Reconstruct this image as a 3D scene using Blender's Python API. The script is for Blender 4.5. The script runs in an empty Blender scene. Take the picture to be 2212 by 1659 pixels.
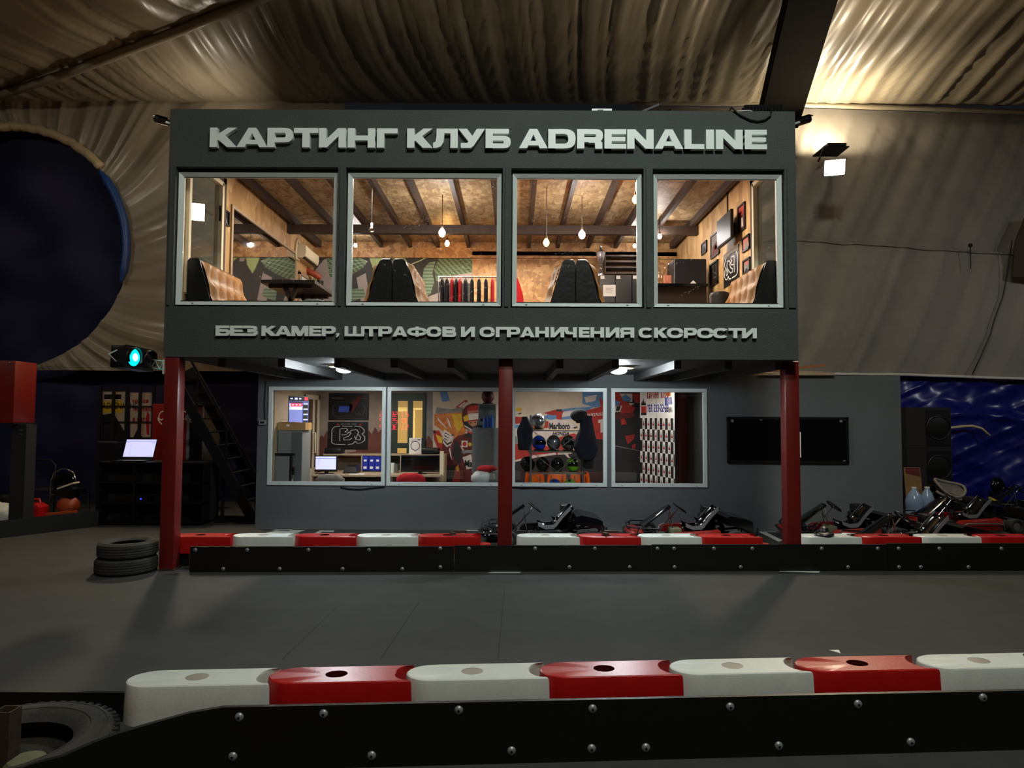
import bpy, bmesh, math, random
from mathutils import Vector as V, Matrix, noise
R_ = random.Random(7)
PI = math.pi
S = bpy.context.scene
COL = S.collection
# ---------------------------------------------------------------- camera
F, CX, CY = 1480.0, 1106.0, 829.5
CAM = V((0, 0, 2.13))
ROT = Matrix.Rotation(.0027, 3, 'Z') @ Matrix.Rotation(PI/2 + math.atan(71/F), 3, 'X') @ Matrix.Rotation(.0052, 3, 'Z')
cd = bpy.data.cameras.new('camera'); cd.sensor_width = 36; cd.lens = F/2212*36; cd.clip_end = 200
cam = bpy.data.objects.new('camera', cd); COL.objects.link(cam)
cam.matrix_world = Matrix.Translation(CAM) @ ROT.to_4x4(); S.camera = cam
def P(px, py, Y):            # measured picture point at depth Y -> place in the hall (metres)
    d = ROT @ V(((px-CX)/F, -(py-CY)/F, -1)); return CAM + d*(Y/d.y)
def PZ(px, py, z):           # measured picture point on the level z
    d = ROT @ V(((px-CX)/F, -(py-CY)/F, -1)); return CAM + d*((z-CAM.z)/d.z)
# ---------------------------------------------------------------- world and light
S.view_settings.view_transform = 'Standard'; S.view_settings.look = 'None'
S.view_settings.gamma = 1; S.view_settings.exposure = 0.0; S.view_settings.use_curve_mapping = False
w = bpy.data.worlds.new('hall_air'); S.world = w; w.use_nodes = True
w.node_tree.nodes['Background'].inputs[0].default_value = (.55, .6, .7, 1)
w.node_tree.nodes['Background'].inputs[1].default_value = .012
def area(name, loc, aim, power, col, sx, sy=None, spread=PI):
    l = bpy.data.lights.new(name, 'AREA'); l.energy = power; l.color = col
    l.shape = 'RECTANGLE'; l.size = sx; l.size_y = sy or sx; l.spread = spread
    o = bpy.data.objects.new(name, l); COL.objects.link(o); o.location = loc
    o.rotation_euler = (V(aim)-V(loc)).to_track_quat('-Z', 'Y').to_euler(); return o
def spot(name, loc, aim, power, col, deg, blend, r=.1):
    l = bpy.data.lights.new(name, 'SPOT'); l.energy = power; l.color = col; l.spot_size = math.radians(deg); l.spot_blend = blend; l.shadow_soft_size = r
    o = bpy.data.objects.new(name, l); COL.objects.link(o); o.location = loc
    o.rotation_euler = (V(aim)-V(loc)).to_track_quat('-Z', 'Y').to_euler(); return o
area('hall_flood_cool', (1.9, 2.0, 11.2), (1.4, 8.2, 3.0), 238, (.84, 1, .96), .7, .5, 2.1)       # hall flood over the track, out of frame
area('hall_flood_warm', (1.5, -3, 13.0), (0, 5, .3), 520, (1, .88, .70), 1.2, .8)
area('eave_flood_up', (-6.6, 15.5, 8.5), (-8.4, 15.0, 10.0), 24, (1, .88, .70), .4, .3)                     # twin of the upward flood, behind the building
area('room_light', (-3.0, 14.0, 2.74), (-3.0, 14.2, 0), 60, (1, .93, .84), 1.2, .15)           # unseen ceiling lights of the lower room
area('room_light', (3.0, 13.6, 2.74), (3.2, 13.9, 0), 16, (1, .92, .82), .5, .15)  # extra unseen light, added to brighten the banner and brown door panel
area('room_light', (1.0, 14.2, 2.74), (1.0, 14.6, 0), 56, (1, .94, .86), 1.2, .15)
area('hall_flood_side', (-13.2, 6.0, 8.8), (-8.5, 16, 7.4), 45, (1, .90, .76), .6, .4, 2.2)                 # warm flood high at the hall side, out of frame
area('hall_flood_side', (13.8, 9.0, 7.0), (10.5, 16.6, 1.2), 32, (.93, .95, 1), .5, .4, 2.0)                  # its twin over the kart store
# ---------------------------------------------------------------- materials
def lin(c): return tuple(((x/255)/12.92 if x/255 <= .04045 else ((x/255+.055)/1.055)**2.4) for x in c) + (1,)
MATS = {}
def mat(name, col=(128,128,128), rough=.5, metal=0, spec=.5, var=0, vscale=3, bump=0, bscale=60, emit=0, ecol=None, alpha=1, coat=0):
    if name in MATS: return MATS[name]
    m = bpy.data.materials.new(name); m.use_nodes = True; MATS[name] = m
    nt = m.node_tree; N = nt.nodes; L = nt.links; b = N['Principled BSDF']
    b.inputs['Base Color'].default_value = lin(col); b.inputs['Roughness'].default_value = rough
    b.inputs['Metallic'].default_value = metal; b.inputs['Specular IOR Level'].default_value = spec
    b.inputs['Coat Weight'].default_value = coat
    if emit: b.inputs['Emission Color'].default_value = lin(ecol or col); b.inputs['Emission Strength'].default_value = emit
    tc = N.new('ShaderNodeTexCoord')
    if var:
        n = N.new('ShaderNodeTexNoise'); n.inputs['Scale'].default_value = vscale; n.inputs['Detail'].default_value = 6; n.inputs['Roughness'].default_value = .65
        L.new(tc.outputs['Object'], n.inputs['Vector'])
        r = N.new('ShaderNodeValToRGB'); c = lin(col)
        r.color_ramp.elements[0].position = .3; r.color_ramp.elements[1].position = .72
        r.color_ramp.elements[0].color = tuple(x*(1-var) for x in c[:3])+(1,); r.color_ramp.elements[1].color = tuple(min(1, x*(1+var)) for x in c[:3])+(1,)
        L.new(n.outputs['Fac'], r.inputs['Fac']); L.new(r.outputs['Color'], b.inputs['Base Color'])
    if bump:
        n2 = N.new('ShaderNodeTexNoise'); n2.inputs['Scale'].default_value = bscale; n2.inputs['Detail'].default_value = 4
        L.new(tc.outputs['Object'], n2.inputs['Vector'])
        bp = N.new('ShaderNodeBump'); bp.inputs['Strength'].default_value = bump; bp.inputs['Distance'].default_value = .02
        L.new(n2.outputs['Fac'], bp.inputs['Height']); L.new(bp.outputs['Normal'], b.inputs['Normal'])
    return m
def osb(name, c1, c2, c3, stretch=(1, 1, 1), rough=.55):
    m = bpy.data.materials.new(name); m.use_nodes = True; nt = m.node_tree; N = nt.nodes; L = nt.links; b = N['Principled BSDF']
    tc = N.new('ShaderNodeTexCoord'); mp = N.new('ShaderNodeMapping'); mp.inputs['Scale'].default_value = stretch
    L.new(tc.outputs['Object'], mp.inputs['Vector'])
    nz = N.new('ShaderNodeTexNoise'); nz.inputs['Scale'].default_value = 5; nz.inputs['Detail'].default_value = 3
    L.new(mp.outputs['Vector'], nz.inputs['Vector'])
    mx = N.new('ShaderNodeMix'); mx.data_type = 'VECTOR'; mx.inputs['Factor'].default_value = .08
    L.new(mp.outputs['Vector'], mx.inputs['A']); L.new(nz.outputs['Color'], mx.inputs['B'])
    vo = N.new('ShaderNodeTexVoronoi'); vo.inputs['Scale'].default_value = 11; vo.distance = 'MANHATTAN'
    L.new(mx.outputs['Result'], vo.inputs['Vector'])
    sp = N.new('ShaderNodeSeparateColor'); L.new(vo.outputs['Color'], sp.inputs[0])
    r = N.new('ShaderNodeValToRGB'); e = r.color_ramp.elements; e[0].color = lin(c1); e[1].color = lin(c3)
    k = e.new(.5); k.color = lin(c2); L.new(sp.outputs[0], r.inputs['Fac']); L.new(r.outputs['Color'], b.inputs['Base Color'])
    b.inputs['Roughness'].default_value = rough; MATS[name] = m; return m
def stripes(name, c1, c2, scale, axis='Y', rough=.6, soft=.1):
    m = bpy.data.materials.new(name); m.use_nodes = True; nt = m.node_tree; N = nt.nodes; L = nt.links; b = N['Principled BSDF']
    tc = N.new('ShaderNodeTexCoord'); wv = N.new('ShaderNodeTexWave'); wv.bands_direction = axis; wv.inputs['Scale'].default_value = scale; wv.inputs['Distortion'].default_value = .6
    L.new(tc.outputs['Object'], wv.inputs['Vector']); r = N.new('ShaderNodeValToRGB'); e = r.color_ramp.elements
    e[0].color = lin(c1); e[1].color = lin(c2); e[0].position = .5-soft; e[1].position = .5+soft
    L.new(wv.outputs['Fac'], r.inputs['Fac']); L.new(r.outputs['Color'], b.inputs['Base Color']); b.inputs['Roughness'].default_value = rough; MATS[name] = m; return m
def glass(name, tint=(1, 1, 1), gl=.04, rough=.0, scratch=0, dirt=0):
    m = bpy.data.materials.new(name); m.use_nodes = True; nt = m.node_tree; N = nt.nodes; L = nt.links; N.clear()
    o = N.new('ShaderNodeOutputMaterial'); t = N.new('ShaderNodeBsdfTransparent'); t.inputs[0].default_value = tint+(1,)
    g = N.new('ShaderNodeBsdfGlossy'); g.inputs['Roughness'].default_value = rough
    fr = N.new('ShaderNodeLayerWeight'); fr.inputs[0].default_value = .5
    pw = N.new('ShaderNodeMath'); pw.operation = 'POWER'; pw.inputs[1].default_value = 5; L.new(fr.outputs['Facing'], pw.inputs[0])
    ad = N.new('ShaderNodeMath'); ad.operation = 'MULTIPLY_ADD'; ad.inputs[1].default_value = .8; ad.inputs[2].default_value = gl; L.new(pw.outputs[0], ad.inputs[0])
    mx = N.new('ShaderNodeMixShader'); L.new(ad.outputs[0], mx.inputs[0]); L.new(t.outputs[0], mx.inputs[1]); L.new(g.outputs[0], mx.inputs[2])
    last = mx
    if scratch:                                                # clinging wrinkles of the protective film
        tc = N.new('ShaderNodeTexCoord'); n = N.new('ShaderNodeTexNoise'); n.inputs['Scale'].default_value = scratch; n.inputs['Detail'].default_value = 3; n.inputs['Distortion'].default_value = 1.2
        L.new(tc.outputs['Object'], n.inputs['Vector']); bp = N.new('ShaderNodeBump'); bp.inputs['Strength'].default_value = .25; bp.inputs['Distance'].default_value = .02
        L.new(n.outputs['Fac'], bp.inputs['Height']); L.new(bp.outputs[0], g.inputs['Normal'])
    if dirt:
        d = N.new('ShaderNodeBsdfTranslucent'); d.inputs[0].default_value = (.8, .8, .8, 1)
        m2 = N.new('ShaderNodeMixShader'); m2.inputs[0].default_value = dirt; L.new(last.outputs[0], m2.inputs[1]); L.new(d.outputs[0], m2.inputs[2]); last = m2
    L.new(last.outputs[0], o.inputs[0]); MATS[name] = m; return m
def fabric(name, c, rough, coat, sheen=0, bump=.2, bscale=9, seams=None):
    m = mat(name, c, rough, var=.12, vscale=1.2, bump=bump, bscale=bscale, coat=coat); m.node_tree.nodes['Principled BSDF'].inputs['Coat Roughness'].default_value = .22; return m
mat('facade_paint', (62, 67, 64), .75, var=.10, vscale=2.5, bump=.5, bscale=55)
mat('wall_paint', (90, 94, 96), .7, var=.08, vscale=1.5, bump=.3, bscale=70)
mat('soffit_paint', (60, 62, 62), .6, bump=.2)
mat('letter_white', (230, 237, 232), .45)
mat('frame_white', (205, 214, 210), .35)
mat('red_paint', (104, 22, 16), .38, var=.15, vscale=5)
mat('red_plastic', (168, 20, 18), .33, var=.12, vscale=6, bump=.06, bscale=40)
mat('red_recess_shade', (70, 4, 4), .5)  # shade inside the filler hole, put into a deeper red
mat('white_plastic', (205, 210, 204), .42, var=.07, vscale=5, bump=.05, bscale=40)
mat('cap_grey', (150, 142, 130), .5)
mat('rail_black', (9, 10, 10), .42, var=.3, vscale=9, bump=.04)
mat('bolt_zinc', (150, 154, 154), .4, .5)
mat('black_plastic', (13, 13, 14), .4); mat('black_gloss', (9, 9, 11), .12); mat('black_matte', (16, 16, 17), .8); mat('rubber', (24, 24, 23), .75, var=.3, vscale=18, bump=.3, bscale=50)
mat('tyre_dusty', (48, 47, 43), .85, var=.35, vscale=9, bump=.4, bscale=60)
mat('chrome', (210, 210, 214), .12, 1); mat('steel', (140, 142, 146), .35, .9); mat('dark_steel', (36, 36, 40), .45, .6)
mat('silver', (170, 174, 180), .25, .9); mat('seat_silver', (150, 156, 160), .35, .6)
mat('red_gloss', (124, 24, 18), .25); mat('orange_plastic', (238, 104, 20), .35); mat('orange_dark', (150, 58, 20), .5)
mat('green_plastic', (110, 190, 20), .3); mat('blue_plastic', (20, 60, 190), .3); mat('navy_cloth', (13, 15, 30), .95, bump=.4, bscale=14)
mat('black_cloth', (15, 15, 17), .95, bump=.4, bscale=14); mat('red_cloth', (190, 24, 36), .9); mat('grey_cloth', (120, 112, 104), .9, bump=.3)
mat('dark_wood', (62, 47, 38), .6, var=.35, vscale=7, bump=.3, bscale=30); mat('table_wood', (44, 32, 26), .45, var=.3, vscale=8)
mat('tan_leather', (150, 102, 48), .45, var=.12, vscale=6); mat('sofa_black', (24, 23, 20), .35, bump=.25, bscale=9)
mat('cream', (222, 208, 176), .5); mat('light_wood', (168, 146, 118), .6, var=.12, vscale=6); mat('grey_panel', (122, 124, 120), .55); mat('grey_panel_dark', (90, 93, 92), .5)
mat('cardboard', (176, 136, 84), .8, var=.1); mat('paper', (228, 222, 216), .7); mat('door_brown', (70, 44, 36), .3); mat('door_tan', (164, 136, 112), .6)
mat('plaster_stain', (150, 132, 118), .8, var=.22, vscale=2.2); mat('stain_red', (104, 56, 46), .8, var=.3, vscale=3); mat('plank_stain', (150, 96, 56), .6, var=.2); mat('maroon', (92, 26, 20), .6, var=.25, vscale=3); mat('green_dark', (14, 40, 26), .5)
mat('navy_poster', (22, 22, 28), .35); mat('poster_black', (18, 18, 20), .35); mat('poster_grey', (110, 108, 112), .5)
mat('osb_dull', (128, 96, 56), .7, var=.2, vscale=10)
mat('brown_dark', (58, 42, 22), .7, var=.2, vscale=4)
mat('yellow', (220, 180, 40), .5); mat('skin_paint', (176, 120, 84), .7); mat('ink', (16, 14, 16), .6)
mat('mural_beige', (196, 178, 158), .75, var=.12, vscale=3); mat('mural_blue', (92, 132, 176), .75, var=.2, vscale=5); mat('mural_red', (168, 44, 34), .75, var=.25, vscale=5)
mat('mural_red_dark', (92, 28, 24), .75, var=.3, vscale=6); mat('mural_fire', (190, 110, 50), .75, var=.45, vscale=9); mat('mural_yellow', (206, 160, 40), .75, var=.2, vscale=9)
mat('mural_white', (208, 190, 182), .75, var=.1, vscale=6); mat('mural_dark', (38, 30, 32), .75, var=.3, vscale=6); mat('mural_grey', (128, 122, 120), .75, var=.25, vscale=6); mat('mural_pink', (180, 110, 100), .75, var=.2, vscale=8)
mat('leaf_a', (74, 96, 74), .7, var=.2, vscale=5); mat('leaf_b', (142, 158, 104), .7, var=.15, vscale=5); mat('leaf_c', (112, 134, 110), .7, var=.15, vscale=5); mat('leaf_vein', (176, 190, 150), .7); mat('leaf_dark', (50, 48, 46), .7, var=.3, vscale=3); mat('leaf_mist', (150, 138, 134), .7, var=.1, vscale=3)
mat('blue_binder', (14, 34, 150), .4); mat('water_blue', (60, 104, 190), .12, alpha=1); mat('jug', (122, 146, 176), .2)
mat('asphalt', (59, 59, 57), .78, 0, .25, var=.16, vscale=2.2, bump=.25, bscale=120)
mat('paint_mark', (186, 190, 184), .6, var=.15, vscale=9)
fabric('tent_fabric', (138, 128, 108), .5, .25); fabric('tent_fabric_gloss', (136, 126, 104), .34, .8, bump=.25, bscale=5)
fabric('tent_wall_fabric', (134, 128, 118), .75, 0, bump=.08); fabric('tarp_blue', (14, 20, 104), .34, .35, bump=.3, bscale=3); fabric('tarp_navy', (8, 10, 56), .7, .0)
mat('hem_white', (200, 196, 186), .6); mat('tarp_rim', (28, 66, 130), .4, bump=.4, bscale=8); mat('cream_roll', (190, 172, 134), .5, bump=.5, bscale=9)
mat('beam_steel', (24, 22, 19), .9, 0, .05, var=.15); mat('rust', (66, 52, 40), .7, .4, var=.4, vscale=14); mat('mould', (92, 94, 68), .8, var=.25, vscale=12)
osb('osb_ceiling', (136, 110, 76), (168, 141, 102), (194, 168, 128), (1.3, .75, 1)); osb('osb_wall', (164, 126, 80), (190, 150, 100), (206, 170, 118), (1, .55, .25)); osb('osb_back', (140, 100, 60), (168, 124, 76), (190, 148, 98), (1, 1, 1))
glass('window_glass', (.97, .98, .98), .045, 0, 4); glass('clear_glass', (.95, .97, .97), .05); glass('side_glass', (.85, .9, .9), .06, .0, 0, .06); glass('bulb_glass', (.95, .9, .8), .1)
def lamp(name, col, s): return mat(name, col, emit=s, ecol=col)
lamp('flood_glow', (255, 232, 196), 800); lamp('bulb_white', (255, 246, 240), 420); lamp('bulb_warm', (255, 190, 110), 220); lamp('bulb_orange', (255, 150, 50), 110)
lamp('uplight_glow', (255, 236, 204), 500); lamp('soffit_glow', (240, 250, 255), 400); lamp('screen_white', (208, 210, 255), .85); lamp('screen_blue', (120, 130, 200), .55); lamp('glow_violet', (70, 84, 160), .5)
lamp('screen_red', (230, 40, 60), .8); lamp('signal_cyan', (0, 235, 235), 3.2); lamp('signal_core', (120, 255, 240), 9); lamp('led_red', (255, 20, 50), 9); lamp('led_blue', (30, 40, 255), 6); lamp('window_lit', (255, 214, 120), .55)
lamp('window_lit_soft', (214, 168, 88), .28)
mat('mirror', (225, 220, 214), .03, 1)
# ---------------------------------------------------------------- mesh builder
class B:
    def __init__(s): s.bm = bmesh.new(); s.mats = []; s.cur = 0
    def m(s, name):
        mm = MATS[name]
        if mm not in s.mats: s.mats.append(mm)
        s.cur = s.mats.index(mm); return s
    def f(s, vs):
        try:
            fc = s.bm.faces.new(vs); fc.material_index = s.cur; return fc
        except ValueError: return None
    def poly(s, pts): return s.f([s.bm.verts.new(p) for p in pts])
    def box(s, c, d, rot=None, bev=0):
        n0 = set(s.bm.faces)
        M = Matrix.Translation(V(c)) @ (rot.to_4x4() if rot else Matrix.Identity(4)) @ Matrix.Diagonal((d[0], d[1], d[2], 1))
        r = bmesh.ops.create_cube(s.bm, size=1, matrix=M)
        if bev:
            es = list({e for v in r['verts'] for e in v.link_edges})
            bmesh.ops.bevel(s.bm, geom=es, offset=bev, segments=2, profile=.5, affect='EDGES')
        for fc in s.bm.faces:
            if fc not in n0: fc.material_index = s.cur
        return s
    def bb(s, x0, x1, y0, y1, z0, z1, bev=0): return s.box(((x0+x1)/2, (y0+y1)/2, (z0+z1)/2), (abs(x1-x0), abs(y1-y0), abs(z1-z0)), None, bev)
    def bar(s, a, b, w, h=None, up=V((0, 0, 1))):          # rectangular bar from a to b
        a, b = V(a), V(b); d = b-a; q = d.to_track_quat('X', 'Z').to_matrix()
        return s.box((a+b)/2, (d.length, w, h or w), q)
    def rings(s, rs, c0=True, c1=True, closed=False):
        vs = [[s.bm.verts.new(p) for p in r] for r in rs]; n = len(rs[0])
        k = len(vs) if closed else len(vs)-1
        for i in range(k):
            a, b = vs[i], vs[(i+1) % len(vs)]
            for j in range(n): s.f((a[j], a[(j+1) % n], b[(j+1) % n], b[j]))
        if not closed:
            if c0: s.f(list(reversed(vs[0])))
            if c1: s.f(vs[-1])
        return s
    def tube(s, pts, r, n=8, closed=False):
        pts = [V(p) for p in pts]; N = len(pts); rs = []; up = None
        for i, p in enumerate(pts):
            if closed: t = pts[(i+1) % N]-pts[i-1]
            else: t = pts[min(i+1, N-1)]-pts[max(i-1, 0)]
            t.normalize()
            if up is None: up = t.orthogonal().normalized()
            up = (up - t*up.dot(t)); up = up.normalized() if up.length > 1e-6 else t.orthogonal().normalized()
            sd = t.cross(up); rr = r[i] if isinstance(r, (list, tuple)) else r
            rs.append([p + (up*math.cos(2*PI*j/n) + sd*math.sin(2*PI*j/n))*rr for j in range(n)])
        return s.rings(rs, closed=closed)
    def cyl(s, a, b, r, r2=None, n=20): return s.tube([a, b], [r, r if r2 is None else r2], n)
    def lathe(s, prof, c, axis=(0, 0, 1), n=28, sx=1, sy=1, caps=True):
        q = V(axis).to_track_quat('Z', 'Y').to_matrix(); c = V(c)
        return s.rings([[c + q @ V((r*math.cos(2*PI*j/n)*sx, r*math.sin(2*PI*j/n)*sy, z)) for j in range(n)] for r, z in prof], caps, caps)
    def torus(s, c, R, r, axis=(0, 0, 1), n=32, k=10, ry=None):
        q = V(axis).to_track_quat('Z', 'Y').to_matrix(); c = V(c)
        return s.rings([[c + q @ V(((R+r*math.cos(2*PI*j/k))*math.cos(2*PI*i/n), (R+r*math.cos(2*PI*j/k))*math.sin(2*PI*i/n), (ry or r)*math.sin(2*PI*j/k))) for j in range(k)] for i in range(n)], closed=True)
    def ball(s, c, rx, ry=None, rz=None, n=20, k=12, rot=None, fn=None):
        ry = ry or rx; rz = rz or rx; c = V(c); rs = []
        for i in range(k+1):
            t = PI*min(max(i/k, .02), .98); ring = []
            for j in range(n):
                a = 2*PI*j/n; p = V((math.sin(t)*math.cos(a), math.sin(t)*math.sin(a), -math.cos(t)))
                if fn: p = fn(p)
                p = V((p.x*rx, p.y*ry, p.z*rz))
                if rot: p = rot @ p
                ring.append(c+p)
            rs.append(ring)
        return s.rings(rs)
    def prism(s, pts, d):                                   # polygon pts extruded along d
        d = V(d); a = [s.bm.verts.new(V(p)) for p in pts]; b = [s.bm.verts.new(V(p)+d) for p in pts]; n = len(pts)
        s.f(a); s.f(list(reversed(b)))
        for i in range(n): s.f((a[i], b[i], b[(i+1) % n], a[(i+1) % n]))
        return s
    def grid(s, fn, nu, nv):
        vs = [[s.bm.verts.new(fn(i/nu, j/nv)) for j in range(nv+1)] for i in range(nu+1)]
        for i in range(nu):
            for j in range(nv): s.f((vs[i][j], vs[i+1][j], vs[i+1][j+1], vs[i][j+1]))
        return s
    def build(s, name, parent=None, smooth=35, local=False, loc=None):
        bmesh.ops.recalc_face_normals(s.bm, faces=s.bm.faces[:]); me = bpy.data.meshes.new(name)
        off = V(loc) if loc is not None else V((0, 0, 0))
        pl = V((0, 0, 0)); p = parent
        while p is not None: pl = pl + p.location; p = p.parent
        sh = off if local else off + pl
        if sh.length and not local: bmesh.ops.translate(s.bm, verts=s.bm.verts[:], vec=-sh)
        s.bm.to_mesh(me); s.bm.free()
        for mm in s.mats: me.materials.append(mm)
        if smooth:
            me.polygons.foreach_set('use_smooth', [True]*len(me.polygons)); me.set_sharp_from_angle(angle=math.radians(smooth))
        o = bpy.data.objects.new(name, me); COL.objects.link(o)
        if parent: o.parent = parent
        o.location = off; return o
def tag(o, label, cat, group=None, kind=None):
    o['label'] = label; o['category'] = cat
    if group: o['group'] = group
    if kind: o['kind'] = kind
    return o
def thing(name, label, cat, loc=(0, 0, 0), group=None, rz=0):
    o = bpy.data.objects.new(name, None); o.empty_display_size = .1; COL.objects.link(o); o.location = loc; o.rotation_euler = (0, 0, rz); return tag(o, label, cat, group)
def one(b, name, label, cat, group=None, smooth=35, loc=None): return tag(b.build(name, None, smooth, loc=loc), label, cat, group)
def struct(b, name, label=None, parent=None, smooth=35):
    o = b.build(name, parent, smooth)
    if not parent: o['kind'] = 'structure'; o['label'] = label or name.replace('_', ' '); o['category'] = 'building part'
    return o
def dup(o, parent=None):
    c = o.copy(); COL.objects.link(c)
    if parent: c.parent = parent
    for ch in list(o.children): dup(ch, c)
    return c
def copy_thing(o, loc, rz, label, group=None):
    c = dup(o); c.location = loc; c.rotation_euler = (0, 0, rz); c['label'] = label
    if group: c['group'] = group
    return c
def Q(px0, py0, px1, py1, Y):       # rectangle on the plane Y from two picture corners -> x0,x1,z0,z1
    a, b = P(px0, py0, Y), P(px1, py1, Y); return min(a.x, b.x), max(a.x, b.x), min(a.z, b.z), max(a.z, b.z)
def flat(polys, Y, name, parent=None, step=.0015, back=.004):   # a flat picture on a wall: painted shapes over one another
    b = B()
    for i, (mn, pts) in enumerate(polys):
        b.m(mn); b.poly([P(x, y, Y-back-i*step) for x, y in pts])
    return b.build(name, parent, 0)
def rect(x0, y0, x1, y1): return [(x0, y0), (x1, y0), (x1, y1), (x0, y1)]
def ell(cx, cy, rx, ry, n=24, a0=0, a1=360, rot=0):
    out = []
    for i in range(n+(0 if a1-a0 == 360 else 1)):
        a = math.radians(a0+(a1-a0)*i/n); x, y = rx*math.cos(a), ry*math.sin(a); c, s_ = math.cos(math.radians(rot)), math.sin(math.radians(rot))
        out.append((cx+x*c-y*s_, cy+x*s_+y*c))
    return out
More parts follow.
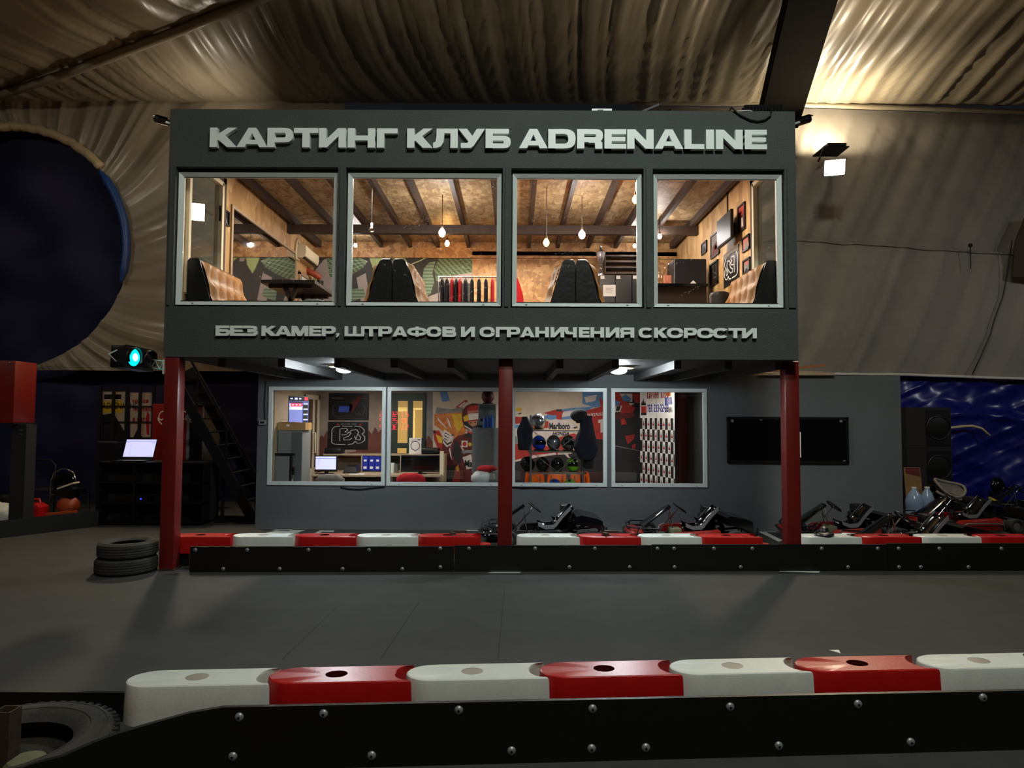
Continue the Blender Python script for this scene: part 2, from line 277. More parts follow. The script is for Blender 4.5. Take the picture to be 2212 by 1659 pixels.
# ---------------------------------------------------------------- letters
def glyph(ch, w, h, a=None, bb=None):
    a = min(a or .37*h, w*.36); b = bb or .25*h; o = []
    def r(x0, y0, x1, y1): o.append([(x0, y0), (x1, y0), (x1, y1), (x0, y1)])
    def p(*q): o.append(list(q))
    def band(A, C):
        for i in range(len(A)-1): o.append([A[i], A[i+1], C[i+1], C[i]])
    def D(xt, y0, x1, y1, xb=None):
        xb = xt if xb is None else xb; ry = (y1-y0)/2; rx = min(ry*1.25, (x1-min(xt, xb))*.6); cx = x1-rx; my = (y0+y1)/2
        rxi = max(rx-a, .12*rx); ryi = max(ry-b, .15*ry); A = [(xt, y1)]; C = [(xt, my+ryi)]
        for i in range(13):
            t = PI/2-PI*i/12; c_, s_ = math.cos(t), math.sin(t); e = .75
            A.append((cx+rx*abs(c_)**e, my+ry*math.copysign(abs(s_)**e, s_))); C.append((cx+rxi*abs(c_)**e, my+ryi*math.copysign(abs(s_)**e, s_)))
        A.append((xb, y0)); C.append((xb, my-ryi)); band(A, C)
    def ring(x0, y0, x1, y1, t0=0, t1=360, n=32, ai=None):
        cx, cy = (x0+x1)/2, (y0+y1)/2; rx, ry = (x1-x0)/2, (y1-y0)/2; A = []; C = []; e = .78; ai = ai or a
        for i in range(n+1):
            t = math.radians(t0+(t1-t0)*i/n); c_, s_ = math.cos(t), math.sin(t)
            u, v = math.copysign(abs(c_)**e, c_), math.copysign(abs(s_)**e, s_)
            A.append((cx+rx*u, cy+ry*v)); C.append((cx+max(rx-ai, .2*rx)*u, cy+max(ry-b, .2*ry)*v))
        band(A, C)
    if ch == 'K': r(0, 0, a, h); p((a*.9, .30*h), (w, h), (w-a*1.25, h), (a*.9, .62*h)); p((w, 0), (a*.9+.30*w, .66*h), (a*.9, .46*h), (w-a*1.35, 0))
    elif ch == 'A':
        t = a*1.05; p((0, 0), (a*1.1, 0), (w/2+.01*w, h*.75), (w/2+.01*w, h), (w/2-t/2, h)); p((w, 0), (w/2+t/2, h), (w/2-.01*w, h), (w/2-.01*w, h*.75), (w-a*1.1, 0)); r(.2*w, .15*h, .8*w, .38*h)
    elif ch == 'P': r(0, 0, a, h); D(0, .26*h, w, h)
    elif ch == 'T': r(0, h-b*1.05, w, h); r(w/2-a/2, 0, w/2+a/2, h)
    elif ch in 'ИNЙ':
        q = [(a*.3, 0), (a+.03*w, 0), (w-a, .58*h), (w-a*.3, h), (w-a-.03*w, h), (a, .42*h)]
        if ch == 'N': q = [(w-x, y) for x, y in q]
        r(0, 0, a, h); r(w-a, 0, w, h); o.append(q)
        if ch == 'Й': r(w*.3, h*1.08, w*.7, h*1.2)
    elif ch == 'H': r(0, 0, a, h); r(w-a, 0, w, h); r(0, .37*h, w, .62*h)
    elif ch == 'Г': r(0, 0, a, h); r(0, h-b*1.05, w, h)
    elif ch == 'П': r(0, 0, a, h); r(w-a, 0, w, h); r(0, h-b, w, h)
    elif ch == 'Л': r(w-a, 0, w, h); r(.2*w, h-b, w, h); p((0, 0), (.14*w, 0), (.32*w, .08*h), (.42*w, .3*h), (.46*w, .75*h), (.46*w, h), (.14*w, h), (.13*w, .6*h), (.1*w, .33*h), (0, .26*h))
    elif ch == 'У': p((w-a*1.15, h), (w, h), (.58*w, .12*h), (.47*w, 0), (.1*w, 0), (.1*w, .26*h), (.33*w, .26*h), (.42*w, .38*h)); p((0, h), (a*1.2, h), (.62*w, .45*h), (.44*w, .25*h))
    elif ch == 'Б': r(0, 0, a, h); r(0, h-b, w*.93, h); D(0, 0, w, .64*h)
    elif ch == 'D': r(0, 0, a, h); D(0, 0, w, h)
    elif ch in 'RЯ':
        k = len(o); r(0, 0, a, h); D(0, .34*h, w, h); p((.45*w, .48*h), (.85*w, .5*h), (w*.97, .32*h), (w*.98, 0), (w*.98-a, 0), (w*.97-a, .3*h), (.45*w, .3*h))
        if ch == 'Я': o[k:] = [[(w-x, y) for x, y in q] for q in o[k:]]
    elif ch == 'E': r(0, 0, a, h); r(0, 0, w, b); r(0, h-b, w, h); r(0, .39*h, w*.96, .61*h)
    elif ch == 'L': r(0, 0, a, h); r(0, 0, w, b)
    elif ch == 'I': r(0, 0, w, h)
    elif ch in '3З': D(.03*w, .42*h, w*.96, h, .32*w); D(.32*w, 0, w, .58*h, .0)
    elif ch == '2': D(.03*w, .45*h, w, h, .5*w); p((0, 0), (w, 0), (w, b), (.45*w, b), (.9*w, .55*h), (.5*w, .62*h), (0, .25*h))
    elif ch == 'M': r(0, 0, a*.95, h); r(w-a*.95, 0, w, h); p((0, h), (a*1.3, h), (.62*w, 0), (.38*w, 0)); p((w, h), (w-a*1.3, h), (.38*w, 0), (.62*w, 0))
    elif ch == 'O': ring(0, 0, w, h)
    elif ch == 'C': ring(0, 0, w, h, 38, 322)
    elif ch == 'Ф': ring(0, .1*h, w, .9*h); r(w/2-a*.42, 0, w/2+a*.42, h)
    elif ch == 'B': r(0, 0, a, h); D(0, .42*h, w*.95, h); D(0, 0, w, .58*h)
    elif ch == 'Ч': r(w-a, 0, w, h); r(0, .62*h, a, h); p((0, .64*h), (.12*w, .36*h), (.3*w, .3*h), (w, .3*h), (w, .3*h+b), (.45*w, .55*h), (a, .64*h))
    elif ch == 'Ш': r(0, 0, a*.85, h); r(w/2-a*.42, 0, w/2+a*.42, h); r(w-a*.85, 0, w, h); r(0, 0, w, b)
    elif ch == 'Ы': r(0, 0, a, h); D(0, 0, w*.68, .62*h); r(w-a, 0, w, h)
    elif ch == ',': p((.1*w, .3*h), (w*.9, .3*h), (w*.75, .08*h), (w*.35, -.1*h), (0, -.1*h), (.25*w, .05*h))
    elif ch == '.': r(0, 0, w, w)
    elif ch == '-': r(0, .38*h, w, .6*h)
    return o
CW = {'Ш': 1.35, 'M': 1.25, 'Ф': 1.3, 'I': .4, ',': .35, '.': .3, '-': .6, ' ': .45, 'Ы': 1.3}
def write(b, s, x, y, h, fn, adv=.75, thin=.2, gap=.14, k=0):   # lettering painted flat: fn maps (x, y, layer) to a place on the surface
    for ch in s:
        w = h*adv*CW.get(ch, 1)
        for q in glyph(ch, w, h, thin*h, thin*h*.9): b.poly([fn(x+u, y+v, k) for u, v in q])
        x += w + gap*h
    return x
def text(s, size, matname, M, name, parent=None, xs=1, shear=0, local=False, bold=0):   # ordinary lettering from the built-in typeface
    c = bpy.data.curves.new('t', 'FONT'); c.body = s; c.size = size; c.shear = shear; c.extrude = .0008; c.resolution_u = 3; c.offset = bold
    o = bpy.data.objects.new('t', c); COL.objects.link(o); bpy.context.view_layer.update()
    me = bpy.data.meshes.new_from_object(o.evaluated_get(bpy.context.evaluated_depsgraph_get())); bpy.data.objects.remove(o)
    me.transform(M @ Matrix.Diagonal((xs, 1, 1, 1)))
    pl = V((0, 0, 0)); p = parent
    while p is not None and not local: pl = pl+p.location; p = p.parent
    me.transform(Matrix.Translation(-pl)); me.materials.clear(); me.materials.append(MATS[matname]); me.name = name
    r = bpy.data.objects.new(name, me); COL.objects.link(r); r.parent = parent; return r
UP = Matrix.Rotation(PI/2, 4, 'X')
def textP(s, px, py, Y, size, matname, name, parent=None, xs=1, rz=0, shear=0, bold=0):   # on a wall facing the hall
    return text(s, size, matname, Matrix.Translation(P(px, py, Y)) @ Matrix.Rotation(rz, 4, 'Y') @ UP, name, parent, xs, shear, False, bold)
# ================================================================ THE HALL
b = B().m('asphalt'); b.grid(lambda u, v: V((-20+40*u, -6+24*v, 0)), 8, 8)
fl = struct(b, 'floor', 'dark grey asphalt track floor of the hall', smooth=0)
EX0, EX1, EY = -17.0, 17.0, 16.6           # tent end wall
EZ = 9.88
def roofz(Y): return EZ + .15*(EY-Y)
def nz(x, y, z=0): return noise.noise(V((x, y, z)))
def fold(t, seed, p=1.0):                  # pulled folds: sharp crests, flat valleys
    v = nz(t, seed*7.3)*.75 + nz(t*2.3, seed*3.1+5)*.4 + nz(t*5.1, seed+9)*.14
    return (1-min(1, abs(v)*2.3)**.8)*p
def roof(u, v):
    x = -13.5+31*u; Y = EY-9.4*v
    t = (x-1.2)*1.5 + .36*(v*9.4) - .05*(v*9.4)**2 - .2*math.sin(x*.3)*v
    t += .28*nz(x*.25, v*3)
    k = min(1, v*9.4/.5+.15)*(.125+.05*nz(x*.4, 3))
    sag = .35*math.sin(PI*min(1, max(0, (x-5.6)/9)))*(1-v) if x > 5.6 else 0
    return V((x, Y, roofz(Y) - k*fold(t*1.75, 2) - .25*math.sin(PI*min(1, v*1.6))))
b = B().m('tent_fabric'); b.grid(roof, 420, 60); struct(b, 'ceiling', 'beige tent fabric roof gathered in long folds', smooth=180)
# bay of roof fabric over the far corner, beyond the hip seam
A0, A1 = V((-13.4, EY-.2, EZ-.15)), P(640, -40, 12.3)
A1.z = min(A1.z, roofz(12.3)-.2)
C0, C1 = P(-500, -150, 11.0), P(500, -420, 8.6)
def bay(u, v):
    e = A0.lerp(A1, u); o = C0.lerp(C1, u); p = e.lerp(o, v)
    t = u*15+v*1.5+.5*nz(u*3, v*2)
    p.z += (.15*fold(t*.8, 5)*min(1, v*8)*(1-.3*v)) - .5*math.sin(PI*v)
    return p
b = B().m('tent_fabric_gloss'); b.grid(bay, 150, 60); struct(b, 'ceiling_bay', 'glossy roof fabric bay beyond the slanting seam', smooth=180)
b = B().m('tent_fabric'); b.tube([A0+V((0, -.02, -.06)), A0.lerp(A1, .35)+V((0, 0, -.16)), A0.lerp(A1, .7)+V((0, 0, -.12)), A1+V((0, 0, -.04))], .10, 8)
struct(b, 'trim_1', 'rolled slanting seam of the tent roof', smooth=180)
# end wall fabric beside the building: an upper and a lower strip
XW = 3.0
def wallY(x, z, s):
    t = (x*1.25 + (9.9-z)*.55 + .3*nz(x*.4, z*.4))
    a = .13*fold(t*.8, s)+.03*nz(x*2.2+z*1.2, z*.25, s)
    return EY + .14 - a*min(1, max(.15, (EZ-z)/1.0))
def upper(u, v):
    x = XW+(EX1-XW)*u; zt = EZ-.028*max(0, x-6); zb = 6.42-.06*max(0, x-7); z = zt+(zb-zt)*v
    return V((x, wallY(x, z, 3)-.10*math.sin(PI*v), z))
def lower(u, v):
    x = XW+(EX1-XW)*u; zt = 6.46-.06*max(0, x-7); zb = 3.2-.032*max(0, x-9.4); z = zt+(zb-zt)*v
    return V((x, wallY(x, z, 4)-.12-.16*math.sin(PI*v), z))
b = B().m('tent_wall_fabric'); b.grid(upper, 150, 50); b.grid(lower, 150, 40); struct(b, 'wall_right', 'beige tent wall fabric in two strips beyond the building', smooth=180)
b = B().m('tent_wall_fabric'); b.tube([lower(i/150, 0)+V((0, -.02, .0)) for i in range(151)], .03, 8); struct(b, 'trim_41', 'seam roll between the two strips of the tent wall', smooth=180)
b = B().m('hem_white'); pts = [lower(i/30, 1)+V((0, -.03, 0)) for i in range(31)]; b.tube(pts, .035, 8); struct(b, 'trim_2', 'pale hem along the lower edge of the tent wall', smooth=180)
b = B().m('tent_fabric'); b.tube([V((XW+.3*i, EY-.08, EZ-.02-.028*max(0, XW+.3*i-6))) for i in range(47)], .06, 8); struct(b, 'trim_3', 'eave seam roll between roof and wall fabric', smooth=180)
b = B().m('black_cloth'); q0 = P(2195, 300, 16.2); q1 = P(2178, 598, 16.2)
b = B().m('brown_dark'); b.prism([P(2212, 470, 16.25), P(2192, 520, 16.25), P(2185, 598, 16.25), P(2212, 600, 16.25), P(2300, 620, 16.25), P(2300, 460, 16.25)], (0, -.03, 0)); one(b, 'fabric_flap', 'torn dark fabric flap hanging at the edge of the tent wall', 'fabric')
b = B().m('dark_steel'); pts = [P(x, y, 16.25) for x, y in ((2186, 520), (2180, 575), (2168, 640), (2150, 690), (2143, 720), (2122, 770), (2105, 808))]; pts = [p+V((0, .012*i, 0)) for i, p in enumerate(pts)]; b.tube(pts, .012, 6); one(b, 'hanging_cable', 'thin black cable hanging down the tent wall from the flap', 'cable', smooth=180)
b = B().m('dark_steel'); b.tube([P(2096, 530, 16.3), P(2097, 580, 16.28)], .012, 6); b.ball(P(2096, 530, 16.3), .05); one(b, 'tie_cord', 'short dark cord tied to an eyelet in the tent wall seam', 'cord')
b = B().m('mural_grey'); c_ = P(2108, 675, 16.2)
# end wall fabric on the side of the round opening, gathered towards the hole
HC, HR = P(18, 540, EY), 2.95
def gather(u, v):
    th = -1.62+u*4.7 ; d = V((math.cos(th), 0, math.sin(th)))
    # distance to the rectangle border
    xr, zt, zb = -4.2, EZ, 3.2
    ts = []
    if d.x > 1e-4: ts.append((xr-HC.x)/d.x)
    if d.x < -1e-4: ts.append((-17.5-HC.x)/d.x)
    if d.z > 1e-4: ts.append((zt-HC.z)/d.z)
    if d.z < -1e-4: ts.append((zb-HC.z)/d.z)
    R = max(min(ts), HR+.02); r = HR+(R-HR)*v
    p = V((HC.x+d.x*r, EY, HC.z+d.z*r))
    sw = th + .10*math.sin(r*.8)
    p.y += -.20*fold(sw*5.0, 6)*min(1, .35+v*1.2)*(1-.5*v) + .05*nz(p.x, p.z)
    return p
b = B().m('tent_fabric'); b.grid(gather, 420, 26); struct(b, 'wall_left', 'beige tent wall fabric gathered around the round opening', smooth=180)
def arc(a0, a1, n, R=HR, dy=0): return [V((HC.x+R*math.cos(math.radians(a0+(a1-a0)*i/n)), EY-.1+dy, HC.z+R*math.sin(math.radians(a0+(a1-a0)*i/n)))) for i in range(n+1)]
b = B().m('cream_roll'); pts = arc(42, 120, 40, HR+.10)
b.tube([p+V((0, .03*nz(i*.7, 2), .04*nz(i*.6, 9))) for i, p in enumerate(pts)], [.11+.03*nz(i*.8, 4) for i in range(41)], 10); struct(b, 'trim_4', 'rolled beige fabric edge along the top of the round opening', smooth=180)
b = B().m('tarp_rim'); pts = arc(-16, 41, 36, HR+.02, -.03); b.tube(pts, [.10*min(1, .3+min(i, 36-i)/6) for i in range(37)], 10); struct(b, 'trim_5', 'blue tarpaulin edge showing at the side of the round opening', smooth=180)
b = B().m('tarp_navy'); b.grid(lambda u, v: V((-20+12.5*u, 17.6+.3*nz(u*9, v*9)-.5*v, 9.9*v)), 60, 50); struct(b, 'wall_back', 'dark navy tarpaulin behind the round opening', smooth=180)
b = B().m('tarp_navy'); b.grid(lambda u, v: V((-20+17*u, 17.1+.12*nz(u*22, v*4), 3.35*v)), 80, 20); struct(b, 'wall_back_2', 'dark navy tarpaulin under the tent wall beside the stairs', smooth=180)
# blue tarpaulin under the tent wall on the far side
def tarp(u, v):
    x = 6.6+10.5*u; z = 3.5*v; c = V((10.55, 0, 1.72)); r = math.hypot((x-c.x)/1.05, (z-c.z)/.9)
    y = 16.72 - .22*max(0, 1-r*r) + .10*nz(x*1.3+z*.6, z*1.1) - .07*fold(x*.5-z*1.1, 8) + .05*nz(x*3, z*3.4, 4) - (.12*math.exp(-((z-2.15-.12*math.sin(x*1.3))/.12)**2) if 9.6 < x < 12.5 else 0)
    return V((x, y, z))
b = B().m('tarp_blue'); b.grid(tarp, 260, 110); struct(b, 'wall_back_3', 'glossy crumpled blue tarpaulin closing the hall beside the speakers', smooth=180)
b = B().m('cream_roll'); b.tube([P(x, y, 16.28) for x, y in ((2032, 931), (2055, 924), (2080, 921), (2100, 920), (2120, 925), (2138, 941))], .03, 8); struct(b, 'trim_40', 'pale curved hoop pressing through the blue tarpaulin', smooth=180)
# arch beam from behind the building up over the track
p0, p1 = P(1679, 262, 15.3), P(1757, -30, 12.0); p1.z = min(p1.z, roofz(12.0)-.3); p2 = p1+(p1-p0)*1.3
b = B().m('beam_steel'); b.bar(p0, p2, .86, .45); o = b.build('beam', None, 0); tag(o, 'broad dark roof arch beam rising behind the building', 'beam', kind='structure')
# joints in the track floor
b = B().m('black_matte')
for i, (q0, q1) in enumerate((((610, 1424), (728, 1310)), ((822, 1424), (905, 1300)), ((1076, 1424), (1090, 1262)))):
    a, c = PZ(*q0, .001), PZ(*q1, .001); d = (c-a).normalized(); n_ = V((-d.y, d.x, 0))*.006; b = B().m('black_matte'); b.prism([a-n_, a+n_, c+n_, c-n_], (0, 0, -.002)); struct(b, 'trim_%d' % (30+i), 'dark joint line in the asphalt floor', smooth=0)
# side walls and rear so that light stays in the hall
b = B().m('tent_wall_fabric'); b.bb(-20.2, -20, -9, 18, 0, 12); struct(b, 'wall_west', 'far side wall of the hall')
b = B().m('tent_wall_fabric'); b.bb(18.0, 18.2, -9, 18, 0, 12); struct(b, 'wall_east', 'other side wall of the hall')
# ================================================================ BUILDING SHELL
FY, X0, X1, ZB, ZT = 9.49, -4.88, 3.95, 2.94, 6.46
UW = [(-4.76, -2.51), (-2.36, -.19), (-.03, 1.79), (1.96, 3.77)]; UZ0, UZ1 = 3.68, 5.57
RF, RBK = 3.16, 16.10                       # upper room floor level, rear wall
b = B().m('facade_paint')
b.bb(X0, X1, FY, FY+.16, UZ1+.06, ZT); b.bb(X0, X1, FY, FY+.16, ZB, UZ0-.03)
xs = [X0]+[v for a, c in UW for v in (a-.02, c+.02)]+[X1]
for i in range(0, len(xs), 2): b.bb(xs[i], xs[i+1], FY, FY+.16, UZ0-.03, UZ1+.06)
struct(b, 'wall_front', 'dark grey-green rendered front wall of the upper storey', smooth=0)
for i in range(0, len(xs), 2):             # raised cover boards between the windows
    b = B().m('facade_paint'); b.bb(xs[i]+.03, xs[i+1]-.03, FY-.022, FY+.001, UZ0-.02, UZ1+.07, .006); struct(b, 'trim_%d' % (6+i//2), 'grey cover board beside the upper windows', smooth=0)
# shell of the upper room
b = B().m('soffit_paint'); b.bb(X0, X1, FY+.16, RBK+.2, ZT-.1, ZT); struct(b, 'roof', 'flat roof of the upper storey', smooth=0)
b = B().m('osb_ceiling'); b.bb(X0+.1, X1-.1, FY+.16, RBK, 6.27, 6.3); struct(b, 'ceiling_upper', 'chipboard ceiling of the upper room', smooth=0)
b = B().m('dark_wood'); b.bb(X0, X1, FY+.16, RBK+.2, ZB+.1, RF); struct(b, 'floor_upper', 'floor of the upper room', smooth=0)
LW = -4.76
sw0, sw1, swz0, swz1 = 9.80, 10.93, 3.9, 5.88
b = B().m('osb_wall')
b.bb(LW-.12, LW, FY+.16, sw0, RF, 6.3); b.bb(LW-.12, LW, sw1, RBK, RF, 6.3); b.bb(LW-.12, LW, sw0, sw1, RF, swz0); b.bb(LW-.12, LW, sw0, sw1, swz1, 6.3)
struct(b, 'wall_upper_left', 'light chipboard side wall with the mirror in the upper room', smooth=0)
RW = 3.84; rw0, rw1, rz1 = 9.80, 10.80, 5.86
b = B().m('osb_wall')
b.bb(RW, RW+.11, FY+.16, rw0, RF, 6.3); b.bb(RW, RW+.11, rw1, RBK, RF, 6.3); b.bb(RW, RW+.11, rw0, rw1, RF, swz0); b.bb(RW, RW+.11, rw0, rw1, rz1, 6.3)
struct(b, 'wall_upper_right', 'light chipboard side wall with picture frames in the upper room', smooth=0)
b = B().m('osb_back'); b.bb(X0, X1, RBK, RBK+.12, RF, 6.3); struct(b, 'wall_upper_back', 'chipboard rear wall of the upper room', smooth=0)
for nm, sx, y0, y1, z1, sgn in (('window_9', LW, sw0, sw1, swz1, 1), ('window_10', RW, rw0, rw1, rz1, -1)):
    t = thing(nm, 'side window of the upper room', 'window', (sx, (y0+y1)/2, swz0)); t['kind'] = 'structure'
    b = B().m('cream'); x = sx
    for q in ((y0-.02, y0+.05, swz0, z1), (y1-.05, y1+.02, swz0, z1), (y0, y1, swz0-.02, swz0+.05), (y0, y1, z1-.05, z1+.02)): b.bb(x-.05, x+.05, *q)
    b.build('window_frame', t, 0)
    b = B().m('dark_wood'); b.bb(x-.01, x+.035*sgn, y1+.02, y1+.13, swz0, z1+.12); b.bb(x-.01, x+.035*sgn, y0, y1+.13, z1+.02, z1+.12); b.build('casing', t, 0)
    b = B().m('side_glass'); b.bb(x-.006-.02*sgn, x+.006-.02*sgn, y0+.05, y1-.05, swz0+.05, z1-.05); b.build('glass_pane', t, 0)
# ceiling joists and the cross beam
JX = [-4.62, -3.87, -3.16, -2.47, -1.81, -1.09, -.37, .34, 1.02, 1.74, 2.39, 3.04, 3.72]
b = B().m('dark_wood'); b.bb(LW, RW, 14.13, 14.27, 5.95, 6.13); tag(b.build('beam', None, 0), 'dark stained cross beam under the upper room ceiling', 'beam', kind='structure')
for x in JX:
    b = B().m('dark_wood'); b.bb(x-.04, x+.04, FY+.2, RBK-.02, 6.13, 6.27); tag(b.build('ceiling_beam', None, 0), 'dark stained ceiling joist of the upper room', 'beam', 'ceiling joists of the upper room', kind='structure')
b = B().m('osb_back'); b.bb(LW, RW, RBK-.06, RBK-.002, 5.88, 6.12); b.m('cream'); struct(b, 'trim_20', 'chipboard band under the ceiling at the rear wall', smooth=0)
b = B().m('light_wood'); x0, x1, z0, z1 = Q(1020, 543, 1530, 554, 16.05); b.bb(x0, x1, 16.04, 16.09, z0, z1); struct(b, 'trim_21', 'pale batten along the rear chipboard wall', smooth=0)
# upper windows
def window(nm, x0, x1, z0, z1, Y, fw, glassname, label, dep=.05, bev=.0):
    t = thing(nm, label, 'window', ((x0+x1)/2, Y, z0)); t['kind'] = 'structure'
    b = B().m('frame_white')
    for q in (((x0, z0), (x1, z0), (x1-fw, z0+fw), (x0+fw, z0+fw)), ((x1, z0), (x1, z1), (x1-fw, z1-fw), (x1-fw, z0+fw)), ((x1, z1), (x0, z1), (x0+fw, z1-fw), (x1-fw, z1-fw)), ((x0, z1), (x0, z0), (x0+fw, z0+fw), (x0+fw, z1-fw))):
        b.rings([[V((x, Y+(0 if k < 2 else bev), z)) for k, (x, z) in enumerate(q)], [V((x, Y+dep+.01, z)) for x, z in q]])
    b.build('window_frame', t, 0)
    b = B().m('black_plastic'); b.bb(x0+fw-.004, x1-fw+.004, Y+dep*.55, Y+dep*.6, z0+fw-.006, z0+fw+.004); b.bb(x0+fw-.004, x1-fw+.004, Y+dep*.55, Y+dep*.6, z1-fw-.004, z1-fw+.006); b.build('gasket', t, 0)
    if bev:
        b = B().m('black_matte'); e = .07; yy = Y+.035  # black strips added to stop leaking light, standing for the gap's shade
        for q in ((x0-.03, x1+.03, z1-.01, z1+e), (x0-.03, x1+.03, z0-e*.6, z0+.01), (x0-.03, x0+.01, z0-.03, z1+.03), (x1-.01, x1+.03, z0-.03, z1+.03)): b.bb(q[0], q[1], yy, yy+.03, q[2], q[3])
        b.build('gap_shade_strip', t, 0)
    b = B().m(glassname); b.bb(x0+fw, x1-fw, Y+dep*.6, Y+dep*.6+.008, z0+fw, z1-fw); b.build('glass_pane', t, 0)
    b = B().m('black_plastic')
    for s in (.1, .88): b.bb(x0+(x1-x0)*s, x0+(x1-x0)*s+.03, Y-.004, Y+.001, z0+.018, z0+.026)
    b.build('drain_cap', t, 0); return t
WL = ['first upper window from the traffic light corner', 'upper window showing the leaf mural and clothes rail', 'upper window showing the trophy cup', 'upper window showing framed pictures and wall television']
for i, (x0, x1) in enumerate(UW): window('window_%d' % (i+1), x0, x1, UZ0, UZ1, FY+.055, .062, 'window_glass', WL[i], .06, .045)
# white slivers painting the glints on creases of the clinging window film
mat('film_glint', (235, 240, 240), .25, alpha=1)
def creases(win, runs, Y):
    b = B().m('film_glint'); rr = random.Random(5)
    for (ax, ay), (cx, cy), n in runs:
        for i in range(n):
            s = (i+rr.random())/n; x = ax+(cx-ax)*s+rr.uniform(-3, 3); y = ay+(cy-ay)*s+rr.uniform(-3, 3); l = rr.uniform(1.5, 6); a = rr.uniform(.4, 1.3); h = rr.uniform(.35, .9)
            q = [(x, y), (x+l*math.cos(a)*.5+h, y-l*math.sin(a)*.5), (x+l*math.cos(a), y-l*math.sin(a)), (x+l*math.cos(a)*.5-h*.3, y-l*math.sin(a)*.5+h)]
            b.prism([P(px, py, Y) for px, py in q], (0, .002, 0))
    return b.build('crease_glint', win, 0)
WIN = {o.name: o for o in S.objects if o.name.startswith('window_')}
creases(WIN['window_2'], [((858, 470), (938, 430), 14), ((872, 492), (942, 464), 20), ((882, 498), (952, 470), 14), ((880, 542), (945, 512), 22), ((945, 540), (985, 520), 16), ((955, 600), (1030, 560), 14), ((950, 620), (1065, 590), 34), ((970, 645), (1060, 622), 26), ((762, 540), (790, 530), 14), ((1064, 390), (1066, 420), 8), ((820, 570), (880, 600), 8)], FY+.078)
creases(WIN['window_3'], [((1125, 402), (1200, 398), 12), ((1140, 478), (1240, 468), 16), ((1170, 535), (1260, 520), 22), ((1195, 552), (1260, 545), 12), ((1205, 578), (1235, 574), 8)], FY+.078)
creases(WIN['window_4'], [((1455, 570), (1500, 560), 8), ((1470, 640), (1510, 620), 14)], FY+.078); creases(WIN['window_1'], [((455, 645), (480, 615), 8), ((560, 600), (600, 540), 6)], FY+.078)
# ================================================================ LOWER STOREY
LY, LX0, LX1 = 12.98, -4.85, 7.32
LWN = [(-4.64, -2.42), (-2.39, -.17), (-.04, 1.76), (1.845, 3.65)]; LZ0, LZ1 = .825, 2.682
b = B().m('wall_paint')
b.bb(LX0, LX1, LY, LY+.14, 0, LZ0); b.bb(LX0, LX1, LY, LY+.14, LZ1, ZB)
xs = [LX0]+[v for q in LWN for v in q]+[LX1]
for i in range(0, len(xs), 2): b.bb(xs[i], xs[i+1], LY, LY+.14, LZ0, LZ1)
struct(b, 'wall_lower', 'grey rendered lower wall behind the karts', smooth=0)
WL = ['lower window showing the track map posters', 'lower window showing the driver mural', 'lower window showing the helmet rack', 'lower window showing the chequered banner']
for i, (x0, x1) in enumerate(LWN): window('window_%d' % (i+5), x0, x1, LZ0, LZ1, LY-.022, .07, 'clear_glass', WL[i])
b = B().m('wall_paint'); b.bb(LX0, LX0+.14, LY+.14, RBK, 0, ZB); struct(b, 'wall_lower_left', 'outer side wall of the lower storey', smooth=0)
b = B().m('maroon'); b.bb(LX1-.10, LX1+.02, LY+.14, LY+.42, 0, ZB-.5); struct(b, 'trim_22', 'maroon end board of the lower wall', smooth=0)
b = B().m('soffit_paint'); b.bb(X0, X1+.02, FY+.16, RBK, ZB, ZB+.1); struct(b, 'ceiling_porch', 'dark underside of the upper storey', smooth=0)
for x in (-4.15, -3.3, -2.5, -1.70, -.895, -.1, .65, 1.44, 2.32, 3.04, 3.75):
    b = B().m('soffit_paint'); b.bb(x-.05, x+.05, FY+.2, LY-.02, ZB-.12, ZB+.01); tag(b.build('porch_beam', None, 0), 'grey joist under the upper storey', 'beam', 'joists under the upper storey', kind='structure')
# lower room
b = B().m('plaster_stain'); b.bb(-4.6, 6.5, RBK, RBK+.1, 0, ZB); struct(b, 'wall_lower_back', 'rear wall of the lower room', smooth=0)
b = B().m('light_wood'); b.bb(-4.66, -4.58, LY+.14, RBK, 0, ZB); struct(b, 'wall_lower_side', 'pale boarded side wall of the lower room', smooth=0)
b = B().m('grey_panel_dark'); b.bb(3.9, 4.0, LY+.14, RBK, 0, ZB); struct(b, 'wall_lower_end', 'grey end wall of the lower room', smooth=0)
b = B().m('soffit_paint'); b.bb(-4.6, 4.0, LY+.14, RBK, ZB-.16, ZB-.12); struct(b, 'ceiling_lower', 'ceiling of the lower room', smooth=0)
# posts
def post(x, y, label):
    b = B().m('red_paint'); b.bb(x-.1, x+.1, y-.1, y+.1, .0, ZB, .012); t = thing('steel_post', label, 'post', (x, y, 0))
    b.build('post_shaft', t, 40); b = B().m('rust'); b.bb(x-.115, x+.115, y-.11, y+.115, 0, .02); b.build('base_plate', t, 0); return t
post(-4.765, 9.60, 'red square steel post carrying the traffic light'); post(-.115, 9.72, 'red square steel post between the lower windows'); post(3.955, 9.83, 'red square steel post in front of the dark wall panel')
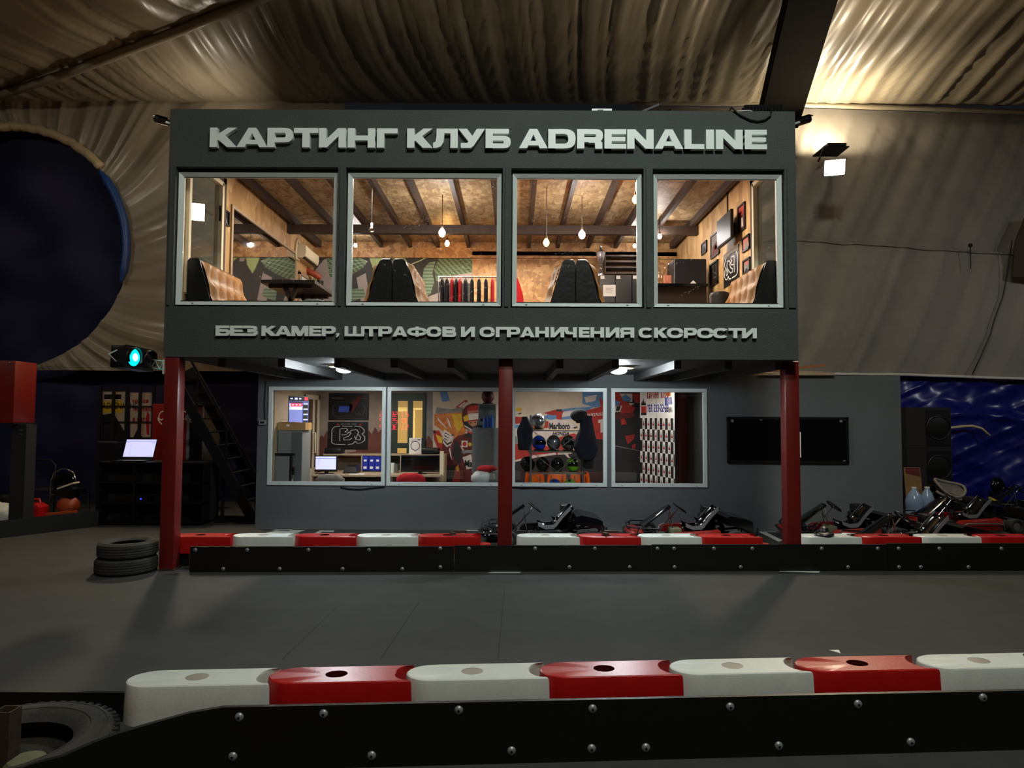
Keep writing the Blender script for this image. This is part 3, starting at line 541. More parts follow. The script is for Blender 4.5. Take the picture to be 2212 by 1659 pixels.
# sign lettering
def sign(name, label, s, xs_, pt, pb, Yf, th, z0=None):
    Ym = FY; a = P(xs_[0][0], pb[0], Ym); c = P(xs_[-1][1], pb[1], Ym); tp = P(xs_[0][0], pt[0], Ym); tp2 = P(xs_[-1][1], pt[1], Ym)
    z = (a.z+c.z)/2; h = (tp.z+tp2.z)/2-z
    t = thing(name, label, 'sign', ((a.x+c.x)/2, Ym, z))
    for ch, (p0, p1) in zip(s, xs_):
        x0, x1 = P(p0, pb[0], Ym-th*.5).x, P(p1, pb[0], Ym-th*.5).x
        b = B().m('letter_white')
        for k, q in enumerate(glyph(ch, x1-x0, h)): e = k*.0003; b.prism([V((x0+u, Ym-th+e, z+v)) for u, v in q], (0, th-.001-e, 0))
        b.build('letter', t, 0)
    return t
sign('club_sign', 'white raised letters naming the kart club above the upper windows', 'KAPTИHГKЛУБADRENALINE',
     [(455, 513), (513, 579), (579, 634), (636, 688), (690, 748), (752, 811), (815, 859), (880, 935), (936, 989), (990, 1048), (1049, 1103), (1121, 1183), (1184, 1243), (1246, 1302), (1305, 1352), (1354, 1411), (1413, 1475), (1477, 1520), (1524, 1541), (1545, 1603), (1607, 1655)], (277, 288), (319, 329), FY, .07)
sign('slogan_sign', 'smaller white raised letters of the slogan under the upper windows', 'БEЗKAMEP,ШTPAФOBИOГPAHИЧEHИЯCKOPOCTИ',
     [(467, 497.5), (498, 525), (525.5, 556), (566, 597), (595, 630), (630.6, 666.5), (669, 694.5), (696, 725), (726, 735), (745, 787.5), (787, 817), (818, 847), (848, 880), (880, 922), (921.5, 953.5), (956, 985.5), (996, 1026), (1036, 1069), (1071, 1095), (1095, 1123.5), (1123.5, 1155), (1156, 1185.5), (1189, 1218.5), (1219, 1245.5), (1250, 1273), (1275, 1304.5), (1308, 1337.5), (1339, 1369.5), (1379, 1411), (1412.5, 1441), (1440.5, 1475), (1476.5, 1504.5), (1505, 1540.5), (1539.5, 1573), (1573, 1602), (1602, 1633.5)], (703, 711), (725, 732.5), FY, .05)
# ================================================================ BARRIERS AND RAILS
def outline(L, D, n=14, nest=True):         # plan of a barrier block: convex end at -x, hollow end at +x
    r = D*.62; pts = []
    for i in range(n+1):
        a = PI/2+PI*i/n; pts.append((-L/2+r+r*math.cos(a), D/2*math.sin(a)))
    xa, xb = -L/2+r, L/2-r*.62; pts += [(xa+(xb-xa)*i/12, -D/2) for i in range(1, 12)]
    for i in range(n+1):
        a = -PI/2+PI*i/n; pts.append((L/2+(r*.62)*(1-math.cos(a)) - r*.62, D/2*math.sin(a)))
    return pts + [(xb+(xa-xb)*i/12, D/2) for i in range(1, 12)]
def barrier(color, L, D, lug, legs=True):
    z0, z1 = .20, .445; t = bpy.data.objects.new('barrier_block', None); COL.objects.link(t); t['category'] = 'track barrier'
    b = B().m(color); o = outline(L, D)
    def ring(s, z, k=0): return [V((x*(1-s/L*2)-k*0, y*(1-s/D*2), z)) for x, y in o]
    n = len(o); c = (-.03, 0)
    rs = [ring(-.006, z0), ring(-.004, z0+.10), ring(0, z1-.022), ring(.004, z1-.006), ring(.013, z1)]
    b.rings(rs, True, False)
    # top with the filler hole
    top = [v for v in b.bm.verts if abs(v.co.z-z1) < 1e-5]; hr = .062
    ang = [math.atan2(p.y, p.x-c[0]) for p in rs[-1]]
    hole = [b.bm.verts.new((c[0]+hr*1.15*math.cos(a), hr*math.sin(a), z1)) for a in ang]
    for i in range(n): b.f((top[i], top[(i+1) % n], hole[(i+1) % n], hole[i]))
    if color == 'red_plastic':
        b.m('red_recess_shade'); low = [b.bm.verts.new((v.co.x, v.co.y, z1-.16)) for v in hole]
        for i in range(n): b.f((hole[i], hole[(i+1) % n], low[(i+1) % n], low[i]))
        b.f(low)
    b.build('block_body', t, 32, local=True)
    if color != 'red_plastic':
        b = B().m('cap_grey'); b.lathe([(hr*.99, z1-.02), (hr*.99, z1-.001), (hr*.8, z1+.001)], (c[0], 0, 0), n=28, sx=1.15); b.build('filler_cap', t, 50, local=True)
    if lug:
        b = B().m(color); b.lathe([(D*.30, .17), (D*.30, .30), (D*.27, .32)], (L/2+.06, 0, 0), n=24); b.build('coupling_lug', t, 50, local=True)
    for s in (-.22, .22): b = B().m('black_plastic'); b.bb(s-.07, s+.07, -D*.3, D*.3, 0, z0+.01); b.build('block_foot', t, 0, local=True)
    return t
PROTO = {}
def put(color, x, y, rz, label, group, L, D, lug=False):
    k = (color, L, D, lug); c = COL
    o = dup(PROTO[k]) if k in PROTO else barrier(color, L, D, lug); PROTO.setdefault(k, o)
    o.location = (x, y, 0); o.rotation_euler = (0, 0, rz); o['label'] = label; o['category'] = 'track barrier'; o['group'] = group
    return o
ORD = ['first', 'second', 'third', 'fourth', 'fifth', 'sixth', 'seventh']
XN = [P(x, 1455, Y).x for x, Y in ((435, 4.49), (738, 4.56), (1027, 4.63), (1316, 4.70), (1596, 4.77), (1873, 4.84), (2120, 4.91))]
for i in range(7):
    x = XN[0]+(XN[6]-XN[0])*i/6; cc = ('white', 'red')[i % 2]
    put(cc+'_plastic', x, 4.50+.074*(x+2), .072, f'{cc} plastic barrier block, {ORD[i]} of the near row counted from the big tyre', 'near row of barrier blocks', .93, .29)
def brow(px0, n, first, label, lugend):
    Yb = lambda x: 9.875+.028*(x+4.3); a = P(px0, 1160, 9.9); x = a.x
    for i in range(n):
        cc = first if i % 2 == 0 else ('red' if first == 'white' else 'white'); xc = x+.447
        put(cc+'_plastic', xc, Yb(xc), .028, f'{cc} plastic barrier block, {ORD[i]} of the {label}', 'far row of barrier blocks',   .893, .31, lugend and i == n-1).scale.z = .955; x += .878
brow(373, 5, 'red', 'run from traffic light post to middle post', True)
brow(1116, 4, 'white', 'run starting at the middle post', True)
brow(1732, 5, 'white', 'run beyond the third post', False)
def rail(name, label, x0, x1, yf, h, bolts, group, pts=None, th=.03, z0=0.0):
    t = thing(name, label, 'guard rail', ((x0+x1)/2, yf((x0+x1)/2), 0), group)
    b = B().m('rail_black')
    pl = pts or [(x0, yf(x0)), (x1, yf(x1))]
    rs = []
    for i, (x, y) in enumerate(pl):
        d = V((pl[min(i+1, len(pl)-1)][0]-pl[max(i-1, 0)][0], pl[min(i+1, len(pl)-1)][1]-pl[max(i-1, 0)][1], 0)).normalized(); nrm = V((-d.y, d.x, 0))
        p = V((x, y, 0)); rs.append([p+V((0, 0, z0)), p+nrm*th+V((0, 0, z0)), p+nrm*th+V((0, 0, h)), p+V((0, 0, h))])
    b.rings(rs); b.build('rail_board', t, 30)
    for px, py in bolts:
        g = PZ(px, py, .2)
        for _ in range(6): y = yf(g.x); g = P(px, py, y)
        b = B().m('bolt_zinc'); b.lathe([(.0275, 0), (.027, .004), (.023, .010), (.014, .0155), (.002, .017)], g, (0, -1, 0), 16); b.m('dark_steel'); b.lathe([(.008, .0160), (.008, .0178)], g, (0, -1, 0), 8)
        b.build('bolt', t, 60)
    return t
yb = lambda x: 9.40+.034*(x+4.4)
def bx(px): 
    x = P(px, 1200, 9.5).x
    for _ in range(5): x = P(px, 1200, yb(x)).x
    return x
UB = [422, 534, 666, 797, 951, 1013, 1156, 1285, 1420, 1456, 1542, 1625, 1775, 1896, 1941, 2029, 2163]
LB = [482, 604, 740, 869, 951, 1230, 1360, 1457, 1600, 1832, 1942, 1989, 2092]
UBY = {951: 1186, 1013: 1185}
segs = [(410, 982, 'far black guard rail board starting beside the traffic light post'), (982, 1408, 'far black guard rail board passing the middle post'), (1408, 1918, 'far black guard rail board passing the third post'), (1918, 2330, 'far black guard rail board beyond the third post')]
for i, (a, c, lb) in enumerate(segs):
    bl = [(x, 1188 - (3 if x > 900 else 0)) for x in UB if a <= x < c]+[(x, 1229-(4 if x > 900 else 0)) for x in LB if a <= x < c]
    rail('guard_rail', lb, bx(a), bx(c)-.006, yb, .345+.012*i, bl, 'far guard rail boards')
yn = lambda x: 4.32+.066*x
cur = [PZ(x, y, .375) for x, y in ((30, 1665), (69, 1651), (137, 1634), (206, 1603), (250, 1587), (299, 1572), (344, 1559), (412, 1540), (481, 1527), (574, 1519))]
pts = [(p.x, min(p.y, yn(p.x))) for p in cur]; xe = pts[-1][0]
pts += [(xe+.5+.85*i, yn(xe+.5+.85*i)) for i in range(8)]
NB = [(517, 1549), (699, 1542), (991, 1534), (1280, 1531), (1577, 1527), (1853, 1521), (2123, 1507), (503, 1634), (803, 1632), (1105, 1622), (1278, 1617), (1395, 1615), (1682, 1611), (1967, 1603)]
rail('guard_rail', 'near black guard rail bending round the big tyre', -2.3, 4.2, yn, .375, NB, 'near guard rail', pts, .03)
g0, g1 = P(-60, 1504, 4.86), P(272, 1487, 4.86)
b = B().m('rail_black'); b.bb(-6.0, g1.x+.2, 4.86, 4.89, 0, (g0.z+g1.z)/2); one(b, 'guard_rail', 'low black guard rail end behind the big tyre and white block', 'guard rail', smooth=0)
# ---------------------------------------------------------------- tyres
def tyre(b, c, R, Wd, hole, axis=(0, 0, 1), tread=True):
    h = Wd/2
    prof = [(hole, -h*.62), (hole+.02*R/.37, -h*.86), (R*.72, -h*.97), (R*.725, -h*.94), (R*.745, -h*.94), (R*.75, -h*.985), (R*.80, -h*1.0), (R*.93, -h*.93), (R*.985, -h*.72)]
    if tread:
        for z in (-.5, -.17, .17, .5): prof += [(R, h*(z-.13)), (R, h*(z+.10)), (R*.975, h*(z+.115)), (R*.975, h*(z+.15))]
    prof += [(R*.985, h*.72), (R*.93, h*.93), (R*.90, h*.97), (R*.89, h*.94), (R*.875, h*.945), (R*.865, h*.985), (R*.80, h), (R*.75, h*.985), (R*.745, h*.94), (R*.725, h*.94), (R*.72, h*.97), (hole+.02*R/.37, h*.86), (hole, h*.62), (hole+.03, h*.4), (hole+.05*R/.37+.05, 0), (hole+.03, -h*.4)]
    n = 72; q = V(axis).to_track_quat('Z', 'Y').to_matrix(); c = V(c)
    b.rings([[c+q @ V((r*math.cos(2*PI*j/n), r*math.sin(2*PI*j/n), z)) for r, z in prof] for j in range(n)], closed=True)
tc = PZ(273, 1234, 0)
for i, lb in enumerate(('worn car tyre at the bottom of the stack of two', 'worn car tyre on top of the stack of two')):
    b = B().m('tyre_dusty'); tyre(b, (tc.x+.015*i, tc.y, .105+.212*i), .385-.012*i, .208, .225); one(b, 'car_tyre', lb, 'tyre', 'stack of two tyres', 40)
b = B().m('tyre_dusty'); bc = V((-2.87, 3.95, .155)); tyre(b, bc, .565, .30, .335, tread=False)
b.m('rubber')
for i in range(54):
    a = 2*PI*i/54; b.box(bc+V((math.cos(a)*.548, math.sin(a)*.548, 0)), (.05, .034, .25), Matrix.Rotation(a, 3, 'Z'))
one(b, 'truck_tyre', 'big dusty tyre lying flat at the end of the near barrier', 'tyre', smooth=40)
q = P(98, 1600, 4.0)
b = B().m('mould'); b.lathe([(.10, 0), (.11, .02), (.11, .17), (.09, .195), (.0, .20)], (-2.735, 3.95, 0), n=24); one(b, 'filled_drum', 'mouldy pale round block standing inside the big tyre', 'block')
q = P(15, 1532, 3.95)
b = B().m('rust'); w_ = .05
b.rings([[V((q.x+a*w_, q.y+c*w_, z)) for a, c in ((-1, -1), (1, -1), (1, 1), (-1, 1))] for z in (0, q.z)]+[[V((q.x+a*w_*.84, q.y+c*w_*.84, z)) for a, c in ((-1, -1), (1, -1), (1, 1), (-1, 1))] for z in (q.z, .02)], False, False)
one(b, 'square_tube', 'rusty hollow square steel tube standing in the big tyre', 'steel tube', smooth=0)
# ---------------------------------------------------------------- markings and small things on the floor
def mark(label, pts, group=None):
    b = B().m('paint_mark'); b.prism([PZ(x, y, .003) for x, y in pts], (0, 0, -.002)); o = one(b, 'floor_marking', label, 'floor marking', group, 0); return o
mark('white painted corner mark on the floor near the lower wall edge', [(575, 1151), (606, 1145), (660, 1145), (641, 1151)])
mark('white painted check beside the painted corner mark', [(586, 1146), (596, 1143.5), (632, 1143.5), (625, 1147)])
mark('white painted bay line ending below the second lower window', [(676, 1154), (690, 1146), (722, 1146), (720, 1148.5), (697, 1148.5), (685, 1154)])
mark('white painted bay line at the nose of the first kart', [(996, 1152), (1003, 1144), (1042, 1144), (1042, 1146.5), (1010, 1146.5), (1004, 1152)])
mark('white painted bay line between the two wall karts', [(1314, 1144), (1352, 1144), (1352, 1147), (1316, 1147)])
mark('white painted bay line beside the third post', [(1636, 1147), (1676, 1146), (1676, 1149), (1654, 1149), (1690, 1167), (1682, 1170)])
mark('white triangle of paint on the floor by the traffic light post', [(384, 1219), (394, 1212), (409, 1212), (409, 1219)])
mark('pale flat strip on the floor below the middle post', [(1053, 1237.5), (1062, 1235.2), (1126, 1235.2), (1122, 1237.5)])
mark('pale flat strip on the floor below the third post', [(1683, 1234), (1690, 1232), (1772, 1233.4), (1768, 1237)])
b = B().m('paper'); b.prism([PZ(x, y, .004) for x, y in ((1791, 1404), (1812, 1403.5), (1816, 1411), (1806, 1408))], (0, 0, -.003)); one(b, 'paper_scrap', 'small paper scrap on the floor beyond the near barrier', 'litter', smooth=0)
b = B().m('black_plastic'); q = P(1780, 1156, 10.08); b.lathe([(.14, 0), (.13, .02), (.07, .05), (.05, .10), (.0, .12)], (q.x, q.y, .446), n=18); b.bar((q.x-.13, q.y, .46), (q.x-.05, q.y, .50), .05, .03); one(b, 'rubber_cap', 'black rubber cap lying on the white block beyond the third post', 'cap')
for (px, lb, sgn) in ((994, 'dark wood clamp lying on the red block by the middle post', 1), (1320, 'dark wood clamp lying on the red block between the karts', -1)):
    q = P(px, 1151, 10.0 if px < 1100 else 10.05); b = B().m('dark_wood'); b.box((q.x, q.y-.03, .475), (.20, .05, .035)); b.box((q.x-.10, q.y-.09, .46), (.05, .12, .028), Matrix.Rotation(.5, 3, 'Z')); one(b, 'wood_clamp', lb, 'tool', smooth=0)
# ================================================================ KARTS
def kart(label, x, y, rz, pod, nose, seatc='seat_silver', red_inner=False, tank=False, front_bar=True, number=None):
    t = thing('go_kart', label, 'go-kart', (x, y, 0), 'parked go-karts', 0)
    def pt(b, name, par=t, sm=40): return b.build(name, par, sm, local=True)
    # wheels
    for wx, r, wd in ((-.56, .125, .13), (.66, .14, .19)):
        for sy in (-1, 1):
            c = V((wx, sy*(.52 if wx < 0 else .55), r)); b = B().m('rubber'); tyre(b, c, r, wd, r*.52, (0, 1, 0), False); wo = pt(b, 'wheel')
            b = B().m('chrome'); b.lathe([(r*.50, -wd*.32), (r*.55, -wd*.40), (r*.30, -wd*.2), (r*.12, -wd*.34), (.01, -wd*.34)], c, (0, -1*sy*-1, 0), 20); b.lathe([(r*.5, -wd*.3), (r*.5, wd*.3)], c, (0, 1, 0), 20); pt(b, 'rim', wo)
    # chassis
    b = B().m('dark_steel'); r = .016
    for sy in (-1, 1): b.tube([(-.85, sy*.26, .10), (-.45, sy*.33, .10), (.2, sy*.36, .10), (.85, sy*.34, .11)], r, 8)
    for xx in (-.56, -.1, .3, .66): b.tube([(xx, -.48, .12), (xx, .48, .12)], r, 8)
    pt(b, 'frame')
    b = B().m('black_plastic'); b.bb(-.85, .05, -.30, .30, .075, .085); pt(b, 'floor_tray', sm=0)
    # nose and front bumper
    b = B().m(nose); b.ball((-.93, 0, .16), .16, .46, .10, 24, 10); pt(b, 'nose_cone')
    b = B().m('chrome' if nose != 'red_gloss' else 'dark_steel')
    b.tube([(-.55, -.50, .19), (-.86, -.52, .20), (-1.05, -.36, .18), (-1.10, 0, .17), (-1.05, .36, .18), (-.86, .52, .20), (-.55, .50, .19)], .017, 8)
    b.tube([(-.60, -.46, .28), (-.90, -.44, .29), (-1.03, -.22, .27), (-1.05, 0, .26), (-1.03, .22, .27), (-.90, .44, .29), (-.60, .46, .28)], .014, 8)
    for sy in (-1, 1): b.tube([(-.92, sy*.43, .29), (-.94, sy*.44, .19)], .012, 6)
    pt(b, 'front_bumper')
    # fairing panel in front of the wheel
    b = B().m('black_gloss'); q0, q1 = V((-.78, 0, .27)), V((-.30, 0, .60)); d = (q1-q0); nrm = V((-d.z, 0, d.x)).normalized()
    b.rings([[q0+d*s+V((0, sy*wd, 0))+nrm*e for sy, e in ((-1, 0), (-.6, .035), (.6, .035), (1, 0), (.6, -.015), (-.6, -.015))] for s, wd in ((0, .20), (.25, .19), (.7, .15), (.95, .13), (1, .11))]); pt(b, 'front_panel', sm=50)
    b = B().m('chrome'); b.tube([(-.25, -.10, .10), (-.33, -.06, .58), (-.36, 0, .60), (-.33, .06, .58), (-.25, .10, .10)], .010, 8); pt(b, 'panel_bracket')
    # steering
    b = B().m('chrome'); b.cyl((-.52, 0, .14), (-.16, 0, .56), .012); st = pt(b, 'steering_column')
    b = B().m('black_plastic'); ax = V((.42, 0, -.40)).normalized()*-1; c = V((-.13, 0, .575)); b.torus(c, .135, .014, (.62, 0, .78), 28, 8)
    qm = V((.62, 0, .78)).to_track_quat('Z', 'Y').to_matrix()
    for a in (0, 2.1, 4.2): b.bar(c, c+qm @ V((.13*math.cos(a), .13*math.sin(a), 0)), .022, .008)
    b.lathe([(.03, -.02), (.03, .015), (.0, .018)], c, (.62, 0, .78), 14); pt(b, 'steering_wheel')
    # seat: bucket shell
    def seat(u, v):
        s = u; a = -1.25+2.5*v
        line = [(-.08, .20), (.04, .15), (.18, .16), (.30, .27), (.42, .42), (.56, .56)]
        k = s*(len(line)-1); i = min(int(k), len(line)-2); f_ = k-i; cx = line[i][0]*(1-f_)+line[i+1][0]*f_; cz = line[i][1]*(1-f_)+line[i+1][1]*f_
        wd = .21-.03*abs(s-.5); lift = (abs(a)/1.25)**2*(.13 if s < .6 else .09)
        return V((cx - (lift*.9 if s > .5 else 0), wd*math.sin(a)/math.sin(1.25)*1.0, cz+lift*(1 if s < .6 else .6)))
    b = B().m('black_gloss'); b.grid(seat, 14, 14); so = pt(b, 'seat', sm=180); md = so.modifiers.new('thick', 'SOLIDIFY'); md.thickness = .012
    b = B().m(seatc)
    for sy in (0, 1):
        pts = [seat(i/10, sy) for i in range(11)]; dy = -.006 if sy == 0 else .006
        b.rings([[p+V((.012, dy, -.055)), p+V((0, dy, .012)), p+V((0, -dy*.4, .012)), p+V((.012, -dy*.4, -.055))] for p in pts])
    pt(b, 'seat_edge', so, sm=60)
    # side pods and guard hoops
    for sy in (-1, 1):
        b = B().m(pod); b.rings([[V((x_, sy*yy, zz)) for yy, zz in ((.42, z0), (.60, z0-.0), (.63, (z0+z1)/2), (.60, z1), (.42, z1+.01))] for x_, z0, z1 in ((-.36, .08, .17), (-.30, .06, .21), (.30, .06, .25), (.40, .07, .27))]); po = pt(b, 'side_pod', sm=30)
        b = B().m('chrome' if pod != 'red_gloss' else 'steel'); b.tube([(-.38, sy*.60, .09), (-.34, sy*.665, .17), (-.28, sy*.67, .195), (.28, sy*.67, .195), (.38, sy*.665, .17), (.44, sy*.60, .09)], .013, 8); pt(b, 'side_guard', po)
    # engine and rear cover
    b = B().m('black_plastic'); b.bb(.30, .56, .24, .46, .12, .44, .02); b.bb(.34, .54, .20, .46, .44, .58, .025); b.m('dark_steel')
    for i in range(5): b.bb(.31, .55, .19, .45, .15+.035*i, .158+.035*i)
    b.m('steel'); b.tube([(.55, .32, .25), (.70, .30, .30), (.85, .20, .27), (.95, .05, .27)], .025, 8); pt(b, 'engine')
    b = B().m('black_gloss'); b.rings([[V((x_, yy, zz)) for yy, zz in ((-.42, z0), (.42, z0), (.40, z1), (-.40, z1))] for x_, z0, z1 in ((.56, .34, .46), (.64, .33, .49), (.92, .27, .43), (1.0, .21, .39))]); pt(b, 'rear_cover', sm=20)
    b = B().m('black_plastic'); b.tube([(.70, -.40, .14), (.95, -.52, .15), (1.05, -.50, .16), (1.06, 0, .16), (1.05, .50, .16), (.95, .52, .15), (.70, .40, .14)], .02, 8); b.tube([(1.03, -.46, .08), (1.055, -.46, .30), (1.03, -.30, .31), (1.03, -.30, .10)], .014, 6); b.tube([(1.03, .46, .08), (1.055, .46, .30), (1.03, .30, .31), (1.03, .30, .10)], .014, 6); pt(b, 'rear_bumper')
    if tank:
        b = B().m('mould'); b.bb(-.32, -.12, -.13, .13, .09, .24, .03); pt(b, 'fuel_tank')
    t.rotation_euler = (0, 0, rz); return t
kq = lambda px, Y: P(px, 1120, Y).x
k1 = kart('black go-kart with chrome bumper parked behind the middle post', kq(1171, 11.9), 11.95, .0, 'black_gloss', 'black_gloss')
k2 = kart('red sided go-kart parked between the middle post and third post', kq(1486, 11.9), 11.95, 0, 'red_gloss', 'red_gloss', tank=True)
k3 = kart('red sided go-kart half hidden behind the third post', kq(1822, 12.2), 12.27, 0, 'red_gloss', 'red_gloss', tank=True)
k4 = kart('low black go-kart close behind the far barrier beyond the third post', kq(2010, 10.9)-.25, 11.0, 0, 'black_plastic', 'black_plastic')
k5 = kart('red tray go-kart parked in front of the speakers', 8.72, 13.5, .0, 'red_gloss', 'red_gloss')
k6 = kart('black go-kart parked against the blue tarpaulin', 11.5, 15.5, 0, 'black_plastic', 'black_gloss')
for k_ in (k3, k4): k_.scale = (1, .92, 1)
# writing on the first kart's side pod
text('RedBull', .10, 'red_cloth', Matrix.Translation((-.30, -.634, .10)) @ UP, 'pod_lettering', [c for c in k1.children if c.name.startswith('side_pod')][0], 1.15, local=True)
# ================================================================ UPPER ROOM
def PX(px, py, x):          # measured picture point on a side wall x
    d = ROT @ V(((px-CX)/F, -(py-CY)/F, -1)); return CAM + d*(x/d.x)
area('upper_fill_light', (-2.6, 11.4, 6.1), (-2.6, 11.6, 3), 165, (1, .90, .76), 1.6, .5)  # unseen fill lights, added to boost the pendant bulbs
area('upper_fill_light', (1.8, 11.6, 6.1), (1.8, 11.8, 3), 165, (1, .87, .70), 1.6, .5)
area('upper_fill_light', (-.6, 15.2, 5.85), (-.6, 15.0, 3), 100, (1, .88, .70), 2.6, .3)
def bulb(px, py, Y, mt, r, label, group='pendant bulbs of the upper room', lit=True):
    c = P(px, py, Y); t = thing('pendant_bulb', label, 'lamp', (c.x, c.y, 6.27), group)
    b = B().m('black_plastic'); b.tube([(c.x, c.y, 6.27), (c.x, c.y, c.z+r*2.2)], .006, 6); b.build('lamp_cord', t, 60)
    b = B().m('rust' if lit else 'cream'); b.lathe([(.018, r*1.1), (.022, r*1.6), (.020, r*2.3), (.006, r*2.5)], c, n=14); b.build('lamp_socket', t, 60)
    b = B().m(mt); b.lathe([(.004, -r*1.25), (r*.5, -r*1.1), (r*.86, -r*.6), (r, 0), (r*.85, r*.55), (r*.5, r*1.0), (.018, r*1.35)], c, n=18); b.build('bulb', t, 180)
bulb(955, 503, 12.6, 'bulb_white', .062, 'bright white pendant bulb in the leaf mural window')
bulb(966, 526, 15.0, 'bulb_warm', .05, 'small warm pendant bulb below the bright white one')
bulb(803, 496, 11.8, 'bulb_glass', .05, 'unlit clear pendant bulb hanging above the booth sofas', lit=False)
bulb(768, 530, 15.2, 'bulb_white', .035, 'small white bulb beside the leaf mural edge')
bulb(1180, 524, 12.2, 'bulb_orange', .055, 'amber filament bulb hanging over the booth in the trophy window')
bulb(1257, 507, 12.6, 'bulb_white', .062, 'bright white pendant bulb in the trophy window')
bulb(1373, 431, 11.3, 'bulb_orange', .055, 'amber bulb hanging at the corner of the trophy window')
bulb(1371, 531, 15.2, 'bulb_white', .035, 'small white bulb above the dark cabinets')
bulb(1425, 511, 14.0, 'bulb_white', .04, 'small white bulb beside the dark fridge in the picture window')
# leaf mural on the rear wall
stripes('leaf_s1', (64, 84, 62), (104, 124, 92), 5, 'DIAGONAL', .7, .3); stripes('leaf_s2', (128, 146, 92), (168, 180, 124), 8, 'X', .7, .3); stripes('leaf_s3', (84, 104, 84), (120, 140, 116), 4, 'Z', .7, .35)
def veins(pts_a, pts_b, n, mt='leaf_vein', w=.7):   # midrib-like lines swept between two edges
    out = []
    for i in range(1, n):
        s = i/n; l = [(a[0]+(c[0]-a[0])*s, a[1]+(c[1]-a[1])*s) for a, c in zip(pts_a, pts_b)]
        for p, q in zip(l, l[1:]): out.append((mt, [(p[0], p[1]-w/2), (q[0], q[1]-w/2), (q[0], q[1]+w/2), (p[0], p[1]+w/2)]))
    return out
polys = [('leaf_dark', rect(668, 541, 1020, 700)), ('leaf_mist', [(668, 600), (700, 560), (716, 556), (740, 640), (760, 700), (668, 700)]), ('leaf_mist', [(822, 541), (836, 541), (842, 566), (832, 566)]),
    ('leaf_mist', [(770, 600), (790, 590), (800, 650), (780, 655)]), ('leaf_s1', [(706, 560), (722, 548), (745, 544), (770, 550), (794, 565), (785, 578), (762, 592), (735, 604), (712, 598)]),
    ('leaf_s2', [(796, 541), (822, 541), (828, 556), (824, 574), (812, 592), (806, 580), (799, 562)]), ('leaf_s2', [(836, 541), (861, 541), (878, 562), (886, 582), (866, 576), (846, 558)]),
    ('leaf_s1', [(1020, 543), (973, 544), (949, 556), (938, 580), (942, 606), (964, 597), (992, 593), (1020, 588)]), ('leaf_mist', [(1020, 588), (992, 593), (964, 598), (942, 606), (960, 612), (1020, 612)]),
    ('leaf_s3', [(941, 564), (927, 567), (916, 579), (912, 603), (904, 631), (919, 641), (930, 635), (938, 608), (934, 590)]), ('leaf_mist', [(960, 628), (927, 640), (912, 652), (960, 656)]),
    ('leaf_s3', [(757, 625), (785, 622), (790, 640), (760, 652)]), ('leaf_s2', [(676, 596), (690, 590), (694, 640), (684, 660)])]
polys += veins([(794, 565), (770, 551), (745, 545), (722, 549), (706, 560)], [(794, 565), (785, 578), (762, 592), (735, 603), (712, 598)], 5)
polys += veins([(942, 606), (938, 580), (949, 556), (973, 544), (1020, 543)], [(942, 606), (950, 603), (964, 597), (992, 593), (1020, 588)], 5, 'leaf_s3', 1.0)
polys += [('leaf_vein', [(885, 571), (905, 563), (925, 553), (937, 545), (938, 546.5), (926, 555), (906, 565), (886, 573)])]
polys += veins([(836, 541), (846, 558), (866, 576)], [(861, 541), (878, 562), (886, 582)], 4, 'leaf_s1', .6)
o = flat(polys, RBK, 'leaf_mural', step=.0006); tag(o, 'dark wall mural of large green leaves on the rear wall', 'mural')
# side wall furnishing: mirror, picture, air conditioner, door
def on_wall(x, pl, pr, tl, bl, tr, br, d):   # box fixed to a side wall from four measured edges
    a, c, e, f_ = PX(pl, tl, x), PX(pl, bl, x), PX(pr, tr, x), PX(pr, br, x); return min(a.y, e.y), max(a.y, e.y), (c.z+f_.z)/2, (a.z+e.z)/2
m0, m1 = PX(502, 448, LW), PX(638, 552, LW)
t = thing('wall_mirror', 'long wall mirror reflecting the leaf mural in the upper room', 'mirror', (LW+.02, (m0.y+m1.y)/2, 4.1))
b = B().m('mirror'); b.bb(LW+.004, LW+.012, m0.y, m1.y, 4.1, (m0.z+m1.z)/2); b.build('mirror_glass', t, 0)
zt = (m0.z+m1.z)/2; b = B().m('light_wood'); b.bb(LW+.002, LW+.03, m0.y-.07, m0.y, 4.05, zt+.05); b.bb(LW+.002, LW+.03, m1.y, m1.y+.06, 4.05, zt+.05); b.bb(LW+.002, LW+.03, m0.y, m1.y, zt, zt+.05); b.bb(LW+.002, LW+.03, m0.y, m1.y, 4.05, 4.1); b.build('mirror_frame', t, 0)
def framed(x, sg, edges, label, art, extra=None, frame=True, name='picture_frame', cat='picture', group='framed pictures in the upper room', d=.03):
    y0, y1, z0, z1 = on_wall(x, *edges, d); t = thing(name, label, cat, (x, (y0+y1)/2, z0), group)
    if frame:
        b = B().m('black_plastic'); f_ = .03
        for q in ((y0, y0+f_, z0, z1), (y1-f_, y1, z0, z1), (y0, y1, z0, z0+f_), (y0, y1, z1-f_, z1)): b.bb(x, x+sg*d, *q)
        b.build('frame', t, 0)
    b = B().m(art); b.bb(x+sg*.002, x+sg*.012, y0+.02, y1-.02, z0+.02, z1-.02)
    for mt, q in (extra or []):
        b.m(mt); b.poly([V((x+sg*.0135, y0+(y1-y0)*u, z0+(z1-z0)*v)) for u, v in q])
    b.build('picture', t, 0); return t
framed(LW, 1, (473.5, 493.5, 444, 478, 459, 491), 'small framed photograph between the side window and the mirror', 'poster_black', [('poster_grey', [(.1, .1), (.9, .1), (.7, .5), (.3, .4)]), ('poster_grey', [(.3, .6), (.6, .55), (.5, .85)])], group=None)
c0 = PX(642, 548, LW+.12); b = B().m('cream'); yA, zA = 14.75, 5.57
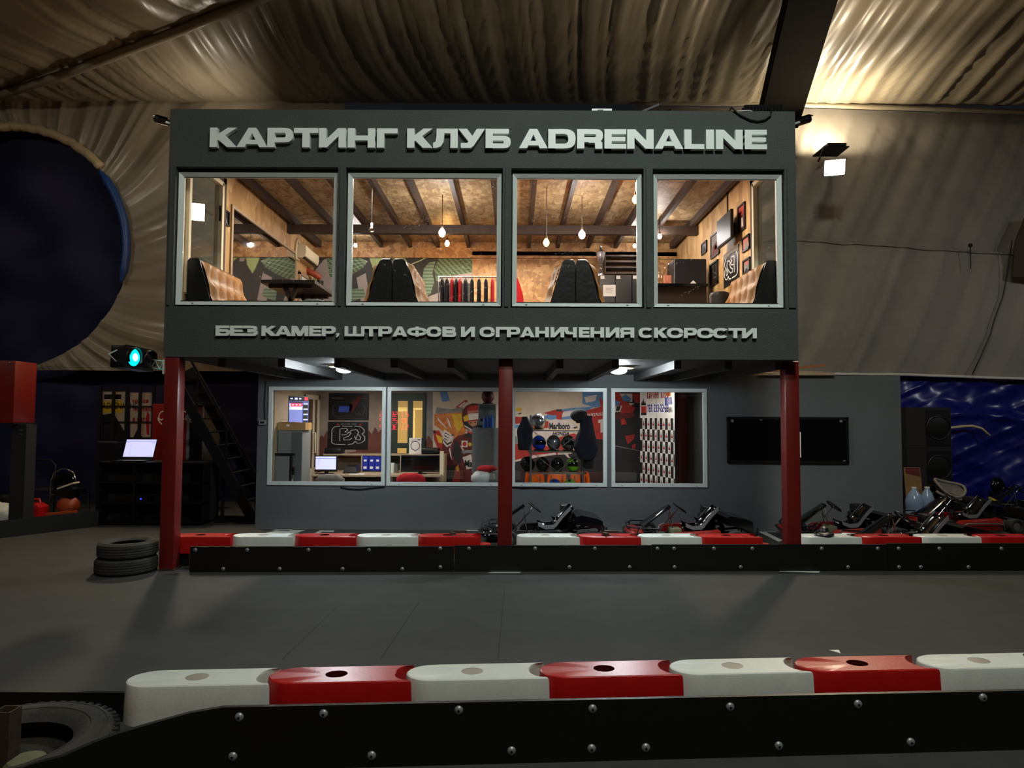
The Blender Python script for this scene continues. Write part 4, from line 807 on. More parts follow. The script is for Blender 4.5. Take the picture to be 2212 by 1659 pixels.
t = thing('air_conditioner', 'white wall air conditioner above the door beside the mirror', 'air conditioner', (LW, yA, zA))
b = B().m('cream'); b.rings([[V((LW+x_, y_, zA+z_)) for x_, z_ in ((.002, 0), (.12, 0), (.20, .05), (.22, .14), (.21, .27), (.17, .30), (.002, .30))] for y_ in (yA, yA+.01, yA+.99, yA+1.0)]); b.build('housing', t, 30)
b = B().m('black_plastic'); b.bb(LW+.13, LW+.19, yA+.05, yA+.95, zA-.002, zA+.03); b.build('air_outlet', t, 0)
b = B().m('cream'); b.tube([(LW+.06, yA+.05, zA+.29), (LW+.05, yA-.03, zA+.40), (LW+.04, yA-.08, zA+.34), (LW+.03, yA-.09, zA+.1), (LW+.03, yA-.05, zA-.04), (LW+.04, yA+.1, zA-.03)], .022, 8); b.build('pipe', t, 60)
t = thing('door_1', 'white glazed door under the air conditioner', 'door', (LW, 15.3, RF)); t['kind'] = 'structure'
b = B().m('door_tan'); b.bb(LW, LW+.04, 14.92, 15.02, RF, 5.30); b.bb(LW, LW+.04, 15.85, 15.93, RF, 5.30); b.bb(LW, LW+.04, 14.92, 15.93, 5.25, 5.33); b.build('door_frame', t, 0)
b = B().m('frame_white'); b.bb(LW+.01, LW+.05, 15.04, 15.14, RF+.02, 5.22); b.bb(LW+.01, LW+.05, 15.72, 15.82, RF+.02, 5.22); b.bb(LW+.01, LW+.05, 15.14, 15.72, 5.12, 5.22); b.bb(LW+.01, LW+.05, 15.14, 15.72, RF+.02, 4.1); b.build('door_leaf', t, 0)
b = B().m('navy_poster'); b.bb(LW+.015, LW+.03, 15.14, 15.72, 4.1, 5.12); b.build('door_glass', t, 0)
b = B().m('orange_dark'); b.tube([P(658, 580, 15.6), P(668, 587, 15.6), P(682, 594, 15.6), P(690, 600, 15.7)], .07, 12); one(b, 'duct_pipe', 'rusty orange duct bend under the air conditioner', 'pipe', smooth=60)
b = B().m('dark_steel'); q = P(690, 640, 15.72); b.cyl((q.x, q.y, RF), (q.x, q.y, 5.25), .085); one(b, 'stove_pipe', 'dark vertical pipe beside the glazed door', 'pipe')
# booth sofas
def sofa(x0, sg, label, y0=9.74, y1=11.1):
    t = thing('booth_sofa', label, 'sofa', (x0, (y0+y1)/2, RF), 'booth sofas of the upper room'); b = B().m('sofa_black')
    prof = [(0, 0), (0, 1.20), (.03, 1.235), (.14, 1.235), (.18, 1.20), (.40, .42), (.40, 0)]
    def sx(x): return x0+sg*x
    b.rings([[V((sx(x_*(1-.0)), y_, RF+z_-k)) for x_, z_ in prof] for y_, k in ((y0, .012), (y0+.015, 0), (y1-.015, 0), (y1, .012))]); b.build('back_shell', t, 40)
    a, c = V((sx(.185), 0, RF+1.19)), V((sx(.40), 0, RF+.44)); nrm = V((sg*(1.19-.44), 0, .215)).normalized()
    def cush(u, v):
        p = a.lerp(c, v); y = y0+.02+(y1-y0-.04)*u
        uu, vv = u*5, v*3; d = 1.0
        for i in range(-1, 7):
            for j in range(-1, 5):
                dd = math.hypot(uu-(i+.5*(j % 2)), (vv-j)*.9); d = min(d, dd)
        e = .075*min(1, d*1.9)**.8+.012; e *= min(1, 12*min(u, 1-u)+.3)*min(1, 10*min(v, 1-v)+.3)
        return V((p.x, y, p.z))+nrm*e
    b = B().m('tan_leather'); b.grid(cush, 60, 34); b.build('back_cushion', t, 180)
    b = B().m('tan_leather'); xa, xb = sx(.38), sx(.92); b.bb(min(xa, xb), max(xa, xb), y0, y1, RF+.30, RF+.46, .03); b.build('seat_cushion', t, 40)
    b = B().m('sofa_black'); b.bb(min(xa, xb)+.02, max(xa, xb)-.02, y0+.02, y1-.02, RF, RF+.31); b.build('seat_base', t, 0); return t
sofa(-4.70, 1, 'tan tufted booth sofa against the mirror side wall'); sofa(-1.76, -1, 'black backed booth sofa facing the mirror wall, back to back in the mural window'); sofa(-1.745, 1, 'black backed booth sofa with its tan side showing in the mural window')
sofa(.87, -1, 'black backed booth sofa facing the mural side in the trophy window'); sofa(.885, 1, 'black wrapped booth sofa facing the picture wall in the trophy window'); sofa(3.78, -1, 'tan tufted booth sofa against the picture wall')
def table(x0, x1, y0, y1, z, label):
    t = thing('trestle_table', label, 'table', ((x0+x1)/2, (y0+y1)/2, RF), 'trestle tables of the upper room')
    b = B().m('table_wood'); n = 5
    for i in range(n): b.bb(x0+(x1-x0)*i/n+.006, x0+(x1-x0)*(i+1)/n-.006, y0, y1, z-.05, z)
    b.build('table_top_planks', t, 0)
    for yy in (y0+.15, y1-.15):
        for s in (-1, 1): b = B().m('table_wood'); cx = (x0+x1)/2; b.bar((cx+s*.30, yy, RF), (cx-s*.10, yy, z-.05), .08, .05); b.build('table_leg', t, 0)
        b = B().m('table_wood'); b.bb(x0+.08, x1-.08, yy-.04, yy+.04, z-.10, z-.05); b.build('table_rail', t, 0)
table(-3.72, -2.92, 9.95, 11.1, 4.12, 'dark wooden trestle table beside the tufted sofa at the mirror wall'); table(-.62, -.1, 9.95, 10.2, 3.72, 'small dark table edge between the booths')
table(2.0, 2.75, 9.95, 11.2, 3.66, 'dark wooden table in front of the tufted sofa at the picture wall')
b = B().m('dark_wood'); b.bb(LW, RW, FY+.17, FY+.24, 3.60, 3.655); struct(b, 'trim_23', 'inner sill shelf of the upper windows', smooth=0)
q = P(680, 648, 9.9)
b = B().m('dark_wood'); b.bb(q.x-.27, q.x+.17, 9.80, 10.05, 3.16, 3.695); one(b, 'side_stand', 'low dark stand under the pale domed device', 'table', smooth=0)
b = B().m('grey_panel'); b.rings([[V((q.x+x_*s, y_, 3.695+z_*s)) for x_, z_ in ((-.24, 0), (-.235, .05), (-.16, .10), (-.08, .125), (.05, .125), (.14, .10), (.23, .05), (.25, 0))] for y_, s in ((9.83, .97), (9.84, 1), (9.98, 1), (9.99, .97))]); b.m('black_plastic'); b.bb(q.x-.12, q.x+.10, 9.826, 9.832, 3.745, 3.775)
one(b, 'desk_device', 'pale domed device standing at the sill of the mirror window', 'device')
# clothes rail with garments
c0, c1 = P(950, 598, 14.6), P(1074, 600, 14.6)
t = thing('clothes_rail', 'steel clothes rail in front of the leaf mural', 'clothes rack', ((c0.x+c1.x)/2, 14.6, RF))
b = B().m('chrome'); b.cyl((c0.x-.04, 14.6, c0.z), (c1.x+.04, 14.6, c0.z), .014); b.build('rail_bar', t)
for x in (c0.x-.02, c1.x+.02):
    b = B().m('chrome'); b.cyl((x, 14.6, RF+.05), (x, 14.6, c0.z), .013); b.cyl((x, 14.35, RF+.04), (x, 14.85, RF+.04), .02); b.build('upright', t)
GAR = [(956, 'black_cloth', 'first black garment at the mural end of the clothes rail'), (966, 'navy_cloth', 'dark blue garment between black and red on the clothes rail'), (977, 'red_cloth', 'first red garment on the clothes rail'), (986, 'black_cloth', 'black garment between the two red ones on the clothes rail'),
       (994, 'red_cloth', 'second red garment on the clothes rail'), (1006, 'navy_cloth', 'dark blue garment after the second red one'), (1020, 'black_cloth', 'black garment in the middle of the dark run on the rail'), (1035, 'black_cloth', 'black garment near the window post end of the rail'), (1050, 'navy_cloth', 'dark hooded garment near the end of the rail'), (1064, 'red_cloth', 'short red garment at the window post end of the rail')]
for i, (px, mt, lb) in enumerate(GAR):
    x = P(px, 600, 14.6).x; z = c0.z; t = thing('hanging_garment', lb, 'clothing', (x, 14.6, z), 'garments on the clothes rail')
    b = B().m('chrome'); b.tube([(x, 14.576, z+.012), (x, 14.590, z+.026), (x, 14.612, z+.024), (x, 14.626, z+.004), (x, 14.622, z-.03), (x, 14.6, z-.05)], .005, 6); b.build('hanger_hook', t)
    b = B().m(mt); L = .95 if i < 9 else .7
    b.rings([[V((x+(wd/2)*math.cos(2*PI*j/16)*(1+.25*nz(j*.9, i)), 14.6+dp*math.sin(2*PI*j/16)*(1+.12*nz(j*.7, i+5)), z-zz)) for j in range(16)] for zz, wd, dp in ((.04, .02, .05), (.07, .05, .14), (.12, .08, .21), (.35, .085, .20), (L*.7, .085, .21), (L, .085, .22))]); b.build('garment', t, 60)
b = B().m('red_cloth'); q0 = P(1108, 655, 14.4); b.rings([[V((q0.x+x_+.06, 14.4+y_, RF+z_)) for x_, y_ in ((-w_, -.1), (w_, -.1), (w_, .1), (-w_, .1))] for z_, w_ in ((0, .2), (1.5, .16), (1.75, .09), (1.9, .03))]); one(b, 'red_garment_bag', 'red garment bag standing behind the trophy window frame', 'clothing', smooth=40)
# tall cabinets, trophy, slatted shelf
CABT = None
for i, (a, c, lb) in enumerate(((1296, 1329, 'tall dark cabinet with the paper notice'), (1330, 1365, 'tall dark cabinet beside the notice cabinet'), (1366, 1396, 'tall dark cabinet at the window frame end'))):
    x0, x1, z0, z1 = Q(a, 594, c, 650, 15.2); CABT = z1
    t = thing('tall_cabinet', lb+' under the slatted shelf', 'cabinet', ((x0+x1)/2, 15.4, RF), 'tall dark cabinets'); b = B().m('grey_panel_dark' if 0 else 'navy_poster'); b.bb(x0, x1-.006, 15.2, 15.75, RF, z1); b.build('cabinet_body', t, 0)
    b = B().m('poster_black'); b.bb(x0+.02, x1-.026, 15.185, 15.2, RF+.1, z1-.03); b.build('cabinet_door', t, 0)
    b = B().m('paper'); b.bb(x0+.01, x0+.10, 15.18, 15.186, z1-.09, z1-.02); b.build('cabinet_label', t, 0)
x0, x1, z0, z1 = Q(1303, 615, 1330, 640, 15.17); b = B().m('paper'); b.bb(x0, x1, 15.172, 15.18, z0, z1); b.m('poster_grey')
for k in range(4): b.bb(x0+.05, x1-.05-.03*(k % 2), 15.170, 15.173, z1-.08-.03*k, z1-.072-.03*k)
one(b, 'paper_notice', 'white printed notice on the tall dark cabinet', 'notice', smooth=0)
q = P(1299, 597, 15.25)
b = B().m('silver'); zz = CABT; b.lathe([(.07, 0), (.07, .05), (.05, .06), (.03, .10), (.045, .13), (.02, .16), (.02, .20), (.05, .24), (.03, .27), (.06, .30), (.10, .46), (.11, .54), (.115, .55), (.06, .58), (.03, .60), (.02, .66), (.03, .69), (.004, .72)], (q.x, 15.35, zz), n=20); one(b, 'trophy_cup', 'tall silver trophy cup on top of the dark cabinets', 'trophy', smooth=50)
x0, x1, z0, z1 = Q(1306, 556, 1400, 596, 15.95)
t = thing('slatted_shelf', 'dark slatted shelf unit on the rear wall above the cabinets', 'shelf', ((x0+x1)/2, 15.95, z0)); b = B().m('dark_wood')
for k in range(4): b.bb(x0, x1, 15.72, RBK-.003, z0+(z1-z0)*k/3.2, z0+(z1-z0)*k/3.2+.035)
b.bb(x0-.02, x0, 15.72, RBK-.003, z0, z1); b.build('shelf_slats', t, 0)
# bar counter, fridge, bottles on the picture wall side
x0, x1, z0, z1 = Q(1404, 613, 1528, 650, 12.2)
t = thing('bar_counter', 'dark bar counter in front of the fridge at the picture wall', 'counter', ((x0+x1)/2, 12.4, RF)); b = B().m('black_gloss'); b.bb(x0-.03, x1, 12.15, 12.75, z1-.05, z1); b.build('counter_top', t, 0); b = B().m('table_wood'); b.bb(x0, x1-.02, 12.2, 12.7, RF, z1-.05); b.build('counter_body', t, 0)
CZ = z1
x0, x1, zz, z1 = Q(1456, 559, 1527, 640, 13.0); t = thing('dark_fridge', 'dark fridge behind the bar counter at the picture wall', 'fridge', ((x0+x1)/2, 13.3, RF)); b = B().m('poster_black'); b.bb(x0, x1, 13.0, 13.6, RF, z1, .015); b.build('fridge_body', t, 40); b = B().m('navy_poster'); b.bb(x0+.01, x1-.01, 12.985, 13.0, RF+.1, z1-.02); b.build('fridge_door', t, 0); b = B().m('steel'); b.bb(x0+.04, x0+.06, 12.95, 12.985, RF+1, RF+1.5); b.build('fridge_handle', t, 0)
for i, (px, top, lb) in enumerate(((1424, 587, 'short clear bottle at the counter end'), (1430, 588, 'clear bottle second from the counter end'), (1437, 578, 'clear bottle with bright neck on the counter'), (1445, 569, 'tallest clear bottle beside the fridge'))):
    q = P(px, top, 12.45); h = q.z-CZ; b = B().m('bulb_glass'); b.lathe([(.035, .001), (.037, h*.05), (.037, h*.6), (.014, h*.75), (.013, h*.95)], (q.x, 12.45, CZ), n=16); t = one(b, 'glass_bottle', lb, 'bottle', 'bottles on the bar counter', 50); b = B().m('silver'); b.lathe([(.015, h*.95), (.015, h)], (q.x, 12.45, CZ), n=14); b.build('bottle_cap', None).parent = t
    c_ = t.children[0]
b = B().m('mural_pink'); x0, x1, z0, z1 = Q(1438, 592, 1453, 612, 12.5); b.bb(x0, x1, 12.6, 12.7, CZ, z1); one(b, 'pink_box', 'small pink box behind the bottles on the counter', 'box', smooth=0)
b = B().m('paper'); q = P(1498, 612, 12.3); b.prism([(q.x-.08, 12.3, CZ), (q.x+.08, 12.3, CZ), (q.x, 12.3, CZ+.085)], (0, .08, 0)); one(b, 'table_card', 'white folded card standing on the bar counter', 'card', smooth=0)
q = P(1556, 640, 11.35); t = thing('round_chair', 'brown chair with a rounded back below the picture wall', 'chair', (q.x, 11.35, RF)); b = B().m('table_wood'); zz = q.z
b.rings([[V((q.x+.19*math.cos(a)*s, 11.35+.08*math.sin(a), zz+.10*max(0, math.sin(a))*0+h_)) for a in [2*PI*j/20 for j in range(20)]] for h_, s in ((-.5, .9), (0, 1.0), (.05, .9), (.07, .6))]); b.build('chair_back', t, 40); b = B().m('dark_wood'); b.bb(q.x-.2, q.x+.2, 11.3, 11.7, RF+.42, RF+.47); b.build('chair_seat', t, 0)
for a, c in ((-1, 0), (1, 0), (-1, 1), (1, 1)): b = B().m('dark_wood'); b.bb(q.x+a*.17-.02, q.x+a*.17+.02, 11.34+c*.3-.02, 11.34+c*.3+.02, RF, RF+.42); b.build('chair_leg', t, 0)
# picture wall
framed(RW, -1, (1517.3, 1528.2, 529, 552, 517, 544), 'smallest framed picture on the picture wall beside the fridge', 'poster_grey', [('mural_dark', [(.2, .2), (.8, .2), (.6, .8)])])
framed(RW, -1, (1537, 1555.5, 509.5, 560, 497, 548), 'framed picture half behind the wall television', 'mural_grey', [('mural_red_dark', [(0.1, .1), (.9, .1), (.8, .5), (.3, .6)]), ('mural_pink', [(.2, .3), (.6, .3), (.5, .5)])])
framed(RW, -1, (1596, 1611.3, 447, 507, 436, 492), 'framed red poster beside the wall television', 'mural_red_dark', [('mural_red', [(.05, .6), (.95, .6), (.95, .95), (.05, .95)]), ('mural_white', [(.3, .15), (.7, .15), (.6, .5), (.4, .5)])])
framed(RW, -1, (1605.5, 1621, 514, 547, 506, 536.5), 'framed pinkish photograph below the red poster', 'mural_pink', [('mural_grey', [(.2, .1), (.8, .2), (.5, .7)])])
framed(RW, -1, (1607, 1622.3, 563, 596, 555, 585), 'lowest framed photograph above the tufted sofa', 'mural_grey', [('mural_pink', [(.2, .6), (.8, .6), (.8, .9), (.2, .9)]), ('mural_dark', [(.1, .1), (.9, .1), (.6, .4)])])
framed(RW, -1, (1535, 1552.3, 573, 624, 560, 608.5), 'framed dark track plan beside the curled track poster', 'poster_black', [('poster_grey', [(.2, .3), (.8, .3), (.8, .34), (.2, .34)]), ('poster_grey', [(.2, .3), (.24, .3), (.24, .8), (.2, .8)]), ('poster_grey', [(.3, .45), (.8, .7), (.78, .74), (.28, .49)]), ('poster_grey', [(.5, .3), (.54, .3), (.6, .8), (.56, .8)])])
def strokes(paths, w):        # racing line strokes in unit coordinates
    out = []
    for pth in paths:
        for (a, c), (e, f_) in zip(pth, pth[1:]):
            l = math.hypot(e-a, f_-c) or 1; nx, ny = -(f_-c)/l*w, (e-a)/l*w; out.append([(a+nx, c+ny), (e+nx, f_+ny), (e-nx, f_-ny), (a-nx, c-ny)])
    return out
TRACK = [[(.10, .25), (.10, .70), (.16, .82), (.30, .84)], [(.36, .84), (.60, .84)], [(.66, .84), (.82, .82), (.90, .72), (.90, .62), (.84, .56)], [(.84, .56), (.92, .46), (.92, .34), (.84, .24), (.74, .22), (.68, .30)], [(.68, .30), (.62, .20), (.50, .18)], [(.44, .18), (.24, .18), (.14, .20), (.10, .25)],
         [(.30, .30), (.30, .74)], [(.30, .74), (.46, .76), (.50, .70), (.42, .64), (.58, .60)], [(.34, .52), (.46, .54), (.60, .70), (.72, .72), (.76, .62), (.70, .40)], [(.58, .60), (.52, .48), (.40, .42), (.40, .34), (.54, .34), (.60, .42)], [(.66, .48), (.70, .36), (.80, .34), (.82, .44), (.76, .54)]]
framed(RW, -1, (1563.5, 1598, 549, 631, 524, 601), 'large curled dark poster of the race track plan', 'poster_black', [('mural_grey', [(.05, .82), (.95, .82), (.95, .97), (.05, .97)])]+[('paper', q) for q in strokes(TRACK, .013)], frame=False, name='track_poster', cat='poster', group=None)
y0, y1, z0, z1 = on_wall(RW-.16, 1551.7, 1582, 479, 540, 451, 515, 0)
t = thing('wall_television', 'black television tilted out from the picture wall', 'television', (RW, (y0+y1)/2, z0)); b = B().m('black_plastic'); b.bb(RW-.19, RW-.14, y0, y1, z0, z1, .008); b.build('housing', t, 40); b = B().m('black_plastic'); b.bb(RW-.194, RW-.189, y0+.02, y1-.02, z0+.03, z1-.02); b.build('screen', t, 0); b = B().m('dark_steel'); b.bb(RW-.14, RW-.001, (y0+y1)/2-.1, (y0+y1)/2+.1, (z0+z1)/2-.1, (z0+z1)/2+.1); b.build('wall_bracket', t, 0)
y_ = PX(1573, 440, RW).y
b = B().m('dark_wood'); b.tube([(RW-.012, y_, 6.2), (RW-.012, y_, z1-.1)], .015, 6); one(b, 'cable_duct', 'brown cable duct running down to the wall television', 'cable')
# ================================================================ LOWER ROOM
BW = RBK
def qb(b, px0, py0, px1, py1, Y, d, bev=0):   # box whose front face covers a measured rectangle
    x0, x1, z0, z1 = Q(px0, py0, px1, py1, Y); b.bb(x0, x1, Y, Y+d, z0, z1, bev); return x0, x1, z0, z1
# porch lamps
for px, py, lb in ((735, 800, 'oval bulkhead lamp under the upper storey above the driver mural window'), (1345, 803, 'oval bulkhead lamp under the upper storey above the chequered banner window')):
    q = P(px, py, 10.75); t = thing('bulkhead_lamp', lb, 'lamp', (q.x, 10.75, ZB), 'bulkhead lamps of the porch')
    b = B().m('cream'); b.lathe([(.17, 0), (.17, -.03), (.14, -.045), (.0, -.045)], (q.x, 10.75, ZB-.001), n=28, sx=1.15); b.build('lamp_base', t, 40)
    b = B().m('soffit_glow'); s = 1 if px < 1000 else -1; b.ball((q.x+.06*s, 10.78, ZB-.075), .13, .12, .055, 20, 10); b.build('lamp_dome', t, 180)
# grey cabinet, carton, easel board
t = thing('tall_cabinet', 'grey metal cabinet carrying the cardboard carton in the poster window', 'cabinet', (-4.35, 13.5, 0)); cz = P(620, 929, 13.3).z
b = B().m('grey_panel'); b.bb(-4.57, -4.09, 13.3, 13.85, 0, cz, .008); b.build('cabinet_body', t, 0); b = B().m('grey_panel_dark'); b.bb(-4.30, -4.10, 13.294, 13.30, .3, cz-.03); b.build('cabinet_door', t, 0)
b = B().m('cardboard'); x0, x1, z0, z1 = Q(596, 913, 660, 929, 13.3); b.bb(-4.57, x1, 13.28, 13.7, cz+.002, z1); b.m('osb_dull'); b.bb(-4.56, x1-.2, 13.3, 13.6, z1, z1+.012); b.m('paper'); b.bb(-4.4, -4.34, 13.277, 13.28, cz+.07, cz+.11); one(b, 'cardboard_carton', 'flat cardboard carton lying on the grey cabinet', 'box', smooth=0)
t = thing('easel_board', 'grey board on a steel easel in front of the grey cabinet', 'easel', (-4.4, 13.2, 0)); x0, x1, z0, z1 = Q(590, 984, 625, 1060, 13.2)
b = B().m('grey_panel'); b.bb(max(x0, -4.57), x1, 13.19, 13.22, .5, z1); b.build('board_panel', t, 0)
b = B().m('black_plastic'); b.bb(max(x0, -4.57), x1+.09, 13.17, 13.24, z1, z1+.045); b.bb(x1, x1+.03, 13.18, 13.23, .4, z1); b.bb(x1+.03, x1+.09, 13.16, 13.23, 1.0, 1.15); b.build('board_clamp', t, 0)
b = B().m('chrome'); b.cyl((x1+.055, 13.2, 0), (x1+.055, 13.2, z1+.03), .018); b.build('easel_post', t)
# wall screen
sA, sB = P(624, 890, 13.92), P(666, 890, 14.25); zt, zb = P(645, 857, 14.1).z, P(645, 928, 14.1).z; d = (sB-sA); d.z = 0; nr = V((d.y, -d.x, 0)).normalized()
def sp(u, v, k): return V((sA.x, sA.y, 0))+d*u+V((0, 0, zb+(zt-zb)*v))+nr*(.002*k)
t = thing('wall_screen', 'tall lit timing screen on the side wall above the carton', 'screen', (sA.x, sA.y, zb))
b = B().m('black_plastic'); b.prism([sp(-.05, -.03, -1), sp(1.03, -.03, -1), sp(1.03, 1.03, -1), sp(-.05, 1.03, -1)], -nr*.07); b.build('housing', t, 0)
b = B()
def sq(mt, u0, v0, u1, v1, k): b.m(mt).poly([sp(u0, v0, k), sp(u1, v0, k), sp(u1, v1, k), sp(u0, v1, k)])
sq('glow_violet', 0, 0, 1, 1, 1); sq('ink', 0, .87, 1, 1, 2); sq('screen_white', .06, .92, .18, .96, 3); sq('screen_white', .28, .91, .42, .97, 3); sq('screen_white', .5, .92, .62, .96, 3); sq('screen_red', .78, .89, .96, .99, 3)
sq('screen_blue', 0, .0, .68, .80, 2); sq('screen_white', .02, .60, .68, .70, 3); sq('screen_red', .08, .70, .68, .80, 3); sq('screen_white', .02, .71, .08, .79, 3); sq('ink', .05, .815, .68, .85, 3)
for i in range(5): sq('screen_white', .74, .77-.16*i, .97, .80-.16*i, 3); sq('ink', .72, .64-.16*i, .96, .75-.16*i, 3)
for i in range(3): sq('screen_white', .14+.18*i, .735, .24+.18*i, .765, 4)
b.build('screen', t, 0)
b = B().m('dark_steel'); b.bar(sp(.5, .5, -30), V((-4.62, 14.4, (zt+zb)/2)), .05); b.build('wall_bracket', t, 0)
# door on the side wall
t = thing('door_2', 'white framed glass door on the side wall of the lower room', 'door', (-4.58, 15.4, 0)); t['kind'] = 'structure'; xd = -4.575
b = B().m('cream'); b.bb(xd, xd+.05, 14.8, 14.9, 0, 2.6); b.bb(xd, xd+.05, 15.9, 16.0, 0, 2.6); b.bb(xd, xd+.05, 14.8, 16.0, 2.5, 2.6); b.bb(xd, xd+.04, 14.9, 15.9, 0, .95); b.bb(xd, xd+.045, 15.55, 15.62, .9, 2.5); b.build('door_frame', t, 0)
b = B().m('door_brown'); b.bb(xd, xd+.02, 14.9, 15.9, .95, 2.5); b.build('door_glass', t, 0)
b = B().m('cream'); b.tube([(xd+.05, 15.0, 1.3), (xd+.12, 15.0, 1.3), (xd+.12, 15.0, 1.75), (xd+.05, 15.0, 1.75)], .015, 8); b.tube([(xd+.05, 15.45, 1.3), (xd+.12, 15.45, 1.3), (xd+.12, 15.45, 1.75), (xd+.05, 15.45, 1.75)], .015, 8); b.build('pull_handle', t, 60)
# back wall: stains, posters
o = flat([('stain_red', [(686, 990), (688, 950), (694, 940), (699, 944), (706, 930), (712, 940), (740, 936), (770, 940), (797, 930), (803, 938), (810, 922), (818, 934), (828, 920), (836, 930), (850, 918), (850, 990)]), ('plaster_stain', [(740, 962), (760, 958), (770, 975), (745, 978)]), ('mural_grey', [(912, 848), (935, 848), (935, 985), (912, 985)]), ('stain_red', [(914, 945), (920, 952), (926, 940), (935, 955), (935, 985), (912, 985)])], BW, 'wall_stain', step=.0006, back=.002); tag(o, 'rusty red stained patch of the rear wall around the posters', 'wall painting')
def poster(name, label, px, shapes, extra=()):
    x0, x1, z0, z1 = Q(*px, BW); t = thing(name, label, 'poster', ((x0+x1)/2, BW, z0)); b = B().m('poster_black'); b.bb(x0, x1, BW-.014, BW-.004, z0, z1)
    for mt, q in shapes: b.m(mt); b.poly([V((x0+(x1-x0)*u, BW-.0155, z0+(z1-z0)*v)) for u, v in q])
    b.build('poster_sheet', t, 0)
    if extra: pass
    return t, x0, x1, z0, z1
poster('track_poster', 'upper dark poster with a faint red and blue kart picture', (711, 849, 797, 908), [('mural_red_dark', [(.4, .4), (.7, .85), (.85, .9), (.6, .3)]), ('navy_poster', [(.2, .25), (.55, .25), (.6, .6), (.25, .6)]), ('glow_violet', [(.24, .3), (.5, .3), (.52, .52), (.26, .52)]), ('poster_grey', [(.08, .8), (.38, .8), (.38, .83), (.08, .83)]), ('poster_grey', [(.8, .8), (.95, .8), (.95, .81), (.8, .81)]), ('poster_grey', [(.2, .06), (.85, .06), (.85, .068), (.2, .068)])]+[('poster_grey', q) for q in strokes([[(.10, .25), (.10, .5), (.2, .6)], [(.10, .25), (.2, .12), (.5, .18), (.62, .14)], [(.66, .3), (.7, .2), (.74, .3), (.8, .2), (.84, .2), (.9, .4), (.86, .6)]], .003)])  # the violet patch of this print glows, painted with an emissive colour
t, x0, x1, z0, z1 = poster('track_poster', 'lower dark poster with the white dashed plan of the covered track', (709, 911, 795, 971), [('paper', q) for q in strokes(TRACK, .007)]+[('poster_grey', [(.12+.0*i, .42+.07*i), (.20, .42+.07*i), (.20, .425+.07*i), (.12, .425+.07*i)]) for i in range(6)]+[('mural_red', [(.20, .88), (.25, .94), (.30, .88)]), ('mural_red', [(.75, .88), (.80, .94), (.85, .88)])])
b = B().m('poster_grey'); write(b, 'KPЫTЫЙ TPEK', x0+.30, z1-.075, .042, lambda x, z, k: V((x, BW-.017, z)), .66, .22, .16); b.build('poster_title', t, 0)
# green framed lit door on the rear wall
t = thing('door_3', 'dark green door with lit yellow panes on the rear wall', 'door', (P(880, 1000, BW).x, BW, 0)); t['kind'] = 'structure'
x0, x1, z0, z1 = Q(848, 849, 918, 1045, BW); b = B().m('green_dark'); b.bb(x0, x1, BW-.05, BW-.003, 0, z1); b.build('door_leaf', t, 0)
b = B()
for mt, q in (('window_lit_soft', (860, 866, 880, 957)), ('window_lit_soft', (892.5, 866, 912, 946)), ('window_lit_soft', (858.5, 968, 878, 982))): b.m(mt); x0, x1, z0, z1 = Q(*q, BW-.05); b.bb(x0, x1, BW-.055, BW-.049, z0, z1)
for q in ((860, 880, 880, 889), (893, 881, 912, 886), (893, 886, 896, 946)): b.m('window_lit'); x0, x1, z0, z1 = Q(*q, BW-.05); b.bb(x0, x1, BW-.058, BW-.054, z0, z1)
b.build('lit_pane', t, 0)
# desk with hutch
DZ = P(760, 1026, 14.6).z; HZ = P(800, 981, 15.5).z; dx0, dx1 = P(684, 1000, 15.0).x, P(954, 1000, 14.8).x
t = thing('office_desk', 'long office desk with a low shelf under the posters', 'desk', ((dx0+dx1)/2, 15.2, 0))
b = B().m('light_wood'); b.bb(dx0, dx1, 14.6, 15.98, DZ-.035, DZ); b.build('desk_top', t, 0); b = B().m('light_wood'); b.bb(dx0, dx1, 15.5, 15.98, HZ-.03, HZ); b.build('hutch_shelf', t, 0)
for x in (dx0+.01, P(780, 1000, 15.5).x, P(864, 1000, 15.5).x, dx1-.03): b = B().m('light_wood'); b.bb(x, x+.025, 15.5, 15.98, DZ, HZ-.03); b.build('hutch_divider', t, 0)
for x in (dx0+.01, -2.6, dx1-.035): b = B().m('light_wood'); b.bb(x, x+.03, 14.65, 15.95, 0, DZ-.035); b.build('desk_side', t, 0)
b = B().m('cream'); b.bb(dx1-.05, dx1+.03, 14.9, 14.95, 0, HZ+.1); b.build('end_panel', t, 0)
def monitor(name, label, q, Y, scr, lines=()):
    x0, x1, z0, z1 = Q(*q, Y); t = thing(name, label, 'monitor', ((x0+x1)/2, Y+.1, DZ)); b = B().m('black_plastic'); b.bb(x0, x1, Y, Y+.05, z0, z1, .006); b.build('housing', t, 40)
    b = B().m(scr); f_ = .02; zz = z0+(z1-z0)*.14; b.bb(x0+f_, x1-f_, Y-.003, Y+.001, zz, z1-f_)
    if lines: b.m('screen_blue'); b.bb(x0+f_, x1-f_, Y-.004, Y-.003, z1-.07, z1-.055); b.bb(x0+.07, x0+.13, Y-.004, Y-.003, z1-.11, z1-.105); b.bb(x0+.08, x0+.083, Y-.004, Y-.003, zz+.1, z1-.12)
    b.build('screen', t, 0); b = B().m('black_plastic'); xc = (x0+x1)/2; b.bb(xc-.04, xc+.04, Y+.05, Y+.09, DZ+.015, (z0+z1)/2); b.bb(xc-.14, xc+.14, Y-.06, Y+.14, DZ+.001, DZ+.016); b.build('stand', t, 0); return t
monitor('desk_monitor', 'lit white monitor on the desk below the track posters', (680, 984, 727.5, 1019), 14.75, 'screen_white', (1,))
monitor('desk_monitor', 'dark switched off monitor on the desk in the mural window', (866, 983, 949, 1020), 14.9, 'black_gloss')
